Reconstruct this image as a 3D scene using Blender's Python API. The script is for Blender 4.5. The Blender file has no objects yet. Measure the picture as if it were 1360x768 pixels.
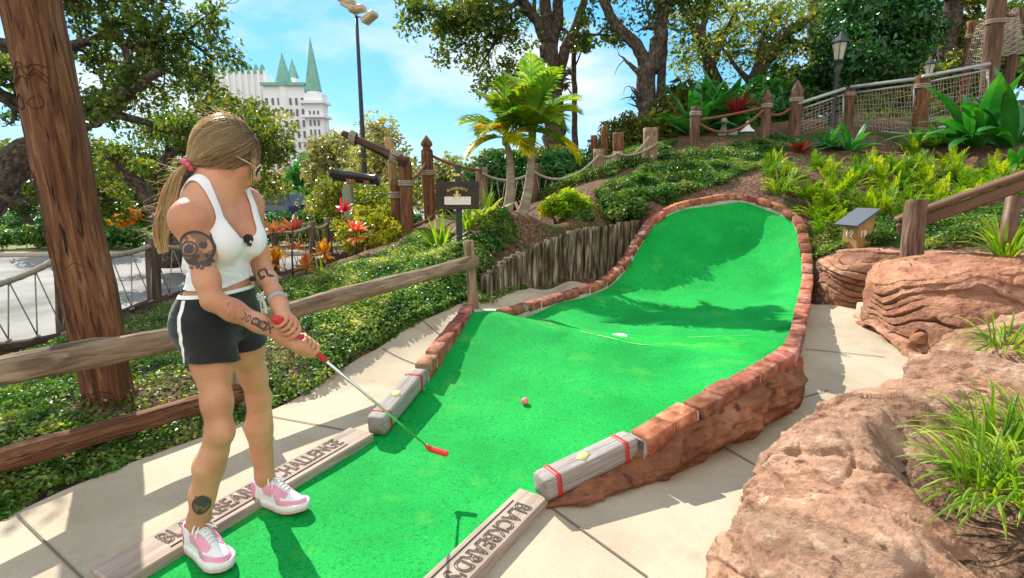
import bpy, math, random
import numpy as np
from mathutils import Vector, Matrix, noise as mnoise
R = math.radians
rng = np.random.default_rng(7)
random.seed(7)
sc = bpy.context.scene
COL = sc.collection
# ---------------------------------------------------------------- camera
FPX, PITCH, CAMH = 720.0, R(11.3), 1.38
cp, sp = math.cos(PITCH), math.sin(PITCH)
def ray(u, v):
    a = (u-680)/FPX; b = (384-v)/FPX
    return np.array([a, cp+b*sp, -sp+b*cp])
def P(u, v, z=None, y=None, t=None):
    """point of the place seen at a photo position, at height z, or at depth y"""
    d = ray(u, v)
    if t is None:
        t = (z-CAMH)/d[2] if z is not None else y/d[1]
    return np.array([0, 0, CAMH]) + d*t
cam = bpy.data.cameras.new('camera'); camo = bpy.data.objects.new('camera', cam); COL.objects.link(camo)
cam.sensor_width = 36; cam.lens = 36*FPX/1360; cam.clip_end = 2000; cam.clip_start = .02
camo.location = (0, 0, CAMH); camo.rotation_euler = (R(90)-PITCH, 0, 0)
sc.camera = camo
# ---------------------------------------------------------------- noise
def _h(ix, iy, iz, s):
    h = (ix.astype(np.int64)*374761393 + iy.astype(np.int64)*668265263 + iz.astype(np.int64)*1274126177 + s*974711) & 0xffffffff
    h = ((h ^ (h >> 13))*1103515245) & 0xffffffff
    h = ((h ^ (h >> 16))*668265263) & 0xffffffff
    return ((h ^ (h >> 15)) & 0xffff)/32767.5-1
def vnoise(p, s=0):
    p = np.asarray(p, float); i = np.floor(p); f = p-i; i = i.astype(np.int64)
    w = f*f*f*(f*(f*6-15)+10); o = 0
    for dx in (0, 1):
        wx = w[..., 0] if dx else 1-w[..., 0]
        for dy in (0, 1):
            wy = w[..., 1] if dy else 1-w[..., 1]
            for dz in (0, 1):
                wz = w[..., 2] if dz else 1-w[..., 2]
                o = o + wx*wy*wz*_h(i[..., 0]+dx, i[..., 1]+dy, i[..., 2]+dz, s)
    return o
def fbm(p, o=4, g=.5, s=0):
    a = 1; r = 0; p = np.asarray(p, float)
    for k in range(o):
        r = r+a*vnoise(p, s+k); p = p*2.03+17.1; a *= g
    return r
def ridged(p, o=4, s=0):
    a = 1; r = 0; p = np.asarray(p, float)
    for k in range(o):
        r = r+a*(1-2*np.abs(vnoise(p, s+k))); p = p*2.1+5.3; a *= .5
    return r
def sm(x, a, b):
    t = np.clip((x-a)/(b-a), 0, 1); return t*t*(3-2*t)
def nrm(v):
    v = np.asarray(v, float); return v/(np.linalg.norm(v)+1e-12)
# ---------------------------------------------------------------- mesh builder
class MB:
    def __init__(s): s.v = []; s.f = []; s.lc = []; s.t = []; s.mi = []; s.n = 0
    def add(s, v, f, lc=None, tint=None, mi=0):
        v = np.asarray(v, float).reshape(-1, 3)
        fs = f if isinstance(f, list) and len(f) and isinstance(f[0], np.ndarray) and f[0].ndim == 2 else None
        if fs is None:
            if isinstance(f, np.ndarray): fs = [f]
            else:
                by = {}
                for q in f: by.setdefault(len(q), []).append(q)
                fs = [np.array(q) for q in by.values()]
        for q in fs:
            if len(q): s.f.append(q+s.n); s.mi.append(np.full(len(q), mi))
        s.v.append(v); s.n += len(v)
        s.lc.append(v.copy() if lc is None else np.asarray(lc, float))
        t = np.ones((len(v), 3)) if tint is None else np.broadcast_to(np.asarray(tint, float).reshape((-1, 1) if np.ndim(tint) == 1 and len(tint) == len(v) and len(v) != 3 else np.shape(np.atleast_1d(tint))), (len(v), 3))
        s.t.append(t)
    def mesh(s, name, mats, smooth=True, off=None):
        v = np.concatenate(s.v)
        if off is not None: v = v-np.asarray(off)
        m = bpy.data.meshes.new(name)
        m.vertices.add(len(v)); m.vertices.foreach_set('co', v.astype(np.float32).ravel())
        li = np.concatenate([q.ravel() for q in s.f]); tot = np.concatenate([np.full(len(q), q.shape[1]) for q in s.f])
        st = np.concatenate([[0], np.cumsum(tot)[:-1]])
        m.loops.add(len(li)); m.loops.foreach_set('vertex_index', li.astype(np.int32))
        m.polygons.add(len(tot)); m.polygons.foreach_set('loop_start', st.astype(np.int32)); m.polygons.foreach_set('loop_total', tot.astype(np.int32))
        m.polygons.foreach_set('use_smooth', np.full(len(tot), smooth))
        m.polygons.foreach_set('material_index', np.concatenate(s.mi).astype(np.int32))
        a = m.attributes.new('lc', 'FLOAT_VECTOR', 'POINT'); a.data.foreach_set('vector', np.concatenate(s.lc).astype(np.float32).ravel())
        c = m.attributes.new('tint', 'FLOAT_COLOR', 'POINT')
        t = np.concatenate([np.concatenate(s.t), np.ones((len(v), 1))], 1); c.data.foreach_set('color', t.astype(np.float32).ravel())
        for q in (mats if isinstance(mats, (list, tuple)) else [mats]): m.materials.append(q)
        m.update(calc_edges=True); m.validate()
        return m
    def build(s, name, mats, parent=None, smooth=True, base=None):
        v = np.concatenate(s.v)
        if parent is not None:
            w = np.array(parent.location); q = parent.parent
            while q is not None: w = w+np.array(q.location); q = q.parent
            off = w; loc = (0, 0, 0)
        else:
            lo, hi = v.min(0), v.max(0)
            off = np.array([(lo[0]+hi[0])/2, (lo[1]+hi[1])/2, lo[2]]) if base is None else np.asarray(base, float); loc = off
        o = bpy.data.objects.new(name, s.mesh(name, mats, smooth, off)); COL.objects.link(o)
        o.location = loc
        if parent is not None: o.parent = parent
        return o
def tag(o, label=None, cat=None, group=None, kind=None):
    if label: o['label'] = label
    if cat: o['category'] = cat
    if group: o['group'] = group
    if kind: o['kind'] = kind
    return o
def thing(name, loc, label, cat, group=None, kind=None):
    o = bpy.data.objects.new(name, None); COL.objects.link(o); o.location = loc; o.empty_display_size = .1
    return tag(o, label, cat, group, kind)
def copy_tree(o, parent=None):
    c = o.copy(); COL.objects.link(c); c.parent = parent
    for ch in list(o.children): copy_tree(ch, c)
    return c
# ---------------------------------------------------------------- shape helpers
def spline(pts, n):
    """Catmull-Rom through pts, n samples, even in arc length"""
    p = np.asarray(pts, float)
    if len(p) == 2:
        t = np.linspace(0, 1, n)[:, None]; return p[0]*(1-t)+p[1]*t
    q = np.concatenate([[2*p[0]-p[1]], p, [2*p[-1]-p[-2]]]); o = []
    for i in range(len(p)-1):
        a, b, c, d = q[i:i+4]; t = np.linspace(0, 1, 24, endpoint=False)[:, None]
        o.append(.5*((2*b)+(-a+c)*t+(2*a-5*b+4*c-d)*t*t+(-a+3*b-3*c+d)*t**3))
    o = np.concatenate(o+[p[-1:]])
    s = np.concatenate([[0], np.cumsum(np.linalg.norm(np.diff(o, axis=0), axis=1))])
    u = np.linspace(0, s[-1], n)
    return np.stack([np.interp(u, s, o[:, k]) for k in range(o.shape[1])], 1)
def tube(mb, pts, rad, seg=8, wob=0, cap=True, sq=0, mi=0, tint=None, flat=None, seed=0, wsc=6, up=None):
    p = np.asarray(pts, float); n = len(p)
    r = np.broadcast_to(np.asarray(rad, float), (n,)) if np.ndim(rad) < 2 else np.asarray(rad)
    T = np.gradient(p, axis=0); T /= np.linalg.norm(T, axis=1)[:, None]+1e-12
    ref = np.array([0, 0, 1.]) if up is None else np.asarray(up, float)
    if abs(T[0] @ ref) > .95: ref = np.array([1., 0, 0])
    N = nrm(ref-T[0]*(ref @ T[0])); L = 0; V = []; LC = []
    th = np.arange(seg)/seg*2*math.pi+(math.pi/4 if sq else 0)
    prof = np.ones(seg)
    if sq: prof = (np.abs(np.cos(th))**sq+np.abs(np.sin(th))**sq)**(-1/sq)
    for i in range(n):
        N = nrm(N-T[i]*(N @ T[i])); B = np.cross(T[i], N)
        if i: L += np.linalg.norm(p[i]-p[i-1])
        cx, cy = np.cos(th)*prof, np.sin(th)*prof
        fl = (1, 1) if flat is None else flat
        ring = np.outer(cx*fl[0]*r[i], N)+np.outer(cy*fl[1]*r[i], B)
        if wob:
            q = np.stack([cx*r[i], cy*r[i], np.full(seg, L)], 1)*wsc/np.array([1, 1, 2.5])+seed*7.7
            ring = ring*(1+wob*fbm(q, 3))[:, None]
        V.append(p[i]+ring); LC.append(np.stack([cx*r[i]+seed*.37, cy*r[i]+seed*.61, np.full(seg, L+seed*1.3)], 1))
    V = np.concatenate(V); LC = np.concatenate(LC)
    i, j = np.meshgrid(np.arange(n-1), np.arange(seg), indexing='ij'); i = i.ravel(); j = j.ravel(); j2 = (j+1) % seg
    F = [np.stack([i*seg+j, i*seg+j2, (i+1)*seg+j2, (i+1)*seg+j], 1)]
    if cap:
        V = np.concatenate([V, p[:1], p[-1:]]); LC = np.concatenate([LC, LC[:1]*0+[0, 0, seed], LC[-1:]*0+[0, 0, L+seed]])
        k = np.arange(seg); k2 = (k+1) % seg; b = n*seg
        F.append(np.concatenate([np.stack([k2, k, np.full(seg, b)], 1), np.stack([(n-1)*seg+k, (n-1)*seg+k2, np.full(seg, b+1)], 1)]))
    mb.add(V, F, LC, tint, mi)
def box(mb, c, s, axes=None, bev=.0, mi=0, tint=None, seed=0):
    """box centred at c, full sizes s, optional axes rows; bevelled"""
    c = np.asarray(c, float); h = np.asarray(s, float)/2; A = np.eye(3) if axes is None else np.asarray(axes, float)
    b = min(bev, h.min()*.6)
    if b <= 0:
        v = np.array([[x, y, z] for x in (-1, 1) for y in (-1, 1) for z in (-1, 1)])*h
        f = [(0, 1, 3, 2), (4, 6, 7, 5), (0, 4, 5, 1), (2, 3, 7, 6), (0, 2, 6, 4), (1, 5, 7, 3)]
    else:
        v = []; idx = {}
        for x in (-1, 1):
            for y in (-1, 1):
                for z in (-1, 1):
                    for k in range(3):
                        q = np.array([x, y, z])*(h-b); q[k] += (x, y, z)[k]*b
                        idx[x, y, z, k] = len(v); v.append(q)
        f = []
        for k in range(3):
            o = [i for i in range(3) if i != k]
            for s_ in (-1, 1):
                q = []
                for a_, b_ in ((-1, -1), (1, -1), (1, 1), (-1, 1)):
                    k3 = [0, 0, 0]; k3[k] = s_; k3[o[0]] = a_; k3[o[1]] = b_; q.append(idx[(*k3, k)])
                f.append(q)
            for a_ in (-1, 1):
                for b_ in (-1, 1):
                    q = []
                    for s_, kk in ((-1, o[0]), (1, o[0]), (1, o[1]), (-1, o[1])):
                        k3 = [0, 0, 0]; k3[k] = s_; k3[o[0]] = a_; k3[o[1]] = b_; q.append(idx[(*k3, kk)])
                    f.append(q)
        for x in (-1, 1):
            for y in (-1, 1):
                for z in (-1, 1): f.append([idx[x, y, z, k] for k in range(3)])
        v = np.array(v)
        f2 = []
        for q in f:
            p3 = v[list(q)]; nn = np.cross(p3[1]-p3[0], p3[2]-p3[0])
            f2.append(q if nn @ p3.mean(0) > 0 else q[::-1])
        f = f2
    mb.add(c+v @ A, f, v+seed*1.37, tint, mi)
def frame(x, up=(0, 0, 1)):
    x = nrm(x); y = nrm(np.cross(up, x)); return np.array([x, y, np.cross(x, y)])
def lathe(mb, prof, c, seg=24, axes=None, mi=0, tint=None):
    """prof: list of (r, z)"""
    A = np.eye(3) if axes is None else np.asarray(axes); th = np.arange(seg)/seg*2*math.pi; V = []
    for r, z in prof: V.append(np.stack([np.cos(th)*r, np.sin(th)*r, np.full(seg, z)], 1))
    V = np.concatenate(V); n = len(prof)
    i, j = np.meshgrid(np.arange(n-1), np.arange(seg), indexing='ij'); i = i.ravel(); j = j.ravel(); j2 = (j+1) % seg
    mb.add(np.asarray(c)+V @ A, np.stack([i*seg+j, i*seg+j2, (i+1)*seg+j2, (i+1)*seg+j], 1), V, tint, mi)
def grid_faces(nx, ny):
    i, j = np.meshgrid(np.arange(nx-1), np.arange(ny-1), indexing='ij'); i = i.ravel(); j = j.ravel()
    return np.stack([i*ny+j, (i+1)*ny+j, (i+1)*ny+j+1, i*ny+j+1], 1)
def tris(f):
    o = []
    for q in (f if isinstance(f, list) else [f]):
        if q.shape[1] == 3: o.append(q)
        else: o += [q[:, [0, 1, 2]], q[:, [0, 2, 3]]]
    return np.concatenate(o)
def clip_mesh(v, f, g, extra=None):
    """keep g >= 0 of a triangle mesh, cut cleanly. extra: (n,k) values interpolated too"""
    t = tris(f); s = g >= 0; k = s[t].sum(1)
    out = [t[k == 3]]; V = [v]; E = [extra] if extra is not None else None; cache = {}; n = len(v); nv = []; ne = []; ft = []
    def cut(a, b):
        key = (a, b) if a < b else (b, a)
        if key not in cache:
            w = g[a]/(g[a]-g[b]); cache[key] = n+len(nv); nv.append(v[a]*(1-w)+v[b]*w)
            if extra is not None: ne.append(extra[a]*(1-w)+extra[b]*w)
        return cache[key]
    for q in t[(k == 1) | (k == 2)]:
        poly = []
        for i in range(3):
            a, b = int(q[i]), int(q[(i+1) % 3])
            if s[a]: poly.append(a)
            if s[a] != s[b]: poly.append(cut(a, b))
        for i in range(1, len(poly)-1): ft.append((poly[0], poly[i], poly[i+1]))
    vv = np.concatenate([v, np.array(nv)]) if nv else v
    ff = np.concatenate([out[0], np.array(ft)]) if ft else out[0]
    ee = None if extra is None else (np.concatenate([extra, np.array(ne)]) if ne else extra)
    u, inv = np.unique(ff.ravel(), return_inverse=True)
    return vv[u], inv.reshape(-1, 3), (None if ee is None else ee[u])
def poly_sd(x, y, poly):
    """signed distance to polygon, positive inside"""
    p = np.asarray(poly, float)[:, :2]; d = np.full(np.shape(x), 1e9); ins = np.zeros(np.shape(x), bool)
    for i in range(len(p)):
        a, b = p[i], p[(i+1) % len(p)]; e = b-a
        t = np.clip(((x-a[0])*e[0]+(y-a[1])*e[1])/(e @ e+1e-12), 0, 1)
        d = np.minimum(d, np.hypot(x-a[0]-t*e[0], y-a[1]-t*e[1]))
        c = (a[1] > y) != (b[1] > y)
        if abs(e[1]) > 1e-12: ins ^= c & (x < e[0]*(y-a[1])/e[1]+a[0])
    return np.where(ins, d, -d)
class RBF:
    def __init__(s, pts, kind='tps', lam=0):
        p = np.asarray(pts, float); s.p = p[:, :2]; s.k = kind; n = len(p)
        A = s.ker(np.linalg.norm(s.p[:, None]-s.p[None], axis=2))+np.eye(n)*lam
        Q = np.concatenate([np.ones((n, 1)), s.p], 1)
        M = np.block([[A, Q], [Q.T, np.zeros((3, 3))]])
        s.w = np.linalg.solve(M, np.concatenate([p[:, 2], np.zeros(3)]))
    def ker(s, r):
        return r*r*np.log(r+1e-9) if s.k == 'tps' else -np.sqrt(r*r+.15)
    def __call__(s, x, y):
        x = np.asarray(x, float); y = np.asarray(y, float); o = s.w[-3]+s.w[-2]*x+s.w[-1]*y
        for (a, b), w in zip(s.p, s.w): o = o+w*s.ker(np.hypot(x-a, y-b))
        return o
# ---------------------------------------------------------------- signed distance fields
def grid_sdf(lo, hi, h):
    ax = [np.arange(lo[k], hi[k]+h, h, dtype=np.float32) for k in range(3)]
    return ax, np.full([len(a) for a in ax], 1., np.float32)
class SDF:
    def __init__(s, lo, hi, h): s.h = h; s.ax, s.V = grid_sdf(lo, hi, h)
    def _box(s, lo, hi, m):
        sl = []
        for k in range(3):
            a = np.searchsorted(s.ax[k], lo[k]-m); b = np.searchsorted(s.ax[k], hi[k]+m); sl.append(slice(max(a, 0), max(b, 0)))
        g = np.meshgrid(*[s.ax[k][sl[k]] for k in range(3)], indexing='ij', sparse=True)
        return tuple(sl), g
    def put(s, lo, hi, fn, k=.02, sub=False, m=None):
        sl, g = s._box(np.asarray(lo), np.asarray(hi), (k+3*s.h) if m is None else m)
        if 0 in s.V[sl].shape: return
        d = fn(*g).astype(np.float32); o = s.V[sl]
        if sub:
            d = -d; h = np.clip(.5-.5*(o-d)/k, 0, 1); s.V[sl] = o*(1-h)+d*h+k*h*(1-h)
        else:
            h = np.clip(.5+.5*(o-d)/k, 0, 1); s.V[sl] = o*(1-h)+d*h-k*h*(1-h)
    def cone(s, a, b, ra, rb, k=.02, sub=False):
        a = np.asarray(a, float); b = np.asarray(b, float); e = b-a; l2 = e @ e+1e-12; rm = max(ra, rb)
        def fn(x, y, z):
            t = np.clip(((x-a[0])*e[0]+(y-a[1])*e[1]+(z-a[2])*e[2])/l2, 0, 1)
            return np.sqrt((x-a[0]-t*e[0])**2+(y-a[1]-t*e[1])**2+(z-a[2]-t*e[2])**2)-(ra+(rb-ra)*t)
        s.put(np.minimum(a, b)-rm, np.maximum(a, b)+rm, fn, k, sub)
    def chain(s, pts, rad, k=.02, sub=False):
        for i in range(len(pts)-1): s.cone(pts[i], pts[i+1], rad[i], rad[i+1], k, sub)
    def ell(s, c, r, A=None, k=.02, sub=False):
        c = np.asarray(c, float); A = np.eye(3) if A is None else np.asarray(A); r = np.asarray(r, float); rm = r.max()
        def fn(x, y, z):
            q = [(x-c[0])*A[i][0]+(y-c[1])*A[i][1]+(z-c[2])*A[i][2] for i in range(3)]
            k0 = np.sqrt(sum((q[i]/r[i])**2 for i in range(3))); k1 = np.sqrt(sum((q[i]/r[i]**2)**2 for i in range(3)))
            return k0*(k0-1)/(k1+1e-6)
        s.put(c-rm, c+rm, fn, k, sub)
    def surf(s, iso=0.):
        return surface_nets(s.V-iso, s.ax)
def surface_nets(V, ax):
    ins = V < 0; n = V.shape
    c = np.zeros([q-1 for q in n], np.uint8)
    sl = lambda d, m: slice(d, d+m-1)
    for dx in (0, 1):
        for dy in (0, 1):
            for dz in (0, 1): c += ins[sl(dx, n[0]), sl(dy, n[1]), sl(dz, n[2])]
    act = np.argwhere((c > 0) & (c < 8)); idx = np.full(c.shape, -1, np.int32); idx[tuple(act.T)] = np.arange(len(act))
    off = np.array([[x, y, z] for x in (0, 1) for y in (0, 1) for z in (0, 1)])
    cv = np.stack([V[tuple((act+o).T)] for o in off], 1).astype(float)
    acc = np.zeros((len(act), 3)); cnt = np.zeros(len(act))
    for a in range(8):
        for k, bit in enumerate((4, 2, 1)):
            if a & bit: continue
            b = a | bit; va, vb = cv[:, a], cv[:, b]; m = (va < 0) != (vb < 0)
            t = np.where(m, va/np.where(m, va-vb, 1), 0)
            p = np.broadcast_to(off[a].astype(float), (len(act), 3)).copy(); p[:, k] += t
            acc += p*m[:, None]; cnt += m
    pos = act+acc/cnt[:, None]
    v = np.stack([np.interp(pos[:, k], np.arange(n[k]), ax[k]) for k in range(3)], 1)
    F = []
    for k in range(3):
        a = [slice(None)]*3; b = [slice(None)]*3; a[k] = slice(0, -1); b[k] = slice(1, None)
        A, B = ins[tuple(a)], ins[tuple(b)]; e = np.argwhere(A != B); u, w = [(1, 2), (2, 0), (0, 1)][k]
        ok = (e[:, u] > 0) & (e[:, w] > 0) & (e[:, u] < n[u]-1) & (e[:, w] < n[w]-1); e = e[ok]
        fl = A[tuple(e.T)]; q = []
        for du, dw in ((1, 1), (0, 1), (0, 0), (1, 0)):
            z = e.copy(); z[:, u] -= du; z[:, w] -= dw; q.append(idx[tuple(z.T)])
        q = np.stack(q, 1); q[~fl] = q[~fl][:, ::-1]; F.append(q)
    return v, np.concatenate(F)
def vnormals(v, f):
    n = np.zeros_like(v)
    t = tris(f); fn = np.cross(v[t[:, 1]]-v[t[:, 0]], v[t[:, 2]]-v[t[:, 0]])
    for k in range(3): np.add.at(n, t[:, k], fn)
    return n/(np.linalg.norm(n, axis=1)[:, None]+1e-12)
def smooth_mesh(v, f, it=2, w=.5):
    for _ in range(it):
        s = np.zeros_like(v); c = np.zeros(len(v))
        for q in (f if isinstance(f, list) else [f]):
            for i in range(q.shape[1]):
                a, b = q[:, i], q[:, (i+1) % q.shape[1]]
                np.add.at(s, a, v[b]); np.add.at(s, b, v[a]); np.add.at(c, a, 1); np.add.at(c, b, 1)
        v = v*(1-w)+s/np.maximum(c, 1)[:, None]*w
    return v
# ---------------------------------------------------------------- materials
def nodes(name):
    m = bpy.data.materials.new(name); m.use_nodes = True; nt = m.node_tree
    return m, nt, nt.nodes['Principled BSDF']
def pm(name, cols, scale=5., rough=.7, bump=0., bscale=None, stretch=None, coord='lc', detail=6, tint=True, spec=.4, trans=0., tcol=None, metal=0., mid=(.3, .7), dist=0., spots=None, sheen=0, coat=0, bdist=.01, nrough=.55):
    """noise-coloured surface. cols: 2-4 colours ramped by noise; spots: (colour, scale, threshold, width) speckle; tint multiplies"""
    m, nt, b = nodes(name); N = nt.nodes.new; Lk = nt.links.new
    if coord == 'lc': tc = N('ShaderNodeAttribute'); tc.attribute_name = 'lc'; src = tc.outputs['Vector']
    else: tc = N('ShaderNodeTexCoord'); src = tc.outputs['Object']
    if stretch:
        mp = N('ShaderNodeMapping'); mp.inputs['Scale'].default_value = stretch; Lk(src, mp.inputs['Vector']); src = mp.outputs['Vector']
    def nz(sc_, det, d=0.):
        t = N('ShaderNodeTexNoise'); t.inputs['Scale'].default_value = sc_; t.inputs['Detail'].default_value = det; t.inputs['Distortion'].default_value = d
        t.inputs['Roughness'].default_value = nrough
        Lk(src, t.inputs['Vector']); return t.outputs['Fac']
    fac = nz(scale, detail, dist)
    cr = N('ShaderNodeValToRGB'); e = cr.color_ramp.elements
    while len(e) < len(cols): e.new(.5)
    for i, c in enumerate(cols):
        e[i].position = mid[0]+(mid[1]-mid[0])*i/max(1, len(cols)-1); e[i].color = (*c, 1)
    Lk(fac, cr.inputs['Fac']); col = cr.outputs['Color']
    if spots:
        for sc_, ss, th, wd in ([spots] if not isinstance(spots, list) else spots):
            r2 = N('ShaderNodeValToRGB'); r2.color_ramp.elements[0].position = th; r2.color_ramp.elements[1].position = th+wd
            Lk(nz(ss, 3), r2.inputs['Fac'])
            mx = N('ShaderNodeMix'); mx.data_type = 'RGBA'; Lk(r2.outputs['Color'], mx.inputs['Factor']); Lk(col, mx.inputs['A']); mx.inputs['B'].default_value = (*sc_, 1); col = mx.outputs['Result']
    if tint:
        at = N('ShaderNodeAttribute'); at.attribute_name = 'tint'
        mx = N('ShaderNodeMix'); mx.data_type = 'RGBA'; mx.blend_type = 'MULTIPLY'; mx.inputs['Factor'].default_value = 1
        Lk(col, mx.inputs['A']); Lk(at.outputs['Color'], mx.inputs['B']); col = mx.outputs['Result']
    Lk(col, b.inputs['Base Color'])
    b.inputs['Roughness'].default_value = rough; b.inputs['Specular IOR Level'].default_value = spec; b.inputs['Metallic'].default_value = metal
    if coat: b.inputs['Coat Weight'].default_value = coat
    if sheen: b.inputs['Sheen Weight'].default_value = sheen
    if bump:
        bp = N('ShaderNodeBump'); bp.inputs['Strength'].default_value = bump; bp.inputs['Distance'].default_value = bdist
        Lk(nz(bscale or scale*3, 8), bp.inputs['Height']); Lk(bp.outputs['Normal'], b.inputs['Normal'])
    if trans:
        tr = N('ShaderNodeBsdfTranslucent'); mx = N('ShaderNodeMixShader'); mx.inputs['Fac'].default_value = trans
        g = N('ShaderNodeMix'); g.data_type = 'RGBA'; g.blend_type = 'MULTIPLY'; g.inputs['Factor'].default_value = 1; Lk(col, g.inputs['A']); g.inputs['B'].default_value = (*(tcol or (1.6, 1.5, .5)), 1)
        Lk(g.outputs['Result'], tr.inputs['Color']); Lk(b.outputs['BSDF'], mx.inputs[1]); Lk(tr.outputs['BSDF'], mx.inputs[2])
        Lk(mx.outputs['Shader'], nt.nodes['Material Output'].inputs['Surface'])
    return m
def flat(name, c, rough=.5, metal=0., spec=.5, **k):
    return pm(name, [tuple(x*.9 for x in c), tuple(min(1, x*1.08) for x in c)], scale=30, rough=rough, metal=metal, spec=spec, **k)
# ================================================================ light and sky
SUNH = nrm([-.59, .81, 0]); SUNE = R(38)
SUN = SUNH*math.cos(SUNE)+np.array([0, 0, math.sin(SUNE)])
sl = bpy.data.lights.new('sun', 'SUN'); so = bpy.data.objects.new('sun', sl); COL.objects.link(so)
sl.energy = 3.6; sl.angle = R(.5); sl.color = (1, .95, .86); so.rotation_euler = Vector(SUN).to_track_quat('Z', 'Y').to_euler()
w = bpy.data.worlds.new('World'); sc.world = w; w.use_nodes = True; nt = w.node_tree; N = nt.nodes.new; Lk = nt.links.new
sky = N('ShaderNodeTexSky'); sky.sky_type = 'NISHITA'; sky.sun_disc = False; sky.sun_elevation = SUNE; sky.sun_rotation = math.atan2(SUNH[0], SUNH[1])
sky.air_density = 1.0; sky.dust_density = .1; sky.ozone_density = 1.5; sky.altitude = 10
tc = N('ShaderNodeTexCoord')
mp = N('ShaderNodeMapping'); mp.inputs['Scale'].default_value = (1, 1, 2.6); Lk(tc.outputs['Generated'], mp.inputs['Vector'])
n1 = N('ShaderNodeTexNoise'); n1.inputs['Scale'].default_value = 3.1; n1.inputs['Detail'].default_value = 9; n1.inputs['Roughness'].default_value = .52; n1.inputs['Distortion'].default_value = .25
Lk(mp.outputs['Vector'], n1.inputs['Vector'])
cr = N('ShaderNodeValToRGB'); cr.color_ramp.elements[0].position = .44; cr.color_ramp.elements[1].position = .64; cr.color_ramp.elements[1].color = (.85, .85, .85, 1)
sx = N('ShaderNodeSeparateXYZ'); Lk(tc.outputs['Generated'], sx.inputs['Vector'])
mr = N('ShaderNodeMapRange'); mr.inputs['From Min'].default_value = .25; mr.inputs['From Max'].default_value = -.35; mr.inputs['To Min'].default_value = 0; mr.inputs['To Max'].default_value = .22; Lk(sx.outputs['Y'], mr.inputs['Value'])  # clouds thickened and brightened behind the camera, added as fill light
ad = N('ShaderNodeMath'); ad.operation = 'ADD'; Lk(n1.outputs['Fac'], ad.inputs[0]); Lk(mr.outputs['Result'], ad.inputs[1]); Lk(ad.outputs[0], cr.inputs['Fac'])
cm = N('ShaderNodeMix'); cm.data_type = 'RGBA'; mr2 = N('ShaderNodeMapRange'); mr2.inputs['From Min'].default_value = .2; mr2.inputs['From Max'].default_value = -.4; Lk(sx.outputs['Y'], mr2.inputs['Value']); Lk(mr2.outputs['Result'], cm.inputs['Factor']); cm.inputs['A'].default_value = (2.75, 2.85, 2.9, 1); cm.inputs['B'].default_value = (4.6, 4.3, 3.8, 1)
b0 = N('ShaderNodeMix'); b0.data_type = 'RGBA'; b0.inputs['Factor'].default_value = .86; b0.inputs['B'].default_value = (.62, 1.62, 2.62, 1); Lk(sky.outputs['Color'], b0.inputs['A'])
hs = N('ShaderNodeHueSaturation'); hs.inputs['Saturation'].default_value = 1.15; hs.inputs['Value'].default_value = 1.0; Lk(b0.outputs['Result'], hs.inputs['Color'])
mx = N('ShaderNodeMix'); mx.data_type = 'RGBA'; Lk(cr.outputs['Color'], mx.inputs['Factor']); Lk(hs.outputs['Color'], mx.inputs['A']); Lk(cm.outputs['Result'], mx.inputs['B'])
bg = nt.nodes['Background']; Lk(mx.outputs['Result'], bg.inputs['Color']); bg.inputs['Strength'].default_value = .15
sc.view_settings.view_transform = 'Standard'; sc.view_settings.look = 'None'; sc.view_settings.exposure = 1.42; sc.view_settings.gamma = 1
try: sc.view_settings.use_curve_mapping = False
except Exception: pass
sc.cycles.max_bounces = 6; sc.cycles.diffuse_bounces = 3; sc.cycles.transparent_max_bounces = 8; sc.cycles.use_denoising = True
# ================================================================ materials
M = {}
M['green'] = pm('artificial_turf', [(.0, .25, .035), (.002, .33, .05), (.012, .40, .065)], scale=2.2, rough=.85, bump=.7, bscale=420, spec=.15, mid=(.3, .7), spots=[((.0, .19, .028), 55, .53, .16), ((.0, .17, .025), 300, .52, .10), ((.03, .44, .07), 120, .60, .10), ((.07, .37, .05), 4, .58, .35)], tint=True, bdist=.004)
M['concrete'] = pm('concrete', [(.33, .265, .185), (.42, .345, .25), (.49, .415, .31)], scale=2.0, rough=.9, bump=.35, bscale=160, spec=.2, spots=[((.21, .17, .12), 200, .58, .10), ((.46, .40, .31), 90, .62, .1), ((.28, .23, .165), 4, .56, .25)], bdist=.003)
M['joint'] = flat('joint_gap', (.13, .105, .08), .95)
M['mulch'] = pm('mulch', [(.04, .022, .014), (.10, .056, .035), (.17, .098, .062), (.27, .17, .11)], scale=26, rough=.95, bump=1, bscale=60, spec=.1, spots=[((.03, .018, .012), 45, .56, .1), ((.03, .07, .012), 1.3, .52, .15)], bdist=.02)
M['brick'] = pm('brick', [(.13, .045, .03), (.29, .095, .055), (.40, .19, .13)], scale=14, rough=.9, bump=.7, bscale=60, spec=.2, spots=[((.46, .36, .30), 11, .62, .18), ((.10, .045, .035), 17, .60, .12)], bdist=.006)
M['mortar'] = pm('mortar', [(.3, .26, .23), (.5, .45, .4)], scale=30, rough=.95, bump=.6, spec=.1)
M['rock'] = pm('rock', [(.12, .055, .030), (.26, .135, .080), (.375, .22, .14), (.48, .325, .23)], scale=3.2, rough=.68, bump=.9, bscale=38, stretch=(1, 1, 2.2), spec=.25, mid=(.28, .74), spots=[((.50, .375, .27), 9, .60, .2), ((.11, .05, .03), 15, .63, .1)], dist=.6, bdist=.02, nrough=.65)
M['rockdark'] = pm('kerb_rock', [(.11, .04, .022), (.22, .09, .045), (.34, .15, .08)], scale=5, rough=.85, bump=1, bscale=30, spec=.25, spots=[((.08, .03, .02), 14, .6, .12)], bdist=.02, dist=.5)
M['board'] = pm('board_wood', [(.22, .165, .13), (.33, .255, .205), (.43, .345, .285)], scale=7, rough=.85, bump=.5, bscale=22, stretch=(6, 6, .5), spec=.2, coord='lc', bdist=.004)
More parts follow.
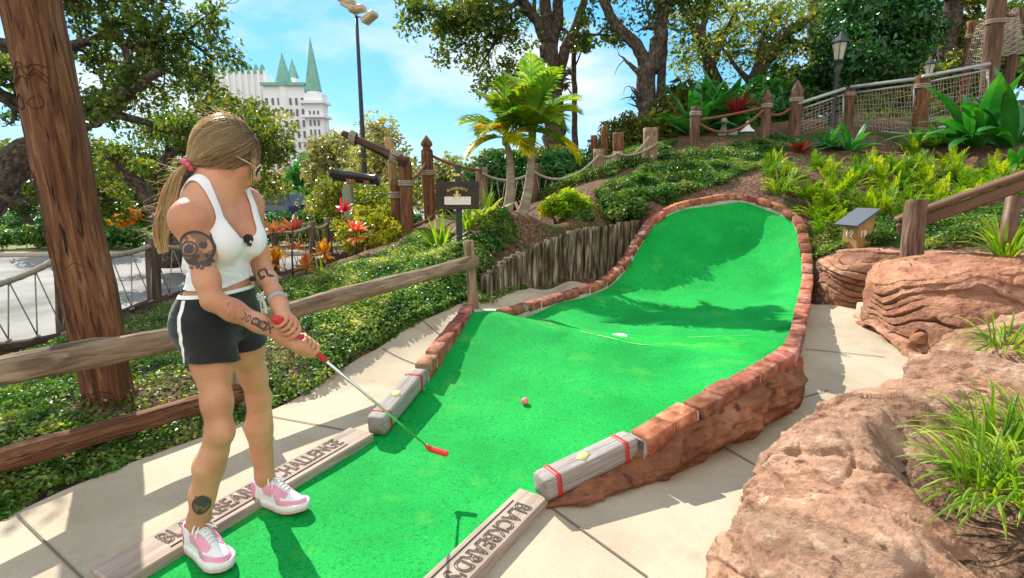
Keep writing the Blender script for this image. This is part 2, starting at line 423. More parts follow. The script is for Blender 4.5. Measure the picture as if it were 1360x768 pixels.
M['carved'] = flat('shadow_and_print_black', (.055, .038, .03), .95)
M['greywood'] = pm('grey_painted_wood', [(.17, .15, .13), (.30, .27, .245), (.44, .41, .38)], scale=6, rough=.85, bump=.7, bscale=18, stretch=(4, 4, .8), spec=.2, bdist=.006)
M['tanwood'] = pm('brown_pole_wood', [(.055, .03, .02), (.13, .075, .05), (.20, .125, .085)], scale=5, rough=.85, bump=.7, bscale=16, stretch=(5, 5, .6), spec=.15)
M['red'] = flat('red_paint', (.42, .03, .022), .5)
M['yellow'] = flat('gold_paint', (.60, .47, .16), .6)
M['white'] = flat('white_paint', (.8, .8, .78), .5)
M['black'] = flat('black_paint', (.02, .02, .022), .45)
M['oldwood'] = pm('weathered_wood', [(.06, .038, .026), (.16, .105, .07), (.29, .20, .135), (.42, .32, .235)], scale=5, rough=.85, bump=.9, bscale=16, stretch=(5, 5, .7), spec=.15, mid=(.25, .75), dist=.8, bdist=.012)
M['redwood'] = pm('stained_timber', [(.05, .02, .012), (.12, .05, .026), (.21, .095, .045), (.34, .18, .09)], scale=5, rough=.8, bump=1, bscale=14, stretch=(6, 6, .5), spec=.2, mid=(.3, .7), dist=1.2, bdist=.02, spots=[((.022, .011, .007), 7, .60, .07), ((.36, .22, .13), 12, .66, .12)], nrough=.65)
M['darkwood'] = pm('dark_timber', [(.025, .014, .01), (.075, .043, .03), (.13, .08, .055)], scale=5, rough=.85, bump=.8, bscale=16, stretch=(5, 5, .6), spec=.15, dist=.6)
M['logs'] = pm('log_wood', [(.016, .012, .008), (.06, .042, .025), (.17, .14, .09), (.40, .36, .26)], scale=5, rough=.9, bump=.9, bscale=18, stretch=(6, 6, .7), spec=.12, mid=(.3, .68), dist=.7)
M['rope'] = pm('rope', [(.22, .18, .14), (.42, .36, .29)], scale=60, rough=.95, bump=1, bscale=120, spec=.1)
M['redrope'] = pm('red_brown_rope', [(.16, .06, .04), (.26, .11, .07)], scale=60, rough=.95, bump=1, bscale=120, spec=.1)
M['steel'] = flat('galvanised_steel', (.38, .37, .35), .5, .3)
M['chrome'] = flat('polished_steel', (.72, .70, .68), .18, 1.)
M['bark'] = pm('bark', [(.03, .022, .017), (.085, .066, .052), (.18, .155, .125)], scale=11, rough=.95, bump=1, bscale=30, stretch=(1.6, 1.6, 1), spec=.08, spots=[((.03, .075, .015), 1.4, .58, .15)], bdist=.03)
def leafmat(name, cols, trans=.35, tcol=(1.7, 1.6, .45), rough=.4, spec=.45):
    return pm(name, cols, scale=3.5, rough=rough, spec=spec, trans=trans, tcol=tcol, mid=(.35, .65), detail=3)
M['oakleaf'] = leafmat('oak_leaf', [(.022, .065, .008), (.07, .13, .016), (.17, .19, .03)], trans=.4)
M['darkleaf'] = leafmat('dark_leaf', [(.010, .058, .012), (.022, .10, .018), (.05, .145, .028)], .25, (1.1, 1.6, .5))
M['yellowleaf'] = leafmat('yellow_green_leaf', [(.06, .095, .008), (.13, .165, .012), (.21, .20, .018)], .4)
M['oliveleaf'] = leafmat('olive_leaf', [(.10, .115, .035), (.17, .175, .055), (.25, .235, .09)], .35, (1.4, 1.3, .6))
M['coverleaf'] = leafmat('ground_cover_leaf', [(.018, .075, .008), (.06, .145, .016), (.15, .235, .045)], .3, rough=.42, spec=.35)
M['palmleaf'] = leafmat('palm_leaf', [(.06, .19, .010), (.15, .29, .016), (.28, .36, .025)], .4)
M['grassleaf'] = leafmat('blade_leaf', [(.08, .19, .010), (.17, .29, .014), (.30, .36, .03)], .4, rough=.5, spec=.2)
M['broadleaf'] = leafmat('broad_leaf', [(.016, .12, .02), (.035, .18, .03), (.07, .24, .035)], .3, (1.2, 1.6, .4))
M['crotonleaf'] = leafmat('croton_leaf', [(1., 1., 1.), (1., 1., 1.)], .4, (1.4, 1.1, .6))
# ================================================================ the hole: kerb lines and height of the green
KR = [P(712, 632, z=.13), P(845, 578, z=.20), P(940, 525, z=.28), P(1040, 467, z=.36)]        # right ramp kerb top
KL = [P(505, 548, z=.13), P(545, 500, z=.18), P(583, 455, z=.26), P(624, 404, z=.38)]         # left ramp kerb top
RIM = [P(662, 412, z=.29), P(735, 392, z=.28), P(775, 381, z=.30), P(802, 371, y=5.9), P(830, 344, y=6.3), P(850, 310, y=6.6), P(870, 286, y=6.9), P(910, 267, y=7.1),
       P(985, 258, y=7.2), P(1050, 279, y=6.7), P(1068, 312, y=6.2), P(1072, 360, y=5.63), P(1070, 388, y=5.15), P(1065, 415, z=.30), P(1058, 440, z=.29), P(1050, 463, z=.255)]
RIMS = spline(RIM, 160)
d_l = nrm(P(500, 585, z=.02)-P(200, 768, z=.02)); d_r = nrm(P(690, 655, z=.05)-P(570, 768, z=.05))
BL1 = P(497, 582, z=.02); BL0 = BL1-d_l*2.6
BR1 = P(690, 655, z=.02); BR0 = BR1-d_r*2.2
gp = []
def g(p, dz=0, z=None): gp.append((p[0], p[1], (p[2]+dz) if z is None else z))
for s_ in (0, .25, .5, .75, 1): g(BL0*(1-s_)+BL1*s_, z=.01); g(BR0*(1-s_)+BR1*s_, z=.01)
for p, dz in zip(KR, (-.105, -.10, -.10, -.11)): g(p, dz)
for p, dz in zip(KL, (-.11, -.10, -.09, -.07)): g(p, dz)
for u, v, z in ((655, 413, .325), (690, 424, .302), (745, 441, .262), (800, 455, .237), (900, 470, .220), (980, 476, .226)): g(P(u, v, z=z))
for u, v, z in ((690, 432, .280), (745, 450, .230), (800, 465, .205), (900, 480, .190), (640, 560, .02), (600, 500, .09), (700, 520, .08), (780, 500, .15), (640, 450, .215)): g(P(u, v, z=z))
for u, v, z in ((823, 446, .165), (768, 438, .165), (900, 458, .17), (706, 418, .165), (780, 408, .155), (900, 430, .17), (1000, 452, .19), (960, 410, .17), (1030, 430, .19), (820, 395, .17), (880, 385, .175), (1000, 400, .20), (1045, 405, .24)): g(P(u, v, z=z))
for p, dz in zip(RIM, (-.085, -.075, -.09, -.09, -.09, -.09, -.08, -.07, -.06, -.07, -.08, -.07, -.07, -.09, -.085, -.1)): g(p, dz)
for u, v, y in ((913, 376, 6.03), (860, 373, 6.08), (900, 345, 6.40), (950, 330, 6.57), (1000, 350, 6.23), (985, 300, 6.90), (1030, 320, 6.50), (1040, 375, 5.80), (890, 310, 6.70), (930, 290, 6.95)): g(P(u, v, y=y))
HG = RBF(gp, 'tps', 1e-4)
OUT = [BL0, BL1]+list(KL)+[P(640, 408, z=.36)]+list(RIM)+list(KR[::-1])+[BR1, BR0]
OUT2 = np.array([p[:2] for p in OUT])
# ---------------------------------------------------------------- terrain
tp = []
def T(u, v, z=None, y=None, dz=0): p = P(u, v, z=z, y=y); tp.append((p[0], p[1], p[2]+dz))
for x, y, z in ((-2, 0, -.02), (0, 0, -.02), (2, 0, -.02), (-2, -3, -.02), (3, -3, -.02), (-1, 1.5, -.02), (.5, 1, -.02), (-1.2, 2.6, -.02), (.1, 2.4, -.05), (-.4, 3.3, -.05)): tp.append((x, y, z))
for u, v, z in ((0, 690, -.02), (180, 612, -.02), (360, 545, -.02), (430, 510, .02), (500, 462, .09), (560, 432, .18), (600, 414, .22), (640, 400, .22), (700, 388, .22), (770, 376, .22),
                (860, 641, -.02), (965, 597, -.02), (1063, 540, -.01), (800, 720, -.02), (1000, 640, -.02), (1065, 490, .05), (1085, 440, .12), (1120, 413, .17), (1075, 408, .17), (1170, 440, .13)): T(u, v, z=z)
# left bed
for u, v, z in ((60, 600, .06), (200, 540, .07), (330, 500, .09), (420, 460, .16), (500, 420, .26), (560, 395, .33), (610, 380, .38)): T(u, v, z=z)
for u, v, z in ((0, 520, .0), (100, 500, .0), (0, 478, -.12), (120, 440, -.12), (240, 405, -.12), (300, 390, -.05), (300, 440, .06), (400, 410, .2)): T(u, v, z=z)
for u, v, y in ((390, 372, 6.0), (470, 342, 6.5), (440, 375, 5.6), (520, 345, 6.3), (560, 306, 7.0), (612, 326, 5.8), (560, 345, 5.6), (520, 380, 5.2), (600, 355, 5.3), (690, 292, 7.0), (650, 335, 5.6), (640, 290, 7.2), (585, 290, 7.6)): T(u, v, y=y)
for x, y, z in ((-5, 7.0, -1.15), (-7, 6.0, -1.15), (-9, 5, -1.15), (-3.6, 8.2, -1.15), (-6.4, 3, -1.15), (-5, 1, -1.1), (-5, -3, -1.1), (-2.2, 9, -.8), (-1.2, 10.2, -.3), (-12, 20, -1.15), (-5, 20, -1.15), (3, 22, .2), (-12, 0, -1.15), (-30, 30, -1.15)): tp.append((x, y, z))
# log bank (above and below the logs)
LOGT = [P(641, 366, y=5.15), P(668, 348, y=5.55), P(700, 329, y=6.0), (P(730, 317, y=6.3)), P(760, 307, y=6.5), P(805, 299, y=6.75), P(846, 292, y=6.95)]
for p in LOGT:
    q = nrm([-p[0]+.9, -p[1]+4.2, 0]); tp.append((p[0]-q[0]*.16, p[1]-q[1]*.16, p[2]-.03)); tp.append((p[0]+q[0]*.10, p[1]+q[1]*.10, .20+.02*(p[1]-5)))
tp.append((1.35, 6.55, .25))
for u, v, y in ((740, 300, 6.9), (800, 272, 7.2), (700, 280, 8), (850, 262, 7.3), (860, 225, 8.6), (930, 205, 9.2), (1000, 192, 9.6), (940, 240, 8.0), (830, 215, 9.3), (780, 235, 9.3), (730, 255, 9.0),
                (985, 250, 7.5), (1040, 215, 8.6), (1055, 262, 7.1), (1090, 200, 9.0), (1104, 166, 10.2), (1160, 180, 9.6), (1222, 182, 9.4), (1300, 170, 9.0), (1080, 300, 6.5), (1150, 270, 6.8), (1150, 230, 7.8), (1250, 230, 7.6), (1250, 262, 6.7),
                (1340, 240, 7.0), (1110, 333, 5.75), (1180, 328, 5.6), (1090, 345, 5.7), (1260, 318, 5.4), (1340, 320, 5.0)): T(u, v, y=y)
for q in RIMS[50:135:6]:
    c = np.array([2.2, 5.6]); n_ = nrm(np.r_[q[:2]-c, 0])[:2]; tp.append((q[0]+n_[0]*.14, q[1]+n_[1]*.14, q[2]-.04))
for x, y, z in ((1.6, 12, 1.9), (4, 13, 2.35), (8, 13, 2.9), (11, 10, 2.9), (10, 6, 2.2), (12, 3, 1.4), (6, 18, 2.3), (14, 20, 2.6), (9, 0, .6), (12, -3, .5), (5, 3, .62), (5, 1, .42), (1.75, 1.4, .30), (2.6, 2.2, .42), (3.9, 3.6, .55), (5.2, 4.2, .8), (2.4, 1.0, .40), (3.2, 2.6, .50), (30, 30, 1.5), (0, 45, -1.1), (-40, 60, -1.15), (45, 60, -1), (4, 0, .2)): tp.append((x, y, z))
HT0 = RBF(tp, 'mq', 2e-3)
ALC = np.array([p[:2] for p in LOGT]+[RIM[6][:2], RIM[5][:2], RIM[4][:2], RIM[3][:2], RIM[2][:2], RIM[1][:2], RIM[0][:2], KL[3][:2]])
def HT(x, y):
    x = np.asarray(x, float); y = np.asarray(y, float); z = HT0(x, y)
    z = np.where(poly_sd(x, y, ALC) > 0, np.minimum(z, .205), z)
    r = np.hypot(x, y); z = np.clip(z, -1.2, 3.2); t = sm(r, 26, 60)
    return z*(1-t)-1.2*t
def HTs(x, y): return float(HT(np.array([x]), np.array([y]))[0])
gx = np.concatenate([-6-np.cumsum(.12*1.13**np.arange(50))[::-1], np.arange(-6, 9, .07), 9+np.cumsum(.12*1.13**np.arange(50))])
gy = np.concatenate([-2-np.cumsum(.3*1.35**np.arange(16))[::-1], np.arange(-2, 11.5, .07), 11.5+np.cumsum(.12*1.13**np.arange(52))])
X, Y = np.meshgrid(gx, gy, indexing='ij'); Z = HT(X, Y)
near = (X > -7) & (X < 10) & (Y > 0) & (Y < 13)
Z = Z+np.where(near, .018*fbm(np.stack([X*2.2, Y*2.2, X*0], -1), 4), 0)
V = np.stack([X.ravel(), Y.ravel(), Z.ravel()], 1); F = grid_faces(len(gx), len(gy))
v, f, _ = clip_mesh(V, F, -poly_sd(V[:, 0], V[:, 1], OUT2)+.02)
v[:, 2] -= .09*sm(poly_sd(v[:, 0], v[:, 1], OUT2), -.09, .02)
PATHL = [P(0, 690, z=0), P(90, 650, z=0), P(180, 612, z=0), P(270, 580, z=0), P(360, 545, z=0), P(420, 516, z=.02), P(480, 477, z=.06), P(530, 447, z=.13), P(580, 424, z=.19), P(612, 409, z=.22), P(645, 396, z=.22), P(700, 384, z=.22), P(770, 370, z=.23), P(800, 366, z=.23)]
PATHL = np.array([p[:2] for p in PATHL]); PATHL = np.concatenate([[PATHL[0]+(PATHL[0]-PATHL[1])*5], PATHL, np.array([p[:2] for p in (RIM[3], RIM[2], RIM[1], RIM[0], KL[3], KL[2], KL[1], KL[0])]), [BL1[:2]+np.array([-.05, .02]), BL0[:2]+np.array([-.05, .02])]])
PATHR = [BR0[:2]+np.array([.05, 0]), BR1[:2]+np.array([.05, 0])]+[p[:2] for p in KR]+[RIM[k][:2] for k in (14, 13, 12, 11)]+[P(1078, 405, z=.17)[:2], P(1180, 405, z=.17)[:2], P(1290, 470, z=.1)[:2], P(1250, 560, z=.0)[:2], P(1100, 700, z=0)[:2], P(1000, 768, z=0)[:2], np.array([.9, .6]), np.array([.6, -.5])]
PATHR = np.array(PATHR)
vz = np.maximum(poly_sd(v[:, 0], v[:, 1], PATHL), poly_sd(v[:, 0], v[:, 1], PATHR)); v[:, 2] -= .05*sm(vz, -.02, .06)
pr_sd = poly_sd(v[:, 0], v[:, 1], PATHR); v[:, 2] = np.where(pr_sd > -.09, np.minimum(v[:, 2], np.interp(v[:, 1], [0, 2.8, 3.2, 3.6, 4.4, 5.0, 5.6], [0, 0, .012, .045, .115, .165, .18])-.03), v[:, 2])
mb = MB(); mb.add(v, f, v); tag(mb.build('ground', M['mulch'], base=(0, 0, 0)), 'brown mulch covered bank of the garden around the putting hole', 'ground', kind='structure')
def sheet(name, poly, fz, mat, h, label, cat, dz=0):
    lo, hi = np.min(poly, 0)-h, np.max(poly, 0)+h
    a = np.arange(lo[0], hi[0], h); b = np.arange(lo[1], hi[1], h); x, y = np.meshgrid(a, b, indexing='ij')
    V = np.stack([x.ravel(), y.ravel(), x.ravel()*0], 1); v, f, _ = clip_mesh(V, grid_faces(len(a), len(b)), poly_sd(V[:, 0], V[:, 1], poly))
    v[:, 2] = fz(v[:, 0], v[:, 1])+dz; mb = MB(); mb.add(v, f, v)
    return mb, v, f
def PZ(x, y): return np.maximum(HT(x, y), -.02)+.02
def PZR(x, y): return np.interp(y, [0, 2.8, 3.2, 3.6, 4.4, 5.0, 5.6], [0, 0, .012, .045, .115, .165, .18])+x*0
def path(name, poly, joints, label, PZ=PZ):
    mb, v, f = sheet(name, poly, PZ, None, .06, None, None)
    for (a, b) in joints:
        s_ = np.linspace(0, 1, 24)[:, None]; q = a[:2]*(1-s_)+b[:2]*s_
        q = q[poly_sd(q[:, 0], q[:, 1], poly) > .01]
        if len(q) < 2: continue
        n_ = nrm(np.r_[b[:2]-a[:2], 0]); n_ = np.array([-n_[1], n_[0]])*.0042
        l = np.concatenate([q+n_, q-n_]); z = PZ(l[:, 0], l[:, 1])+.006; k = len(q); i = np.arange(k-1)
        mb.add(np.c_[l, z], np.stack([i, i+1, k+i+1, k+i], 1)[:, ::-1], mi=1)
    return tag(mb.build(name, [M['concrete'], M['joint']], base=(0, 0, 0)), label, 'path', kind='structure')
path('path', PATHL, [(P(20, 682, z=0), P(112, 772, z=0)), (P(350, 552, z=0), P(500, 580, z=0)), (P(480, 462, z=.06), P(580, 470, z=.14)), (P(545, 430, z=.15), P(590, 436, z=.2))], 'pale concrete footpath between the ground cover bed and the green')
path('path', PATHR, [(P(733, 676, z=0), P(860, 768, z=0)), (P(957, 592, z=0), P(1040, 640, z=0)), (P(1060, 530, z=.02), P(1100, 520, z=.02)), (P(1070, 462, z=.1), P(1175, 470, z=.1))], 'pale concrete footpath between the green and the red boulders', PZR)
# ---------------------------------------------------------------- green
lo, hi = OUT2.min(0)-.1, OUT2.max(0)+.1; h = .022
a = np.arange(lo[0], hi[0], h); b = np.arange(lo[1], hi[1], h); x, y = np.meshgrid(a, b, indexing='ij')
V = np.stack([x.ravel(), y.ravel(), x.ravel()*0], 1)
v, f, _ = clip_mesh(V, grid_faces(len(a), len(b)), np.minimum(poly_sd(V[:, 0], V[:, 1], OUT2)+.03, 9))
CUP = P(823, 447, z=.166)
ring = np.hypot(v[:, 0]-CUP[0], v[:, 1]-CUP[1])
v, f, _ = clip_mesh(v, f, ring-.05)
v[:, 2] = HG(v[:, 0], v[:, 1])
CRST = [P(686, 421, z=.21), P(700, 429, z=.21), P(730, 438, z=.21), P(770, 448, z=.21), P(830, 458, z=.21), P(900, 466, z=.21), P(985, 472, z=.22), P(1040, 450, z=.22), P(960, 442, z=.2), P(860, 438, z=.2), P(760, 424, z=.2), P(700, 412, z=.2)]
tt_ = sm(poly_sd(v[:, 0], v[:, 1], np.array([q[:2] for q in CRST])), -.012, .012)
mb = MB(); mb.add(v, f, v, 1+np.outer(tt_, [.6, .16, -.1])); GREEN = tag(mb.build('putting_green', M['green'], base=(0, 0, 0)), 'bright green artificial turf lane rising to a plateau and a curved bowl', 'putting green', kind='structure')
def gz(p): return float(HG(np.array([p[0]]), np.array([p[1]]))[0])
# worn seam between the ramp turf and the plateau turf
M['seam'] = pm('worn_seam', [(.16, .36, .12), (.45, .52, .30)], scale=20, rough=.9)
sm_ = MB()
for line, wd, gaps in (([(686, 421), (700, 429), (730, 438), (770, 448), (830, 458), (880, 461)], .007, 1), ([(700, 412), (760, 424), (860, 438), (960, 442), (1040, 444)], .0022, 0)):
    q = spline([P(u, v_, z=.21) for u, v_ in line], 90); q[:, 2] = HG(q[:, 0], q[:, 1])+.004
    t_ = np.gradient(q, axis=0); n_ = np.stack([-t_[:, 1], t_[:, 0], t_[:, 0]*0], 1); n_ /= np.linalg.norm(n_, axis=1)[:, None]
    wv = wd*(.6+.6*vnoise(np.c_[np.arange(90)*.25, np.zeros((90, 2))])); i = np.arange(89)
    if gaps: i = i[vnoise(np.c_[i*.33, np.zeros((89, 2))], 4) > -.15]
    else: i = i[vnoise(np.c_[i*.2, np.zeros((89, 2))], 8) > .05]
    sm_.add(np.concatenate([q+n_*wv[:, None], q-n_*wv[:, None]]), np.stack([i, 90+i, 90+i+1, i+1], 1))
tag(sm_.build('seam', M['seam'], parent=GREEN))
# cup
c = CUP.copy(); c[2] = gz(CUP)+.004
cup = thing('golf_hole', c, 'round white rimmed hole cup sunk in the green plateau', 'golf hole')
mb = MB(); lathe(mb, [(.0505, -.1), (.051, -.001), (.058, .001), (.060, -.004)], c, 28); mb.build('rim', M['white'], cup)
mb = MB(); lathe(mb, [(.0, -.085), (.049, -.085)], c, 20); mb.build('bottom', M['carved'], cup)
# ball
BALL = P(697, 533, z=.12); 
for _ in range(8): BALL = P(697, 533, z=gz(BALL)+.021)
M['ball'] = flat('pink_ball', (.85, .16, .24), .3)
mb = MB(); lathe(mb, [(.0213*math.sin(q), .0213*-math.cos(q)) for q in np.linspace(0.001, math.pi-.001, 17)], BALL, 24); o = tag(mb.build('golf_ball', M['ball']), 'pink golf ball on the middle of the green ramp', 'golf ball')
# ---------------------------------------------------------------- boards with carved words
def lettering(text, org, rdir, up, size, parent, mat, depth=.004, name='lettering', align='LEFT', width=None, shear=0, off=0., groove=0):
    cu = bpy.data.curves.new(name, 'FONT'); cu.body = text; cu.size = size; cu.extrude = depth/2; cu.align_x = align; cu.shear = shear; cu.offset = off
    if groove: cu.extrude = 0; cu.fill_mode = 'NONE'; cu.bevel_depth = groove; cu.bevel_resolution = 1; cu.resolution_u = 4  # dark outline tubes draw the edge shadows of engraved letters
    o = bpy.data.objects.new(name, cu); COL.objects.link(o); bpy.context.view_layer.update()
    me = bpy.data.meshes.new_from_object(o.evaluated_get(bpy.context.evaluated_depsgraph_get())); COL.objects.unlink(o); bpy.data.objects.remove(o)
    n = len(me.vertices); v = np.zeros(n*3); me.vertices.foreach_get('co', v); v = v.reshape(-1, 3)
    if width: v[:, 0] *= width/max(1e-6, v[:, 0].max()-v[:, 0].min())
    v = np.asarray(org)+np.outer(v[:, 0], rdir)+np.outer(v[:, 1], up)+np.outer(v[:, 2], np.cross(rdir, up))
    w_ = np.zeros(3); q = parent
    while q is not None: w_ += np.array(q.location); q = q.parent
    me.vertices.foreach_set('co', (v-w_).ravel()); tc_ = me.attributes.new('tint', 'FLOAT_COLOR', 'POINT'); tc_.data.foreach_set('color', np.ones(4*n, np.float32)); lc_ = me.attributes.new('lc', 'FLOAT_VECTOR', 'POINT'); lc_.data.foreach_set('vector', v.astype(np.float32).ravel()); me.materials.clear(); me.materials.append(mat); me.update()
    ob = bpy.data.objects.new(name, me); COL.objects.link(ob); ob.parent = parent
    return ob
def word_board(p0, p1, wid, side, txt0, txt1, label):
    d = nrm(p1-p0); out = np.cross(d, [0, 0, 1])*side; c = (p0+p1)/2+out*wid/2; c[2] = .0
    root = thing('word_board', c, label, 'wooden board', 'carved edge boards of the lane')
    mb = MB(); L = np.linalg.norm(p1-p0); A = np.array([out, np.array([0, 0, 1]), d]); c2 = c+np.array([0, 0, .012])
    box(mb, c2, (wid, .072, L), A, .006); bd = mb.build('board', M['board'], root, smooth=False)
    r = d if side < 0 else -d; up = out
    start = txt0+out*wid*.36; start[2] = .0505
    if side > 0:
        pass
    tl = np.linalg.norm(txt1-txt0)
    lt = lettering("BLACKBEARD'S CHALLENGE", start, r, up, wid*.72, root, M['carved'], .003, width=tl, groove=.0015)
    mb = MB(); a = txt0+out*wid*.2; b = txt0+r*tl+out*wid*.2; cc = (a+b)/2; cc[2] = .0498
    box(mb, cc, (tl, wid*.026, .003), np.array([r, up, np.cross(r, up)])); mb.build('underline', M['carved'], root)
    return root
dBL = (P(500, 584, z=.045), P(195, 768, z=.045))
word_board(BL1-d_l*1.26, BL1, .17, -1, BL1-d_l*1.06, BL1-d_l*.16, 'long weathered board with carved words beside the player shoes')
word_board(BR1-d_r*1.9, BR1, .145, 1, BR1-d_r*.1, BR1-d_r*1.05, 'carved board ending at the red banded block by the kerb rock')
# ---------------------------------------------------------------- brick kerbs
def bricks(mb, line, blen, wid, hgt, jit=.004, gap=.013, seed=0, drop=0, up_tilt=None, bev=.008):
    r = np.random.default_rng(seed); s_ = np.concatenate([[0], np.cumsum(np.linalg.norm(np.diff(line, axis=0), axis=1))]); L = s_[-1]; n = max(1, int(round(L/blen)))
    for i in range(n):
        a, b = L*i/n+gap/2, L*(i+1)/n-gap/2
        pa, pb = [np.array([np.interp(q, s_, line[:, k]) for k in range(3)]) for q in (a, b)]
        A = frame(pb-pa); k = r.normal(size=3)*.02; A = A+np.cross(A, k)
        hh = hgt*(1+r.normal()*.05); c = (pa+pb)/2-A[2]*hh/2+r.normal(size=3)*jit
        tone = 1+r.normal()*.24; tn = np.clip(np.array([tone*(1+r.normal()*.05), tone*(1+r.normal()*.08), tone*(1+r.normal()*.1)]), .5, 1.5)
        m2 = MB(); box(m2, c, (np.linalg.norm(pb-pa), wid*(1+r.normal()*.04), hh), A, bev, seed=i+seed*31)
        v = m2.v[0]; v = v+.004*np.stack([vnoise(v*23+40*k_) for k_ in range(3)], 1); mb.add(v, [q for q in m2.f], m2.lc[0], tn)
def ribbon_bed(mb, line, wid, h, sub):
    A = np.array([frame(t)[1] for t in np.gradient(line, axis=0)]); a = line+A*wid/2; b = line-A*wid/2; dn = np.array([0, 0, -1.])
    V = np.concatenate([a+dn*sub, b+dn*sub, b+dn*h, a+dn*h]); n = len(line); i = np.arange(n-1); F = []
    for k in range(4): k2 = (k+1) % 4; F.append(np.stack([k*n+i, k2*n+i, k2*n+i+1, k*n+i+1], 1))
    F.append(np.array([[0, n, 2*n, 3*n]])); F.append(np.array([[4*n-1, 3*n-1, 2*n-1, n-1]]))
    mb.add(V, F)
def kerb(name, line, blen, wid, hgt, label, seed, deep, parent=None):
    mb = MB(); bricks(mb, line, blen, wid, hgt, seed=seed)
    o = tag(mb.build(name, M['brick'], parent), label, 'brick kerb', 'brick kerbs around the green')
    mb = MB(); ribbon_bed(mb, line, wid-.022, deep, .017); mb.build('mortar', M['mortar'], o)
    return o
KLS = spline([P(560, 484, z=.21)]+list(KL[2:]), 60)
kerb('brick_kerb', KLS, .185, .10, .13, 'low kerb of worn red bricks climbing the left ramp edge', 3, .3)
kerb('brick_kerb', RIMS, .20, .105, .075, 'long red brick rim curving round the plateau and bowl', 5, .22)
KRS = spline([P(845, 578, z=.205), KR[2], KR[3], P(1049, 461, z=.335)], 60)
rk = thing('ramp_wall', (KR[2][0], KR[2][1], 0), 'chunky red bricks laid on a sloping brown rock base', 'brick wall')
mb = MB(); bricks(mb, KRS, .205, .115, .095, seed=9, jit=.008); mb.build('brick_course', M['brick'], rk)
mb = MB(); ribbon_bed(mb, KRS, .098, .2, .017); mb.build('mortar', M['mortar'], rk)
# rock face under the right kerb
base = spline([P(722, 672, z=-.01), P(790, 663, z=-.01), P(857, 643, z=-.01), P(910, 622, z=-.01), P(962, 598, z=-.01), P(1020, 565, z=-.01), P(1060, 543, z=-.01)], 90)
top = spline([P(722, 660, z=.03), P(770, 632, z=.07), P(838, 604, z=.12), P(848, 594, z=.14)]+[p+np.array([.02, -.04, -.075]) for p in (KR[2], KR[3])]+[P(1058, 470, z=.27)], 90)
s_ = np.linspace(0, 1, 40); V = []
for k, q in enumerate(s_):
    o_ = base*(1-q)+top*q; t_ = np.gradient(base, axis=0); n_ = np.stack([t_[:, 1], -t_[:, 0], t_[:, 0]*0], 1); n_ /= np.linalg.norm(n_, axis=1)[:, None]
    V.append(o_+n_*(.05*math.sin(q*math.pi)**.8))
V = np.array(V); q = V.reshape(-1, 3); e = np.minimum(1, np.minimum(np.arange(90), 89-np.arange(90))/6.); amp = np.tile(e, 40)
dsp = .035*ridged(q*np.array([3.5, 3.5, 8]), 4)+.02*fbm(q*14, 3)
q = q+np.outer(dsp*amp, nrm([.45, -.8, .3])); V2 = q.reshape(40, 90, 3)
# end cap and inner back so that it is a solid
back = np.stack([top+np.array([-.06, .10, -.02]), base+np.array([-.08, .16, 0])]); 
V3 = np.concatenate([V2, back]); n3 = len(V3)
cv = V3[:, -1].mean(0); cap_ = np.concatenate([V3.reshape(-1, 3), [cv]]); F = [grid_faces(n3, 90)[:, ::-1]]
i = np.arange(n3-1); F.append(np.stack([i*90+89, (i+1)*90+89, np.full(n3-1, n3*90)], 1))
mb = MB(); mb.add(cap_, F, cap_); mb.build('rock_base', M['rockdark'], rk)
# grey end blocks with red bands and a gold diamond
def end_block(p0, p1, wid, hgt, label, flip):
    A = frame(p1-p0); hgt *= .82; wid *= .92; c = (p0+p1)/2-A[2]*hgt/2
    root = thing('end_block', (c[0], c[1], c[2]-hgt/2), label, 'end block', 'banded end blocks of the lane kerbs')
    L = np.linalg.norm(p1-p0); mb = MB(); pts = np.linspace(p0, p1, 26)-A[2]*hgt/2
    rr = np.full(26, 1.); rr[0] = .93; rr[-1] = .96
    tube(mb, pts, rr*.5, 24, wob=.03, sq=18, flat=(hgt*1.05, wid*1.05), seed=2.+flip, wsc=4); mb.build('block', M['greywood'], root)
    for s_ in (.13, .86):
        m2 = MB(); q = p0*(1-s_)+p1*s_-A[2]*hgt/2; tube(m2, [q-A[0]*.011, q+A[0]*.011], .508, 24, sq=18, flat=(hgt*1.05+.005, wid*1.05+.005)); m2.build('red_band', M['red'], root)
    m2 = MB(); q = (p0*.55+p1*.45)+A[2]*.0035; s2 = wid*.5
    ds = nrm(A[0]+A[1]); box(m2, q, (s2*1.25, s2*.95, .004), np.array([nrm(A[0]+.6*A[1]), nrm(A[1]-.6*A[0]), A[2]])); m2.build('diamond_emblem', M['yellow'], root)
end_block(P(716, 634, z=.135)+np.array([.0, -.0, 0]), P(838, 577, z=.20), .105, .115, 'grey block with two red bands and a gold diamond beside the rock base', 0)
end_block(P(498, 556, z=.125), P(556, 490, z=.205), .105, .12, 'grey red banded block by the footpath under the putter shaft', 1)
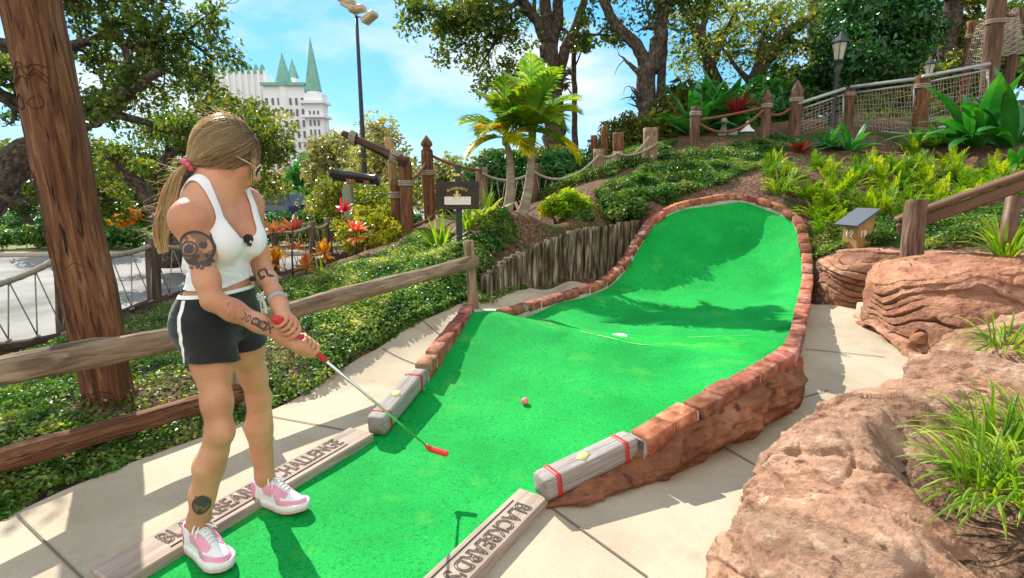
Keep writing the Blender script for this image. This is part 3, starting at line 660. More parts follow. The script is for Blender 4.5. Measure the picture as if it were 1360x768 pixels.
# ================================================================ rocks
M['redrock'] = pm('red_layered_rock', [(.13, .05, .028), (.27, .115, .065), (.38, .19, .115), (.48, .29, .19)], scale=3.5, rough=.85, bump=.9, bscale=38, stretch=(1, 1, 2.4), spec=.25, mid=(.28, .74), spots=[((.46, .30, .14), 5, .62, .15), ((.10, .045, .028), 15, .63, .1)], dist=.6, bdist=.02, nrough=.65)
def refine(v, f, n):
    t = tris(f)
    for _ in range(n):
        e = np.sort(np.concatenate([t[:, [0, 1]], t[:, [1, 2]], t[:, [2, 0]]]), 1); u, inv = np.unique(e, axis=0, return_inverse=True); mid = (v[u[:, 0]]+v[u[:, 1]])/2; k = len(v); v = np.concatenate([v, mid]); m_ = len(t); inv = inv.ravel()
        a, b_, c = inv[:m_]+k, inv[m_:2*m_]+k, inv[2*m_:]+k; t = np.concatenate([np.stack([t[:, 0], a, c], 1), np.stack([t[:, 1], b_, a], 1), np.stack([t[:, 2], c, b_], 1), np.stack([a, b_, c], 1)])
    return v, t
def rock_sdf(name, prims, label, h=.03, amp=1., strata=1., flow=None, mat='rock', seed=0, ground=-.25, levels=1, freq=9., pocket=None, ridge=None, boxy=0):
    allp = np.array([p[0] for p in prims]); rr = np.array([max(p[1]) for p in prims])
    lo = (allp-rr[:, None]).min(0)-.12; hi = (allp+rr[:, None]).max(0)+.12; lo[2] = max(lo[2], ground)
    s = SDF(lo, hi, h)
    for p in prims:
        if boxy:
            c_, r_ = p[0], p[1]
            s.put(c_-np.array(r_), c_+np.array(r_), lambda x, y, z, c_=c_, r_=r_: ((np.abs((x-c_[0])/r_[0])**boxy+np.abs((y-c_[1])/r_[1])**boxy+np.abs((z-c_[2])/r_[2])**(boxy*1.6))**(1/boxy)-1)*min(r_)*.9, .08)
        else: s.ell(p[0], p[1], None, k=p[3] if len(p) > 3 else .10)
    s.V[:, :, 0] = np.maximum(s.V[:, :, 0], .01)
    v, f = s.surf(); v = smooth_mesh(v, f, 2); v, f = refine(v, f, levels); v = smooth_mesh(v, f, 3); n = vnormals(v, f)
    big = fbm(v*1.5, 3, s=seed); v = v+n*(.07*amp*big)[:, None]; n = vnormals(v, f)
    wq = v+.16*np.stack([fbm(v*1.6, 3, s=seed+1), fbm(v*1.6+9, 3, s=seed+2), fbm(v*1.6+21, 3, s=seed+3)], -1)
    ax = np.array([.10, .06, 1.]) if flow is None else nrm(np.array(flow)); lay = wq @ ax*freq+.5*vnoise(wq*1.1, seed+4)
    k = np.floor(lay); fr = lay-k; hsh = lambda q: _h(q.astype(np.int64), (q*0).astype(np.int64)+seed, (q*0).astype(np.int64), 5)
    step = hsh(k)*(1-sm(fr, .86, 1.))+hsh(k+1)*sm(fr, .86, 1.)                       # beds that stand out or recede
    crev = np.exp(-((fr-.93)/.075)**2)*sm(vnoise(wq*2.3, seed+6), -.35, .25)         # open joints between the beds
    side = np.clip(1.15-np.abs(n[:, 2])**2*.9, .15, 1) if flow is None else 1.
    d = strata*side*(.026*step-.042*crev)+amp*(.020*fbm(v*3.3, 4, s=seed+7)+.010*ridged(wq*np.array([6., 6, 11]), 4, seed+8)-.004)
    pit = vnoise(v*8.5, seed+11)-.4*vnoise(v*19, seed+14); d -= .05*amp*sm(pit, .50, .80)*sm(vnoise(v*1.7, seed+12), -.15, .35); d += .0045*fbm(v*26, 3, s=seed+13)
    ck = np.abs(vnoise(wq*2.1+3, seed+16)); d -= .028*amp*np.exp(-(ck/.035)**2)*sm(vnoise(v*1.9, seed+17), -.1, .3)
    if ridge is not None:
        ql = (v+.10*np.stack([fbm(v*2.1, 2, s=seed+31), fbm(v*2.1+5, 2, s=seed+32), fbm(v*2.1+11, 2, s=seed+33)], -1)) @ frame(ridge).T
        d += .060*amp*((1-np.abs(vnoise(ql*np.array([1.1, 5.0, 4]), seed+21)))**2.2-.35)+.026*amp*((1-np.abs(vnoise(ql*np.array([2.2, 12, 10]), seed+22)))**2-.4)+.007*ridged(ql*np.array([9, 30, 26]), 2, seed+23)
        ck2 = vnoise(ql*np.array([1.3, 7, 6]), seed+24); d -= .030*np.exp(-(ck2/.05)**2)*sm(vnoise(ql*np.array([1.5, 3, 3]), seed+25), .0, .35)
    if pocket is not None: d = d*(1-pocket(v)*.7); v = v-np.outer(pocket(v)*.10, [0, 0, 1.])
    v = v+n*d[:, None]
    tone = 1+.16*hsh(k)*strata; tn = np.stack([tone, tone*(1+.05*hsh(k+7)), tone*(1+.08*hsh(k+7))], 1).clip(.6, 1.35)
    mb = MB(); mb.add(v, f, v, tn); o = mb.build(name, M[mat]); return tag(o, label, 'boulder')
PKT = P(1335, 625, z=.44)
def pocketA(v): return (1-sm(np.hypot((v[:, 0]-PKT[0])/.36, (v[:, 1]-PKT[1])/.46), .7, 1.1))*sm(v[:, 2], .25, .35)
ROCKA = [(np.array([1.02, 1.30, .02]), (.42, .62, .36)), (np.array([1.30, 1.80, .08]), (.40, .50, .36)), (np.array([1.75, 2.15, .10]), (.48, .48, .40)), (np.array([1.9, 1.5, .05]), (.75, .75, .36)),
         (np.array([2.40, 2.50, .14]), (.50, .46, .40)), (np.array([2.98, 2.82, .18]), (.58, .52, .44)), (np.array([1.15, .75, .0]), (.45, .6, .33)), (np.array([2.9, 2.2, .1]), (.8, .6, .42))]
rock_sdf('boulder', ROCKA, 'huge pinkish brown boulder in the near corner holding strappy grass', h=.03, amp=.72, strata=.46, flow=(.62, .62, .55), seed=3, levels=2, freq=6.0, pocket=pocketA, ridge=(.5, -.85, .0))
rock_sdf('boulder', [(np.array([3.98, 4.38, .2]), (.92, .66, .56)), (np.array([3.45, 4.0, .12]), (.42, .42, .40)), (np.array([4.7, 4.25, .25]), (.7, .7, .58)), (np.array([4.1, 3.85, .05]), (.8, .42, .40))], 'layered red boulder with ledges behind the near boulder', h=.03, amp=.5, strata=1.35, seed=12, levels=2, freq=13.5, boxy=2.9, mat='redrock')
rock_sdf('boulder', [(np.array([3.66, 5.36, .22]), (.36, .34, .46)), (np.array([3.55, 5.36, .45]), (.32, .28, .22)), (np.array([4.05, 5.25, .22]), (.45, .36, .46)), (np.array([4.1, 5.22, .48]), (.42, .3, .2)), (np.array([3.42, 5.42, .2]), (.27, .28, .38))], 'squat layered boulder below the number nineteen marker light', h=.03, amp=.4, strata=1.3, seed=21, levels=2, freq=13, boxy=2.9, mat='redrock')
rock_sdf('boulder', [(np.array([5.0, 5.0, .62]), (.42, .34, .32)), (np.array([5.5, 4.9, .7]), (.45, .36, .34))], 'smaller brown boulder under the sloping handrail', h=.03, amp=.6, strata=1.0, seed=31, levels=1, freq=9, mat='redrock')
# mulch in the boulder pocket
q = PKT; th = np.linspace(0, 2*math.pi, 28, endpoint=False); mb = MB(); rg = [np.c_[q[0]+np.cos(th)*.34*k, q[1]+np.sin(th)*.44*k, q[2]-.125+.04*(1-k*k)+.03*vnoise(np.c_[np.cos(th)*4*k, np.sin(th)*4*k, th*0])] for k in (1.35, .8, .55, .3, .002)]
i = np.arange(28); i2 = (i+1) % 28; mb.add(np.concatenate(rg), np.concatenate([np.stack([k*28+i, k*28+i2, (k+1)*28+i2, (k+1)*28+i], 1) for k in range(4)])); tag(mb.build('mulch', M['mulch']), 'dark mulch in the planting pocket of the near boulder', 'mulch', kind='stuff')
mb = MB(); q = P(1168, 428, z=.17); box(mb, q+np.array([.02, .12, .02]), (.12, .3, .2), frame([1, .1, 0]), .01); o = tag(mb.build('concrete_block', M['concrete']), 'small pale concrete step block at the end of the footpath', 'concrete block')
# ================================================================ log wall
LW = spline(LOGT, 60); s_ = np.concatenate([[0], np.cumsum(np.linalg.norm(np.diff(LW[:, :2], axis=0), axis=1))])
wall = thing('log_wall', (LW[30][0], LW[30][1], .2), 'curved retaining wall of upright weathered logs below the palms', 'retaining wall')
r_ = np.random.default_rng(4); a = 0; i = 0
while a < s_[-1]:
    d = r_.uniform(.108, .138); q = np.array([np.interp(a+d/2, s_, LW[:, k]) for k in range(3)]); tz = q[2]+r_.normal()*.005
    mb = MB(); tube(mb, np.linspace([q[0], q[1], .1], [q[0]+r_.normal()*.006, q[1], tz], 14), d/2*np.r_[np.full(13, .93), .84], 14, wob=.045, seed=i*1.7, tint=np.full(3, r_.uniform(.7, 1.2)))
    mb.build('log', M['logs'], wall); a += d*.98; i += 1
# ================================================================ split rail fence
def rail(mb, a, b, r, seed, sag=0, n=30, seg=12, sq=3, flat=(1, .75)):
    p = spline([a, (np.array(a)+b)/2+np.array([0, 0, -sag]), b], n); tube(mb, p, np.full(n, r)*(1+.08*vnoise(np.c_[np.arange(n)*.3, np.full(n, seed), np.zeros(n)])), seg, wob=.13, sq=sq, flat=flat, seed=seed, wsc=9)
fp = P(630, 402, z=.24); fp = P(630, 402, y=4.86)
fence = thing('rail_fence', (fp[0], fp[1], fp[2]), 'grey weathered split rail fence behind the woman', 'fence')
mb = MB(); pt = P(622, 320, y=4.86); tube(mb, np.linspace(fp-[0, 0, .15], pt, 14), .048, 10, wob=.12, sq=3.5, seed=5); mb.build('post', M['oldwood'], fence)
ra, rb = P(-70, 506, y=2.12), P(632, 347, y=4.84); rm = P(300, 436, y=3.12)
mb = MB(); rail(mb, ra, rm, .066, 2); mb.build('rail', M['oldwood'], fence)
mb = MB(); rail(mb, rm+np.array([-.03, -.05, .0]), rb, .058, 4); mb.build('rail', M['oldwood'], fence)
q0 = P(318, 522, y=3.12); mb = MB(); rail(mb, P(-70, 632, y=2.1), q0, .056, 7, flat=(1, .8)); mb.build('rail', M['redwood'], fence)
mb = MB(); tube(mb, np.linspace([q0[0], q0[1]+.05, .0], [rm[0]+.01, rm[1]+.05, .72], 14), .055, 10, wob=.12, sq=3.5, seed=8); mb.build('post', M['oldwood'], fence)
# ================================================================ leaning carved post
b0 = P(152, 566, y=3.05); t0 = P(40, -5, y=2.92); t1 = t0+(t0-b0)*.75
mb = MB(); n = 46; ln = np.linspace(b0+(b0-t0)*.08, t1, n); tube(mb, ln, .132*(1+.02*np.sin(np.arange(n)*.7)), 26, wob=.07, seed=3, wsc=5)
o = tag(mb.build('leaning_post', M['redwood']), 'thick leaning reddish timber post carved with wavy faces by the fence', 'wooden post')
# carved grooves: wavy lines cut in the post
ax_ = nrm(t1-b0); sd = nrm(np.cross(ax_, [0, 1, 0])); tow = np.cross(sd, ax_); tow = tow if tow[1] < 0 else -tow
cg = MB(); r_ = np.random.default_rng(11)
def groove(h0, pts, w=.004):
    q = []
    for x_, z_ in spline(np.array([(a, b, 0) for a, b in pts]), 26)[:, :2]:
        th = x_/.132; c_ = b0+(t0-b0)*(h0)+ax_*z_; q.append(c_+(sd*math.sin(th)+tow*math.cos(th))*.134)
    tube(cg, q, w, 5)
for h0 in (.86, .44, .12):
    for k in range(3): 
        y_ = k*.03-.09; groove(h0, [(-.09-.01*k, y_+r_.normal()*.01), (-.05, y_+.03+r_.normal()*.012), (-.015, y_+.005+r_.normal()*.012), (.02, y_+.04+r_.normal()*.012), (.06, y_+r_.normal()*.012), (.1, y_-.02)], .0026)
    groove(h0, [(-.05, -.14), (-.06, -.19), (-.02, -.21), (.01, -.18), (-.03, -.15)], .0028); groove(h0, [(.04, -.15), (.035, -.2), (.07, -.21), (.09, -.17), (.05, -.14)], .0028)
for k in range(7): x_ = r_.uniform(-.1, .1); y_ = r_.uniform(-.2, 2); groove(.1, [(x_, y_), (x_+r_.normal()*.01, y_+.2), (x_+r_.normal()*.012, y_+.45)], .002)
M['groove'] = pm('carved_groove', [(.05, .02, .012), (.09, .035, .018)], rough=.95); cg.build('carving', M['groove'], o)
# ================================================================ rope railing along the drive
M['railpost'] = pm('rail_post_wood', [(.03, .022, .018), (.09, .065, .05), (.15, .12, .10)], scale=5, rough=.9, bump=.8, bscale=16, stretch=(5, 5, .6), spec=.15)
def rope(mb, a, b, sag, r=.012, n=26, seg=8):
    p = np.linspace(a, b, n); t = np.linspace(0, 1, n); p[:, 2] -= sag*4*t*(1-t); tube(mb, p, r*(1+.08*np.sin(np.arange(n)*2.3)), seg, tint=None); return p
RP = [(-70, 385, 480, 4.0), (84, 335, 455, 4.9), (203, 322, 408, 6.0), (300, 315, 380, 7.0), (365, 303, 370, 7.7), (414, 297, 355, 8.3), (437, 292, 345, 8.5), (478, 288, 335, 8.9)]
rr = thing('rope_railing', P(203, 410, y=6.0), 'rope railing with dark posts and a timber kerb along the drive', 'railing')
tops = []
for k, (u, vt, vb, y) in enumerate(RP):
    a, b = P(u, vb, y=y), P(u, vt, y=y); tops.append(b)
    mb = MB(); tube(mb, np.linspace(a-[0, 0, .3], b+[0, 0, .03], 12), .075 if k < 4 else .05, 12, wob=.08, seed=k*3.1); mb.build('post', M['railpost'], rr)
for k in range(len(tops)-1):
    mb = MB(); p = rope(mb, tops[k]+[.0, -.02, -.03], tops[k+1]+[0, -.02, -.03], .06, .028 if k < 3 else .018, 30, 10); mb.build('rope', M['rope'], rr)
    mb = MB(); m_ = 4 if k < 3 else 3
    for j in range(m_):
        lo_ = (tops[k]*(1-(j+.5)/m_)+tops[k+1]*(j+.5)/m_); zb = P(RP[k][0], RP[k][2], y=RP[k][3])[2]*(1-(j+.5)/m_)+P(RP[k+1][0], RP[k+1][2], y=RP[k+1][3])[2]*(j+.5)/m_+.12
        bt = lo_.copy(); bt[2] = zb
        for e in (j/m_, (j+1)/m_):
            q = p[int(e*29)]; tube(mb, np.linspace(q, bt, 4), .006, 5)
        tube(mb, [bt-[.02, 0, .02], bt+[.02, 0, .0]], .012, 6)
    mb.build('net_cord', M['rope'], rr)
mb = MB(); pts = np.array([P(u, vb+4, y=y) for u, vt, vb, y in RP]); pts = pts+np.array([.05, -.06, .02])
tube(mb, spline(pts, 60), .10, 10, wob=.06, sq=5, flat=(1.25, .5), wsc=4); mb.build('timber_kerb', M['darkwood'], rr)
# ================================================================ pirate posts with ropes
def turned_post(name, a, b, r, label, cat, mat, style, group=None, seed=1, wrap=(.78,)):
    a = np.array([a[0], a[1], min(a[2], HTs(a[0], a[1]))]); root = thing(name, a, label, cat, group); n = 24; p = np.linspace(a-np.array([0, 0, .2]), b, n); rad = np.full(n, r)
    if style == 'notch': p = np.linspace(a-np.array([0, 0, .2]), a+(b-a)*.84, n)
    mb = MB(); tube(mb, p, rad, 12, wob=.07, seed=seed)
    if style == 'notch':
        d = b-a; tube(mb, [a+d*.84, a+d*.87, a+d*.88, a+d*.90, a+d*.93, b], [r*.98, r*.62, r*.62, r*.95, r*.9, r*.12], 12, sq=3)
    if style == 'point': d = b-a; tube(mb, [a+d*.98, b, b+nrm(d)*r*.5, b+nrm(d)*r*2.0], [r, r*1.02, r*.9, r*.1], 8)
    mb.build('shaft', mat, root)
    if wrap:
        mb = MB()
        for w_ in wrap:
            for k in range(3): q = a+(b-a)*w_+nrm(b-a)*(k-1)*.024; th = np.linspace(0, 2*math.pi, 17); tube(mb, q+np.outer(np.cos(th)*(r+.008), [1, 0, 0])+np.outer(np.sin(th)*(r+.008), [0, 1, 0]), .012, 6, cap=False)
        mb.build('rope_wrap', M['rope'], root)
    return root
gr = 'posts of the rope fence on the mound'
A1, B1 = P(528, 306, y=7.5), P(515, 183, y=7.6)
A2, B2 = P(541, 304, y=7.3), P(538, 214, y=7.3)
A3, B3 = P(571, 268, y=7.9), P(566, 180, y=7.9)
M['lightpost'] = pm('tan_post', [(.18, .09, .04), (.34, .2, .09), (.42, .27, .14)], scale=5, rough=.85, bump=.7, stretch=(5, 5, .6))
ps = thing('spliced_post', A1, 'tan crooked pole spliced onto a dark red stump', 'wooden post', gr)
mb = MB(); sp_ = P(522, 240, y=7.53); tube(mb, spline([sp_-[0, 0, .1], P(520, 215, y=7.56), B1], 14), .055, 10, wob=.12, seed=2); mb.build('pole', M['lightpost'], ps)
mb = MB(); tube(mb, np.linspace(A1-[0, 0, .2], P(525, 238, y=7.48), 12), .075, 12, wob=.08, seed=4); mb.build('stump', M['redwood'], ps)
mb = MB()
for k in range(3): tube(mb, [P(526, 262, y=7.48)+np.array([math.cos(q)*.085, math.sin(q)*.085, .03*k]) for q in np.linspace(0, 2*math.pi, 15)], .014, 6)
mb.build('rope_wrap', M['rope'], ps)
turned_post('hitching_post', A2, B2, .085, 'flat topped dark red post carrying the end of the tilted boom', 'wooden post', M['redwood'], '', gr, 3, (.70,))
turned_post('finial_post', A3, B3, .085, 'tall dark red post with a notched pointed top', 'wooden post', M['redwood'], 'notch', gr, 5, (.62,))
mb = MB(); tube(mb, np.linspace(P(455, 177, y=7.3), P(541, 217, y=7.25), 16), np.linspace(.045, .07, 16), 10, wob=.1, seed=6); bm = tag(mb.build('boom', M['darkwood']), 'dark tilted wooden boom lashed across two posts', 'wooden boom')
for u, v_, n_ in ((466, 182, 4), (520, 207, 6)):
    mb = MB()
    for k in range(n_): c_ = P(u+k*2, v_+k, y=7.28); tube(mb, [c_+np.array([math.sin(q)*.02, math.cos(q)*.075, math.sin(q)*.078]) for q in np.linspace(0, 2*math.pi, 13)], .012, 6)
    mb.build('lashing', M['rope'], bm)
for a_, b_, lb in ((P(545, 238, y=7.3), P(566, 216, y=7.85), 'short upper rope between the two dark red posts'), (P(574, 207, y=7.9), P(638, 226, y=8.2), 'long rope running right from the notched dark red post'), (P(545, 300, y=7.3), P(580, 282, y=7.8), 'low rope at the foot of the dark red posts')):
    mb = MB(); rope(mb, a_, b_, .04, .02); tag(mb.build('thick_rope', M['redrope']), lb, 'rope', 'brown ropes of the dark red posts')
# ---- mid rope fence of posts behind the palms
gm = 'posts of the rope fence by the hedge'
MP = [(640, 222, 288, 8.3, .09, 'oldwood', 'grey netted post just right of the dark name sign'), (709, 217, 275, 8.6, .105, 'tanwood', 'short fat tan post right behind the palm trunks'), (795, 198, 258, 8.6, .085, 'oldwood', 'grey post carrying the rope beside the bush'), (821, 176, 246, 9.0, .09, 'tanwood', 'post with a red upper half and pale lower half'), (803, 168, 232, 9.6, .06, 'redwood', 'red brown post rising behind the pale halved post'), (789, 180, 240, 9.8, .06, 'redwood', 'thinner red brown post left of its taller twin'), (864, 170, 225, 9.0, .12, 'oldwood', 'stout grey post wrapped in rope at the mound top')]
for k, (u, vt, vb, y, r, m_, lb) in enumerate(MP):
    a, b = P(u, vb, y=y), P(u, vt, y=y); root = thing('fence_post', a, lb, 'wooden post', gm); mb = MB()
    if k == 3:
        c_ = a*.35+b*.65-np.array([0, 0, .0]); tube(mb, np.linspace(a-[0, 0, .2], c_, 10), r, 12, wob=.06, seed=k); mb.build('lower_half', M['oldwood'], root); mb = MB(); tube(mb, np.linspace(c_-[0, 0, .01], b, 8), r*.98, 12, wob=.06, seed=k+9); mb.build('upper_half', M['redwood'], root)
    else: tube(mb, np.linspace(a-[0, 0, .2], b, 12), r, 12, wob=.08, seed=k*1.3+2); mb.build('shaft', M[m_], root)
rf = MB(); pr = []
for (u0, v0, y0), (u1, v1, y1), sg in (((640, 230, 8.3), (709, 228, 8.6), .12), ((709, 228, 8.6), (795, 207, 8.6), .22), ((795, 206, 8.6), (821, 203, 8.95), .05), ((821, 203, 8.9), (862, 182, 8.95), .14), ((821, 205, 8.9), (874, 189, 8.95), .08)):
    pr.append(rope(rf, P(u0, v0, y=y0-.1), P(u1, v1, y=y1-.1), sg, .02))
for p in pr[:4]:
    for k in range(3, 24, 6):
        for e in (-2, 2): tube(rf, [p[min(25, k+e)], p[k]-[0, 0, .42]], .006, 4)
tag(rf.build('rope', M['rope']), 'pale sagging rope with hanging netting strung along the hedge', 'rope')
# ---- upper right rope posts
gu = 'posts of the walkway at the hill top'
for (u, vt, vb, y, r, st, lb) in ((922, 142, 187, 9.9, .085, '', 'short brown walkway post with a white cap left of the red rope'), (1016, 132, 182, 10.0, .085, 'point', 'brown walkway post with a pointed red top holding the red rope'), (1055, 122, 182, 10.0, .10, 'point', 'brown walkway post with a pointed top starting the net panels'),
                              (1126, 116, 168, 10.1, .085, '', 'brown walkway post beside the taller lamp post'), (1221, 100, 182, 9.5, .105, '', 'dark brown walkway post standing below the smaller lantern'), (1320, -60, 95, 10.0, .135, '', 'thick tall brown pole wrapped in rope near the upper right corner'), (1287, 28, 92, 11.0, .08, '', 'slim dark brown pole left of the thick tall pole'), (1349, 14, 60, 11.5, .10, '', 'brown pole at the top end of the rising net')):
    turned_post('walkway_post', P(u, vb, y=y), P(u+(vb-vt)*.06, vt, y=y), r, lb, 'wooden post', M['tanwood'] if u not in (1221, 1287) else M['redwood'], st, gu, u*.1, (.82,) if u != 1320 else (.58,))
for a_, b_, sg_, lb in ((P(924, 160, y=9.9), P(1016, 142, y=10), .02, 'taut upper red brown rope left of the pointed walkway posts'), (P(924, 160, y=9.85), P(1014, 146, y=9.95), .28, 'slack lower red brown rope left of the pointed walkway posts'), (P(1020, 150, y=10), P(1056, 138, y=10), .1, 'short red brown rope between the two pointed walkway posts'), (P(1326, 6, y=10), P(1352, 18, y=11.4), .1, 'short rope by the top of the rising net')):
    mb = MB(); rope(mb, a_, b_, sg_, .023); tag(mb.build('red_rope', M['redrope']), lb, 'rope', 'red brown ropes of the hilltop walkway')
def net_panel(mbf, mbn, q00, q10, q01, q11, nu, nv, r=.006, diag=True):
    L = lambda a, b: q00*(1-a)*(1-b)+q10*a*(1-b)+q01*(1-a)*b+q11*a*b
    if mbf is not None:
        for a, b in ((q00, q10), (q01, q11), (q00, q01), (q10, q11)): tube(mbf, [a, b], .018, 6)
    for i in range(nu+1):
        s_ = [L(i/nu+.012*math.sin(i*5+k*.9), k/8) for k in range(9)]; tube(mbn, s_, r, 4, cap=False)
    for j in range(nv+1):
        s_ = [L(k/10, j/nv+.02*math.sin(j*3+k*1.3)) for k in range(11)]; tube(mbn, s_, r, 4, cap=False)
nf = thing('net_railing', P(1126, 170, y=10.1), 'galvanised pipe railing filled with rope netting on the hilltop walkway', 'railing')
for (u0, t0_, b0_, y0), (u1, t1_, b1_, y1), nu in (((1062, 141, 183, 10.0), (1120, 121, 165, 10.1), 11), ((1131, 119, 172, 10.1), (1214, 108, 179, 9.55), 20), ((1228, 105, 176, 9.45), (1312, 88, 150, 9.8), 20)):
    fr, ne = MB(), MB(); o_ = 7
    net_panel(fr, ne, P(u0, b0_, y=y0), P(u1, b1_, y=y1), P(u0, t0_+5, y=y0), P(u1, t1_+5, y=y1), nu, 9)
    tube(fr, [P(u0-2, t0_-3, y=y0-.08), P(u1+2, t1_-3, y=y1-.08)], .03, 8)
    pf = fr.build('panel_frame', M['steel'], nf); ne.build('netting', M['rope'], pf)
sn = thing('stair_net', P(1300, 85, y=10.5), 'rising rope net between the tall poles at the upper right', 'net')
ne = MB(); net_panel(None, ne, P(1282, 88, y=10.9), P(1316, 95, y=10.3), P(1296, 35, y=10.9), P(1322, 24, y=10.2), 10, 12, .01); net_panel(None, ne, P(1322, 75, y=10.3), P(1360, 70, y=11.3), P(1326, 24, y=10.3), P(1352, 10, y=11.4), 14, 16, .011); ne.build('netting', M['rope'], sn)
# ================================================================ lamps
M['lampglass'] = pm('frosted_glass', [(.55, .52, .42), (.72, .70, .6)], scale=12, rough=.25, spec=.5, trans=.4, tcol=(1, 1, .9))
def lantern(root, top, s):
    c = np.asarray(top, float)
    mb = MB(); lathe(mb, [(.0, .0), (.012, -.01), (.02, -.03), (.008, -.05), (.03, -.075), (.035, -.09), (.05, -.10), (.125, -.155), (.155, -.17), (.155, -.18), (.12, -.185)], c, 20) if 0 else lathe(mb, [(r*s, z*s) for r, z in ((.0, .0), (.02, -.02), (.03, -.05), (.012, -.09), (.05, -.14), (.07, -.2), (.2, -.32), (.26, -.37), (.26, -.40), (.2, -.41))], c, 6); mb.build('roof', M['black'], root, smooth=False)
    mb = MB(); lathe(mb, [(r*s, z*s) for r, z in ((.195, -.41), (.125, -.86), (.0, -.86))], c, 6); gl = mb.build('glass', M['lampglass'], root, smooth=False)
    mb = MB()
    for k in range(6):
        q = k*math.pi/3; tube(mb, [c+np.array([math.cos(q)*.2*s, math.sin(q)*.2*s, -.41*s]), c+np.array([math.cos(q)*.13*s, math.sin(q)*.13*s, -.87*s])], .012*s, 5)
    lathe(mb, [(r*s, z*s) for r, z in ((.14, -.85), (.14, -.90), (.06, -.97), (.075, -1.0), (.05, -1.05), (.0, -1.05))], c, 12); mb.build('frame', M['black'], root)
y = 10.1; lb_, lt_ = P(1104, 166, y=y), P(1118, 37, y=y); s_ = .53
lp = thing('lamp_post', lb_, 'tall black lamp post with frosted six sided lantern', 'lamp post', 'black garden lamps'); lt_ = np.array([lb_[0]+.0, lb_[1], lt_[2]]); lantern(lp, lt_, .62)
mb = MB(); lathe(mb, [(.075, -.3), (.075, .12), (.05, .2), (.045, .3), (.04, lt_[2]-lb_[2]-.75), (.055, lt_[2]-lb_[2]-.7), (.04, lt_[2]-lb_[2]-.62)], lb_, 14); mb.build('pole', M['black'], lp)
l2 = P(1237, 72, y=9.45); lp2 = thing('post_lantern', l2-np.array([0, 0, .4]), 'small black lantern on a bracket above the dark walkway post', 'lantern', 'black garden lamps'); lantern(lp2, l2, .40)
mb = MB(); tube(mb, [l2-[0, 0, .40], l2-[.06, 0, .44], P(1222, 102, y=9.5)], .02, 8); mb.build('bracket', M['black'], lp2)
# ================================================================ name sign
yb = 5.75; sb_ = P(612, 327, y=yb); st_ = P(607, 226, y=yb)
sg = thing('name_sign', sb_, 'dark wooden name sign with gold lettering and a pale plaque', 'sign')
mb = MB(); box(mb, (sb_+st_)/2-[0, 0, .05], (.062, .05, st_[2]-sb_[2]+.2), None, .004); mb.build('post', M['black'], sg, smooth=False)
mb = MB(); q = P(607, 232.5, y=yb); box(mb, q, (.068, .056, .026), None, .002); mb.build('gold_band', M['yellow'], sg, smooth=False)
bc = P(608, 259.5, y=yb-.045); bw = 56/FPX*bc[1]*1.0; bh = .285; rd = nrm([1, -.07, 0]); up_ = np.array([0, 0, 1.]); A = np.array([rd, np.cross(up_, rd), up_])
out_ = []
rr_ = np.random.default_rng(2)
for k in range(44):
    t_ = k/44*4; e = int(t_); f_ = t_-e; x_, z_ = [(-.5+f_, -.5), (.5, -.5+f_), (.5-f_, .5), (-.5, .5-f_)][e]
    j = rr_.normal()*.008; out_.append((x_*bw*(1+(j if e in (1, 3) else 0)*3), z_*bh*(1+(j if e in (0, 2) else 0)*2)))
out_ = np.array(out_); th_ = .028; fr_ = bc+np.outer(out_[:, 0], rd)+np.outer(out_[:, 1], up_)-A[1]*th_/2; bk = fr_+A[1]*th_
mb = MB(); n = 44; i = np.arange(n); i2 = (i+1) % n; c0 = fr_.mean(0); c1 = bk.mean(0)
M['signboard'] = pm('sign_board', [(.022, .012, .01), (.045, .026, .02)], scale=6, rough=.6, bump=.4, stretch=(1, 6, 6))
mb.add(np.concatenate([fr_, bk, [c0, c1]]), [np.stack([i, n+i, n+i2, i2], 1), np.concatenate([np.stack([i, i2, np.full(n, 2*n)], 1), np.stack([n+i2, n+i, np.full(n, 2*n+1)], 1)])]); mb.build('board', M['signboard'], sg, smooth=False)
fo = bc-A[1]*(th_/2+.003)
mb = MB(); box(mb, fo-up_*.055, (bw*.62, .004, .082), A, .001); pq = mb.build('plaque', flat('pale_plaque', (.72, .66, .6), .5), sg, smooth=False)
for k, tx in enumerate(('A LEGEND OF THE CARIBBEAN SEA WAS', 'FEARED BY EVERY CREW THAT SAILED', 'FROM PORT TO PORT WITH HIS SHIP')): 
    o_ = lettering('IIII III IIIIII III IIII III III' if 0 else '- ---- --- ------ --- -- ----- ---', fo-up_*(.034+k*.02)-A[1]*.004-rd*bw*.28, rd, up_, .016, pq, M['carved'], .001, 'text_line', width=bw*.56)
txt = "BLACKBEARD'S"
for k, chh in enumerate(txt):
    an = (k-(len(txt)-1)/2)/(len(txt)-1)*1.25; rad_ = .155; c_ = fo+rd*math.sin(an)*rad_*1.02+up_*(math.cos(an)*rad_*.75-.055)
    r2 = rd*math.cos(an)-up_*math.sin(an)*.8; r2 = nrm(r2); lettering(chh, c_-r2*.012, r2, np.cross(r2, A[1])*-1 if False else nrm(np.cross(A[1], r2))*-1, .036, sg, M['yellow'], .003, 'letter')
mb = MB(); c_ = fo+up_*.022-rd*.005; box(mb, c_, (.028, .004, .05), A, .001); box(mb, c_-up_*.028, (.085, .004, .011), np.array([nrm(rd+.35*up_), A[1], nrm(up_-.35*rd)]), 0); box(mb, c_-up_*.028-A[1]*.002, (.085, .004, .011), np.array([nrm(rd-.35*up_), A[1], nrm(up_+.35*rd)]), 0); mb.build('emblem', M['yellow'], sg, smooth=False)
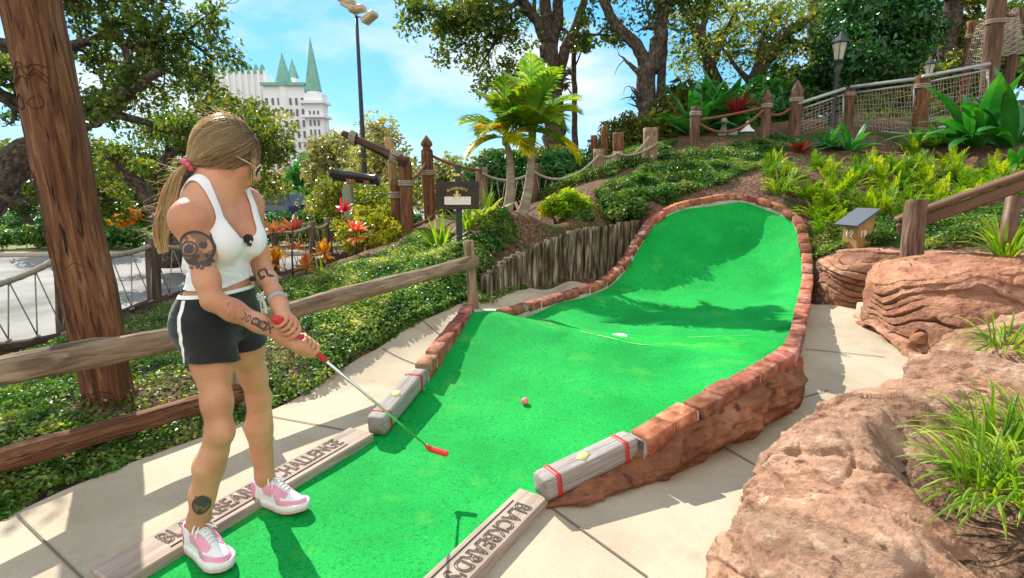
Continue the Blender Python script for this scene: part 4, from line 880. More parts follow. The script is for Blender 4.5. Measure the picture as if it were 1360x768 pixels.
# ================================================================ numbered marker light
mbb = P(1137, 320, y=5.75); mkr = thing('marker_light', mbb, 'small tan numbered post light with a slanted slate roof', 'marker light')
A = frame(nrm([.93, .36, 0])); M['tan'] = pm('tan_wood', [(.25, .13, .04), (.40, .24, .08)], scale=8, rough=.7, bump=.4); M['slate'] = flat('slate_roof', (.07, .08, .10), .55)
def prism(mb, outl, c, ax_x, ax_y, ax_n, th):
    n = len(outl); o_ = np.asarray(outl); a = np.asarray(c)+np.outer(o_[:, 0], ax_x)+np.outer(o_[:, 1], ax_y)-ax_n*th/2; b = a+ax_n*th; i = list(range(n))
    mb.add(np.concatenate([a, b]), [tuple(i), tuple(n+k for k in reversed(i))]+[(k, n+k, n+(k+1) % n, (k+1) % n) for k in i])
mb = MB(); prism(mb, [(-.10, -.1), (.085, -.1), (.13, .30), (-.10, .19)], mbb, A[0], A[2], A[1], .17); mb.build('body', M['tan'], mkr, smooth=False)
mb = MB(); sl_ = nrm(A[0]*.23+A[2]*.12); prism(mb, [(-.21, -.012), (.15, -.012), (.15, .012), (-.21, .012)], mbb+A[2]*.262, sl_, np.cross(A[1], sl_)*-1, A[1], .26); mb.build('roof', M['slate'], mkr, smooth=False)
lettering('19', mbb-A[0]*.108+A[1]*.06*1+A[2]*.05, -A[1], A[2], .10, mkr, M['white'], .004, 'number')
lettering('19', mbb-A[1]*.088-A[0]*.075+A[2]*.05, A[0], A[2], .10, mkr, M['white'], .004, 'number')
# ================================================================ small things behind the red rope
q = P(960, 184, y=10.6); st = thing('garden_statue', q, 'small pale stone bird statue behind the red brown rope', 'statue'); M['palestone'] = pm('pale_stone', [(.14, .14, .14), (.30, .30, .29)], scale=20, rough=.9)
mb = MB(); lathe(mb, [(.0, .0), (.09, .0), (.11, .10), (.09, .20), (.055, .28), (.045, .34), (.06, .40), (.05, .46), (.0, .48)], q-[0, 0, .1], 14); mb.build('torso', M['palestone'], st)
mb = MB(); tube(mb, [q+[.03, -.04, .30], q+[.12, -.06, .27]], [.025, .005], 6); mb.build('beak', M['palestone'], st)
q = P(992, 182, y=10.6); bl = thing('garden_lantern', q, 'small blue and white garden lantern behind the red brown rope', 'lantern')
mb = MB(); lathe(mb, [(.0, .0), (.15, .0), (.15, .04), (.13, .06), (.13, .17), (.15, .19)], q-[0, 0, .1], 12); mb.build('base', flat('blue_enamel', (.08, .16, .32), .4), bl); mb = MB(); lathe(mb, [(.15, .19), (.05, .28), (.03, .33), (.05, .36), (.0, .40)], q-[0, 0, .1], 12); mb.build('cap', M['white'], bl)
q = P(973, 184, y=10.5); mb = MB(); tube(mb, [q-[0, 0, .2], q+[0, 0, .16]], .085, 14, wob=.03); tag(mb.build('stone_bollard', M['palestone']), 'short pale bollard between the statue and the blue lantern', 'bollard')
# ================================================================ right handrail and post
pb_, pt_ = P(1205, 372, y=4.75), P(1218, 266, y=4.85); mb = MB(); tube(mb, np.linspace(pb_-[0, 0, .3], pt_, 26), .080, 16, wob=.12, sq=3.2, flat=(1, .95), seed=14, wsc=7)
M['brownpost'] = pm('brown_weathered_wood', [(.035, .018, .011), (.10, .055, .035), (.18, .11, .075), (.27, .185, .135)], scale=6, rough=.85, bump=1, bscale=18, stretch=(6, 6, .6), spec=.15, mid=(.25, .75), dist=.8, bdist=.012)
tag(mb.build('weathered_post', M['brownpost']), 'square weathered brown post standing in front of the sloping handrail', 'wooden post')
M['handrail'] = pm('painted_rail', [(.085, .036, .02), (.15, .068, .038)], scale=4, rough=.6, bump=.2, stretch=(1, 4, 4))
hr = thing('handrail', P(1200, 306, y=5.0), 'brown double board handrail sloping up to the right edge', 'handrail')
a_, b_ = P(1192, 305, y=5.05), P(1400, 231, y=4.7)
for k, (dz, hh, dy) in enumerate(((0, .10, 0), (.085, .045, .03))):
    mb = MB(); d_ = b_-a_; A = frame(d_); c_ = (a_+b_)/2+A[2]*dz+A[1]*dy; box(mb, c_, (np.linalg.norm(d_)*(1 if k == 0 else .96), .05+.09*k, hh), A, .012); mb.build('side_board' if k == 0 else 'top_board', M['handrail'], hr, smooth=False)
mb = MB(); q = P(1345, 275, y=4.85); tube(mb, [q-[0, 0, .6], q+[0, 0, .1]], .05, 8, sq=4); mb.build('post', M['handrail'], hr)
# ================================================================ ground light in the left bed
q = P(88, 506, y=3.75); q[2] = HTs(q[0], q[1])+.055; gl = thing('well_light', q, 'round black ground light with a pale lens in the left bed', 'ground light')
mb = MB(); lathe(mb, [(.075, -.2), (.085, .03), (.09, .035), (.082, .05), (.07, .05)], q, 20); mb.build('housing', M['black'], gl)
mb = MB(); lathe(mb, [(.072, .046), (.0, .05)], q, 20); mb.build('lens', flat('pale_lens', (.30, .42, .32), .2), gl)
# ================================================================ viewer on a stand (black twin tube toy cannon)
q = P(462, 290, y=8.6); tp_ = P(466, 236, y=8.6); vw = thing('mock_cannon', q, 'black twin barrelled mock cannon on a green grey stand', 'cannon')
M['stand'] = pm('stand_paint', [(.16, .19, .11), (.24, .26, .17)], scale=5, rough=.7)
mb = MB(); prism(mb, [(-.12, -.4), (.12, -.4), (.09, tp_[2]-q[2]-.12), (-.02, tp_[2]-q[2]-.1)], q, np.array([1., 0, 0]), np.array([0, 0, 1.]), np.array([0, 1., 0]), .16); mb.build('stand', M['stand'], vw, smooth=False)
d_ = nrm([1, .15, -.13]); 
for off, nm_ in ((np.array([0, -.05, .04]), 'barrel'), (np.array([0, .08, -.02]), 'barrel')):
    mb = MB(); pr_ = [-.30, -.26, -.255, -.1, .0, .2, .36, .37, .42]; tube(mb, [tp_+off+d_*k for k in pr_], [.07, .08, .055, .06, .065, .05, .045, .065, .06], 14); mb.build(nm_, M['black'], vw)
mb = MB(); tube(mb, [tp_+d_*.0-[0, 0, .1], tp_+[0, 0, .06]], .07, 8, sq=4); mb.build('bracket', M['lightpost'], vw); mb = MB(); tube(mb, [tp_+d_*.24-[0, 0, .06], tp_+d_*.24+[0, 0, .06]], .05, 8, sq=4); mb.build('bracket', M['lightpost'], vw)
# ================================================================ floodlight mast
y = 22.; fb, ft = P(487, 282, y=y), P(473, 22, y=y); ft = np.array([fb[0], y, ft[2]]); fm = thing('floodlight_mast', fb-np.array([0, 0, 1.8]), 'tall thin dark mast with tan floodlights at its top', 'floodlight mast')
mb = MB(); tube(mb, np.linspace(fb-[0, 0, 1.8], ft, 10), np.linspace(.13, .06, 10), 10); mb.build('mast', M['black'], fm)
M['flood'] = flat('tan_housing', (.45, .36, .22), .5)
for dx, dz, tl in ((-.25, .35, .5), (.05, .25, -.1), (.5, -.05, -.55), (-.35, .55, .3)):
    c_ = ft+np.array([dx, -.05*dx, dz]); A = frame([math.cos(tl), -.25, -math.sin(tl)]); mb = MB(); box(mb, c_, (.6, .45, .22), A, .05); fl_ = mb.build('floodlight', M['flood'], fm, smooth=False)
    mb = MB(); tube(mb, [ft, c_-A[2]*.05], .03, 6); mb.build('arm', M['steel'], fl_)
# ================================================================ parking, road, cars
M['asphalt'] = pm('pale_asphalt', [(.16, .15, .14), (.24, .23, .215), (.30, .285, .265)], scale=.8, rough=.95, bump=.3, bscale=60, spec=.15, spots=[((.12, .11, .10), .25, .52, .12)])
PK = np.array([(-70, -20), (-4.9, -20), (-5.3, 2.5), (-5.1, 5.2), (-3.9, 7.6), (-2.6, 10), (-2, 16), (-1, 46), (-90, 46)])
mb, v, f = sheet('road', PK, lambda x, y: x*0-1.0, None, .9, None, None); tag(mb.build('parking_lot', M['asphalt'], base=(0, 0, 0)), 'pale sunlit asphalt drive and car park below the garden', 'parking lot', kind='structure')
M['kerbpaint'] = flat('pale_kerb', (.42, .38, .30), .9); M['lawn'] = pm('dry_lawn', [(.08, .12, .02), (.17, .18, .05), (.25, .22, .10)], scale=1.5, rough=1, bump=.6, bscale=60)
isl = np.array([P(-140, 352, z=-1)[:2], P(330, 372, z=-1)[:2]*1.0, P(330, 345, z=-1)[:2], P(-140, 322, z=-1)[:2]])
isl = np.array([(-40, 16.4), (-4.5, 17.6), (-4.5, 20.2), (-40, 20.2)])
mb, v, f = sheet('verge', isl, lambda x, y: x*0-.87, None, .5, None, None)
for k in range(4):
    a, b = isl[k], isl[(k+1) % 4]; d_ = np.r_[(b-a), 0]; box(mb, np.r_[(a+b)/2, -.93], (np.linalg.norm(d_), .16, .14), frame(d_), .01, mi=1)
tag(mb.build('verge', [M['lawn'], M['kerbpaint']], base=(0, 0, 0)), 'kerbed planted island across the drive', 'verge', kind='structure')
glassm = flat('car_glass', (.02, .025, .03), .08); tyre = flat('tyre_rubber', (.02, .02, .02), .9); alloy = flat('alloy_rim', (.4, .4, .42), .3, .8); lampm = flat('headlight_lens', (.7, .7, .72), .15)
def make_car(loc, rz, paint, label, suv=False):
    root = thing('parked_car', loc, label, 'car', 'cars parked across the drive'); L, W = 4.6, 1.8; rb_ = 1.62 if suv else 1.42
    prof = [(-2.28, .35), (-2.3, .65), (-2.2, .88), (-1.75 if not suv else -2.15, .95), (-1.15 if not suv else -1.95, rb_), (.35, rb_), (1.05, .95), (2.05, .82), (2.28, .62), (2.3, .35)]
    secs = []; ys = [-.9, -.86, -.72, .72, .86, .9]; V = []
    for yk in ys:
        k = 1 if abs(yk) < .8 else (.97 if abs(yk) < .88 else .93)
        for x_, z_ in prof: zz = z_; ins = (max(0, z_-.9)*.32); V.append((x_*k, math.copysign(max(0, abs(yk)-ins), yk), .35+(zz-.35)*k))
    n = len(prof); i, j = np.meshgrid(np.arange(5), np.arange(n), indexing='ij'); i = i.ravel(); j = j.ravel(); j2 = (j+1) % n
    mb = MB(); mb.add(np.array(V), [np.stack([i*n+j, (i+1)*n+j, (i+1)*n+j2, i*n+j2], 1), ] ); mb.f.append(np.array([list(range(n))])); mb.mi.append(np.zeros(1)); mb.f.append(np.array([list(range(5*n, 6*n))[::-1]])); mb.mi.append(np.zeros(1))
    def part(m_, nm, mt, sm=True): o_ = bpy.data.objects.new(nm, m_.mesh(nm, mt, sm)); COL.objects.link(o_); o_.parent = root; return o_
    part(mb, 'body', paint, False)
    for sgn in (-1, 1):
        m2 = MB(); xs = [(-.95 if not suv else -1.8, .98), (-.85 if not suv else -1.75, rb_-.08), (.28, rb_-.08), (.88, .98)]
        q = [(x_, sgn*(.87-max(0, z_-.9)*.32+.03), z_) for x_, z_ in xs]; m2.add(q, [(0, 1, 2, 3)]); part(m2, 'side_window', glassm, False)
    for xs in (((1.0, .98), (.42, rb_-.05)), ((-1.68 if not suv else -2.14, .98), (-1.18 if not suv else -1.97, rb_-.05))):
        m2 = MB(); sgn = 1 if xs[0][0] > 0 else -1; o_ = .025*sgn; m2.add([(xs[0][0]+o_, -.74, xs[0][1]), (xs[0][0]+o_, .74, xs[0][1]), (xs[1][0]+o_, .6, xs[1][1]), (xs[1][0]+o_, -.6, xs[1][1])], [(0, 1, 2, 3)]); part(m2, 'windscreen', glassm, False)
    for x_ in (-1.4, 1.4):
        for sgn in (-1, 1):
            m2 = MB(); A = np.array([[1, 0, 0], [0, 0, 1], [0, 1., 0]]); lathe(m2, [(0, -.1), (.28, -.11), (.33, -.08), (.33, .08), (.28, .11), (0, .1)], (x_, sgn*.82, .33), 18, A); w_ = part(m2, 'wheel', tyre)
            m3 = MB(); lathe(m3, [(.0, .0), (.2, -.005), (.21, .02)], (x_, sgn*.94, .33), 14, A); r3 = bpy.data.objects.new('rim', m3.mesh('rim', alloy)); COL.objects.link(r3); r3.parent = w_
    for sgn in (-1, 1):
        m2 = MB(); box(m2, (2.2, sgn*.62, .68), (.16, .36, .13), None, .02); part(m2, 'headlight', lampm)
    root.rotation_euler = (0, 0, rz); return root
cw, cg_, cb, cr_ = flat('white_car', (.75, .75, .74), .3, coat=.5), flat('silver_car', (.32, .33, .35), .3, .6, coat=.5), flat('dark_blue_car', (.02, .03, .07), .25, coat=.5), flat('grey_car', (.12, .125, .13), .3, .4, coat=.5)
for x_, y_, rz, pt, lb, sv in ((-29.5, 33, 1.35, cw, 'white sedan parked at the far left edge beyond the drive', 0), (-26.2, 33.2, 1.35, cg_, 'silver sedan parked next to the white sedan', 0), (-27.5, 28.5, .15, cw, 'white hatchback side on in front of the parked row', 1), (-22.4, 33.8, 1.4, cb, 'dark blue car parked between silver cars', 0), (-19.6, 34, 1.4, cg_, 'silver car seen left of the leaning post', 1), (-16.6, 34, 1.4, cw, 'white car glimpsed right of the leaning post', 0), (-13.8, 34.5, 1.45, cb, 'dark blue car under the oak branches', 1), (-11.2, 34.5, 1.45, cr_, 'grey car parked right of the dark blue car under the oak', 0)):
    make_car((x_, y_, -1.0), rz, pt, lb, sv)
# ================================================================ castle hotel
M['stucco'] = pm('pale_stucco', [(.74, .76, .79), (.82, .84, .87)], scale=.3, rough=.9, coord='obj', bump=.1); M['copper'] = pm('green_copper', [(.13, .33, .27), (.22, .45, .37)], scale=.8, rough=.6, coord='obj'); M['window'] = flat('dark_window', (.10, .12, .16), .2)
yc = 120.; ct = thing('castle_hotel', P(360, 300, y=yc), 'tall white castle like hotel with green spires beyond the trees', 'building')
def px(u, v, y): return P(u, v, y=y)
def block(u0, u1, vt, y, depth, name='wall', zb=-1.2):
    a, b = px(u0, vt, y), px(u1, vt, y); mb = MB(); zt = (a[2]+b[2])/2; box(mb, ((a[0]+b[0])/2, y+depth/2, (zt+zb)/2), (abs(b[0]-a[0]), depth, zt-zb)); return mb.build(name, M['stucco'], ct, smooth=False), a[0], b[0], zt
def windows(x0, x1, z0, z1, y, nx, nz, parent, wf=.45, hf=.6):
    for i in range(nx):
        for j in range(nz):
            mb = MB(); xc = x0+(i+.5)*(x1-x0)/nx; zc = z0+(j+.5)*(z1-z0)/nz; box(mb, (xc, y-.02, zc), ((x1-x0)/nx*wf, .25, (z1-z0)/nz*hf)); mb.build('window', M['window'], parent, smooth=False)
o_, x0, x1, zt = block(262, 352, 98, yc, 4); 
mb = MB(); k = 11
for i in range(k):
    xa = x0+(x1-x0)*i/k; xb = x0+(x1-x0)*(i+1)/k; mb.add([(xa, yc-.1, zt), (xb, yc-.1, zt), ((xa+xb)/2, yc-.1, zt+1.9), (xa, yc+1, zt), (xb, yc+1, zt), ((xa+xb)/2, yc+1, zt+1.9)], [(0, 1, 2), (5, 4, 3), (0, 2, 5, 3), (1, 4, 5, 2)])
mb.build('zigzag_parapet', M['copper'], o_, smooth=False)
mb = MB()
for i in range(k+1): xa = x0+(x1-x0)*i/k; box(mb, (xa, yc-.15, zt/2), (.5, .5, zt+1.2))
mb.build('pilaster', M['stucco'], o_, smooth=False); windows(x0+12, x1, 2, zt-5, yc, 6, 7, o_, .3)
o2, x0, x1, zt = block(349, 404, 114, yc-3, 5); windows(x0, x1, 1, zt-2, yc-3, 7, 8, o2, .36, .62)
mb = MB(); box(mb, ((x0+x1)/2, yc-3.2, zt+.25), (x1-x0+.6, 1, .6)); mb.build('cornice', M['copper'], o2, smooth=False)
o3, x0, x1, zt = block(403, 427, 124, yc-6, 3.5, 'tower'); windows(x0+.6, x1-.5, 1, zt-3, yc-6, 3, 8, o3, .36, .6)
for vv in (136, 155): 
    z_ = px(418, vv, yc-6)[2]; mb = MB(); box(mb, ((x0+x1)/2, yc-4.6, z_), (x1-x0+1.2, 5, .5)); mb.build('balcony', M['stucco'], o3, smooth=False)
def spire(u, vt, vb, w, y, name='spire'):
    a, b = px(u, vb, y), px(u, vt, y); r = w/2/FPX*y; mb = MB(); lathe(mb, [(r*.88, -6.), (r*.88, 0), (r*1.12, .1), (r*1.08, .5), (.05, b[2]-a[2])], a, 10); m_ = mb.build(name, M['copper'], ct, smooth=False)
    mb = MB(); lathe(mb, [(r*.92, -9.), (r*.92, .0)], a, 14); mb.build('turret', M['stucco'], m_)
spire(377.5, 70, 113, 19, yc-2); spire(389.5, 78, 104, 12, yc+4); spire(416.5, 50, 122, 19, yc-3)
# ================================================================ vegetation
def leaves(mb, pos, nor, size, aspect=.55, seed=0, tint=None, curl=.25, tri=False, up=None):
    """one folded leaf per position: 2 quads along a midrib"""
    r = np.random.default_rng(seed); n = len(pos); size = np.broadcast_to(size, (n,))
    nor = nor/(np.linalg.norm(nor, axis=1)[:, None]+1e-9)
    a = r.normal(size=(n, 3)) if up is None else up+r.normal(size=(n, 3))*.5
    a -= nor*(a*nor).sum(1)[:, None]; a /= np.linalg.norm(a, axis=1)[:, None]+1e-9; b = np.cross(nor, a)
    L = size[:, None]; W = L*aspect/2
    p0 = pos-a*L*.5; p3 = pos+a*L*.5-nor*L*curl*.4; l = pos-b*W+nor*W*curl-a*L*.05; rr = pos+b*W+nor*W*curl-a*L*.05
    V = np.stack([p0, rr, p3, l], 1).reshape(-1, 3); i = np.arange(n)*4
    F = np.stack([i, i+1, i+2, i+3], 1)
    t = r.uniform(.65, 1.35, (n, 1))*np.ones((n, 3)) if tint is None else tint
    mb.add(V, F, np.repeat(pos, 4, 0), np.repeat(t, 4, 0))
def clump_leaves(mb, cen, rad, n, size, seed, aspect=.55, squash=.75, tmul=None, sizej=.35):
    r = np.random.default_rng(seed); cen = np.asarray(cen); rad = np.broadcast_to(rad, (len(cen),)); w_ = rad**2; k = r.choice(len(cen), n, p=w_/w_.sum())
    d = r.normal(size=(n, 3)); d /= np.linalg.norm(d, axis=1)[:, None]; q = r.uniform(0, 1, n)**.45
    pos = cen[k]+d*(rad[k]*q)[:, None]*np.array([1, 1, squash]); nor = d*.5+r.normal(size=(n, 3))*.7+np.array([0, 0, .5])
    ct = r.uniform(.75, 1.25, (len(cen), 1))*(1+r.normal(size=(len(cen), 3))*np.array([.10, .03, .10]))
    t = ct[k]*r.uniform(.75, 1.25, (n, 1)); 
    if tmul is not None: t = t*tmul
    leaves(mb, pos, nor, size*(1+sizej*r.normal(size=n)).clip(.4, 1.8), aspect, seed+1, t)
def branchy(mb, limbs, r, ntw, lmin, lmax, tips, depth=2, up=.25, wob=.055, rscale=.45):
    """limbs: list of (pts, r0, r1). grows twigs; collects twig ends in tips"""
    for pts, r0, r1 in limbs:
        n = max(6, int(len(pts)*4)); p = spline(pts, n); p[1:-1] += r.normal(size=(n-2, 3))*r0*.10
        rad = np.linspace(r0, r1, n)
        tube(mb, p, rad, 10 if r0 > .06 else 6, wob=wob if r0 > .05 else 0, seed=r.uniform(0, 50), cap=True, wsc=3)
        if depth <= 0: continue
        for _ in range(ntw):
            t_ = r.uniform(.35, 1.); i = int(t_*(n-1)); a = p[i]; d = nrm(p[min(n-1, i+1)]-p[max(0, i-1)]); e = nrm(d*.6+r.normal(size=3)*.75+np.array([0, 0, up])); L = r.uniform(lmin, lmax)*(1.2-.5*t_)
            e2 = nrm(e+r.normal(size=3)*.4); q = [a, a+e*L*.5, a+(e+e2)*L*.5]
            tips.append(q[-1]); tips.append((q[-1]+q[1])/2)
            branchy(mb, [(np.array(q), max(.006, rad[i]*rscale), .004)], r, max(2, ntw//2), lmin*.5, lmax*.5, tips, depth-1, up, wob, rscale)
def tree(name, label, limbs, leafm, nleaf, lsize, seed, ntw=7, lmin=.8, lmax=2., crad=(.35, .75), depth=2, extra=None, group=None, squash=.75, up=.25, keep=None, bark='bark', aspect=.55, tmul=None, cat='tree'):
    r = np.random.default_rng(seed); base = np.array(limbs[0][0][0]); root = thing(name, base, label, cat, group)
    mb = MB(); tips = []; branchy(mb, limbs, r, ntw, lmin, lmax, tips, depth, up); 
    tips = np.array(tips); 
    if keep is not None: tips = tips[keep(tips)]
    if extra is not None: tips = np.concatenate([tips, np.array(extra)])
    mb.build('trunk', M[bark], root)
    mb = MB(); clump_leaves(mb, tips, r.uniform(*crad, len(tips)), nleaf, lsize, seed+3, squash=squash, tmul=tmul, aspect=aspect); mb.build('crown', M[leafm], root, smooth=False)
    return root
gt = 'large oaks around the course'
def vpx(t): zc = t[:, 1]*cp-(t[:, 2]-CAMH)*sp; return 384-FPX*(t[:, 1]*sp+(t[:, 2]-CAMH)*cp)/zc
# left live oak leaning over the drive
y = 9.5; 
L0 = [(np.array([P(-60, 420, y=y), P(-50, 330, y=y), P(-15, 255, y=y), P(25, 215, y=y), P(62, 188, y=y)]), .42, .22),
      (np.array([P(62, 188, y=y), P(110, 160, y=y-.2), P(140, 150, y=y-.6), P(175, 120, y=y-1), P(215, 95, y=y-1.3)]), .20, .05),
      (np.array([P(62, 188, y=y), P(40, 150, y=y-.3), P(0, 128, y=y-.8), P(-60, 110, y=y-1)]), .17, .06),
      (np.array([P(62, 190, y=y), P(120, 155, y=y+.4), P(165, 155, y=y+.8), P(225, 175, y=y+1.2), P(255, 180, y=y+1.5)]), .13, .04),
      (np.array([P(0, 60, y=8.0), P(50, 63, y=8.2), P(100, 60, y=8.6), P(150, 40, y=9)]), .10, .04),
      (np.array([P(175, 120, y=y-1), P(165, 60, y=y-.8), P(140, 30, y=y-.7), P(130, -40, y=y-.6)]), .07, .03),
      (np.array([P(20, 30, y=8.6), P(80, -10, y=8.8), P(200, -20, y=9.2)]), .1, .04), (np.array([P(190, 60, y=9), P(240, 50, y=9.2), P(285, 80, y=9.5)]), .05, .02)]
ex = [P(u, v, y=yy)+np.random.default_rng(int(u+v)).normal(size=3)*.15 for u, v, yy in ((250, 30, 9), (280, 60, 9.2), (300, 85, 9.3), (230, 60, 9), (200, 20, 9), (160, 10, 8.8), (100, 20, 8.8), (265, 95, 9.5), (240, 110, 9.4), (180, 75, 9), (20, 100, 8.7), (10, 20, 8.5), (215, 130, 9.8), (95, 90, 9), (70, 100, 9.2), (-20, 60, 8.6), (110, 60, 8.9), (150, 55, 9), (205, 85, 9.2), (275, 40, 9.2), (240, 10, 9.0))]
shade = [np.array([x_, y_, 0])+np.array([SUNH[0], SUNH[1], .7813])*4.75+np.random.default_rng(int(abs(x_*90+y_*31))).normal(size=3)*.08 for x_ in np.arange(-3.4, -1.75, .2) for y_ in np.arange(1.25, 2.6, .22) if x_ < -2.02-.17*(y_-1.6)-.0]  # unseen leaf clumps above the frame, added to shade the left path
tree('oak_tree', 'sprawling oak over the drive at the far left with low crooked limbs', L0, 'oakleaf', 17000, .085, 11, ntw=6, lmin=.5, lmax=1.2, crad=(.15, .36), depth=2, extra=ex+ex+shade, group=gt, up=.1, keep=lambda t: (t[:, 2] > 2.3) & (t[:, 0]/t[:, 1] < -.50) & (t[:, 0] > -9))
# second tree behind the woman
y = 14.
L1 = [(np.array([P(225, 355, y=y), P(215, 300, y=y), P(195, 260, y=y), P(175, 235, y=y), P(140, 200, y=y)]), .26, .1), (np.array([P(200, 270, y=y), P(215, 220, y=y), P(250, 190, y=y), P(300, 180, y=y), P(350, 190, y=y)]), .17, .05), (np.array([P(232, 352, y=y), P(240, 280, y=y), P(252, 230, y=y), P(270, 190, y=y), P(290, 150, y=y)]), .15, .05), (np.array([P(260, 215, y=y), P(310, 215, y=y), P(370, 215, y=y+.4)]), .09, .03)]
ex = [P(u, v, y=y+np.random.default_rng(u*3+v).normal()*.7) for u, v in ((280, 130), (310, 140), (340, 150), (370, 170), (360, 250), (330, 235), (300, 210), (270, 170), (230, 160), (200, 180), (190, 220), (220, 240), (150, 215), (160, 250), (130, 235), (350, 200), (300, 160), (330, 175))]
tree('oak_tree', 'leafy oak behind the woman hiding part of the white castle hotel', L1, 'oakleaf', 13500, .12, 23, ntw=5, lmin=.5, lmax=1.3, crad=(.3, .62), depth=2, extra=ex+ex, group=gt, keep=lambda t: (t[:, 2] > 1.9) & (t[:, 0]/t[:, 1] < -.415), tmul=np.array([1.25, 1.1, .9]))
# middle oak beyond the hedge
y = 15.
L2 = [(np.array([P(737, 215, y=y), P(736, 160, y=y), P(733, 100, y=y), P(728, 60, y=y)]), .30, .24), (np.array([P(728, 62, y=y), P(715, 30, y=y), P(692, 0, y=y), P(660, -50, y=y)]), .17, .06), (np.array([P(730, 60, y=y), P(725, 10, y=y), P(715, -60, y=y), P(700, -130, y=y)]), .18, .08), (np.array([P(732, 66, y=y), P(742, 20, y=y), P(745, -40, y=y), P(760, -120, y=y)]), .17, .08), (np.array([P(740, 120, y=y), P(748, 75, y=y), P(768, 25, y=y), P(785, -40, y=y)]), .17, .07), (np.array([P(692, 0, y=y), P(640, 30, y=y-.4), P(600, 20, y=y-.6), P(560, 10, y=y-.8)]), .07, .02), (np.array([P(690, 20, y=y), P(655, 60, y=y), P(635, 95, y=y)]), .06, .02), (np.array([P(700, -40, y=y), P(620, -50, y=y), P(570, -40, y=y)]), .1, .03)]
ex = [P(u, v, y=y+np.random.default_rng(u*3+v+7).normal()*.7) for u, v in ((560, 12), (580, 35), (600, 20), (600, 55), (620, 40), (640, 70), (650, 100), (625, 85), (660, 50), (675, 85), (690, 60), (665, 20), (635, 10), (690, 95), (645, 120), (770, 50), (780, 20), (610, -10), (700, 15), (555, -5), (590, 75), (670, 105), (625, 60), (650, 30), (680, 40))]
tree('oak_tree', 'tall mossy trunked oak rising behind the young palms', L2, 'oakleaf', 12500, .12, 37, ntw=5, lmin=.6, lmax=1.5, crad=(.25, .5), depth=2, extra=ex+ex, group=gt, up=0, keep=lambda t: (t[:, 2] > 5.0) & (vpx(t) > -55))
# right oak
y = 13.
L3 = [(np.array([P(866, 215, y=y), P(862, 170, y=y), P(858, 120, y=y), P(862, 85, y=y)]), .25, .20), (np.array([P(860, 92, y=y), P(845, 62, y=y), P(818, 32, y=y), P(798, -5, y=y), P(790, -60, y=y)]), .15, .08), (np.array([P(864, 95, y=y), P(873, 55, y=y), P(880, 20, y=y), P(882, -50, y=y)]), .18, .1), (np.array([P(876, 130, y=y+.6), P(880, 80, y=y+.6), P(884, 10, y=y+.6), P(890, -60, y=y+.6)]), .11, .07), (np.array([P(880, 10, y=y), P(910, -10, y=y), P(950, -20, y=y)]), .1, .04)]
ex = [P(u, v, y=y+np.random.default_rng(u*3+v+7).normal()*.8) for u, v in ((830, -10), (850, 10), (900, 30), (920, 60), (905, 90), (850, 35), (870, 20), (915, 45))]
tree('oak_tree', 'forked oak with lichen grey bark at the top of the mound', L3, 'oakleaf', 4200, .11, 41, ntw=5, lmin=.5, lmax=1.3, crad=(.25, .5), depth=2, extra=ex, group=gt, up=0, keep=lambda t: (t[:, 2] > 5.) & (vpx(t) > -50))
y = 17.
tree('slender_tree', 'very thin straight young tree between two big oaks', [(np.array([P(764, 215, y=y), P(763, 130, y=y), P(762, 55, y=y), P(763, 30, y=y)]), .10, .06), (np.array([P(763, 90, y=y), P(772, 70, y=y), P(778, 55, y=y)]), .03, .01)], 'oakleaf', 900, .12, 51, ntw=4, lmin=.3, lmax=.7, crad=(.15, .3), depth=1, keep=lambda t: t[:, 2] > 3.5)
# right grove on the hill
def rtree(name, lb, y, trunk, r0, ex, leafm, n, ls, seed, crad=(.4, .8), br=(), group=gt, tm=None, lmin=.6, lmax=1.6, ntw=5, cat='tree'):
    limbs = [(np.array([P(u, v, y=y) for u, v in trunk]), r0, r0*.5)]+[(np.array([P(u, v, y=y+dy) for u, v in b]), rr0, rr0*.35) for b, rr0, dy in br]
    e = [P(u, v, y=y+np.random.default_rng(int(u*3+v+seed)).normal()*.8) for u, v in ex]
    zmin = min(q[2] for q in e)-.5
    return tree(name, lb, limbs, leafm, n, ls, seed, ntw=ntw, lmin=lmin, lmax=lmax, crad=crad, depth=2, extra=e+e, group=group, up=0, keep=lambda t: (t[:, 2] > zmin) & (vpx(t) > -45), tmul=tm)
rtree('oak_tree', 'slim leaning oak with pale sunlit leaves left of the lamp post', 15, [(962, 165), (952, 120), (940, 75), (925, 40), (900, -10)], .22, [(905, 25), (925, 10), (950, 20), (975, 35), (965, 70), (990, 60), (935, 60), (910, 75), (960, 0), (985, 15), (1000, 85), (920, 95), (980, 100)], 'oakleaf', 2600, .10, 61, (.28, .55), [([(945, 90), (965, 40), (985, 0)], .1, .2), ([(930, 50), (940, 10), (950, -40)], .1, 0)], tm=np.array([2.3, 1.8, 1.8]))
rtree('oak_tree', 'curved trunk oak arching right behind the pointed posts', 14, [(1002, 170), (998, 135), (1002, 105), (1020, 75), (1045, 45), (1070, 25)], .24, [(1000, 40), (1020, 20), (1040, 0), (1060, 30), (1080, 10), (1030, 60), (1065, 60), (1010, 80), (985, 60), (1085, 50), (1050, 90), (1080, 90), (1020, 110)], 'oakleaf', 3800, .10, 67, (.28, .55), [([(1005, 110), (1010, 60), (1030, 10)], .1, 0), ([(1040, 50), (1075, 60), (1100, 50)], .08, .2)], tm=np.array([1.7, 1.4, 1.2]))
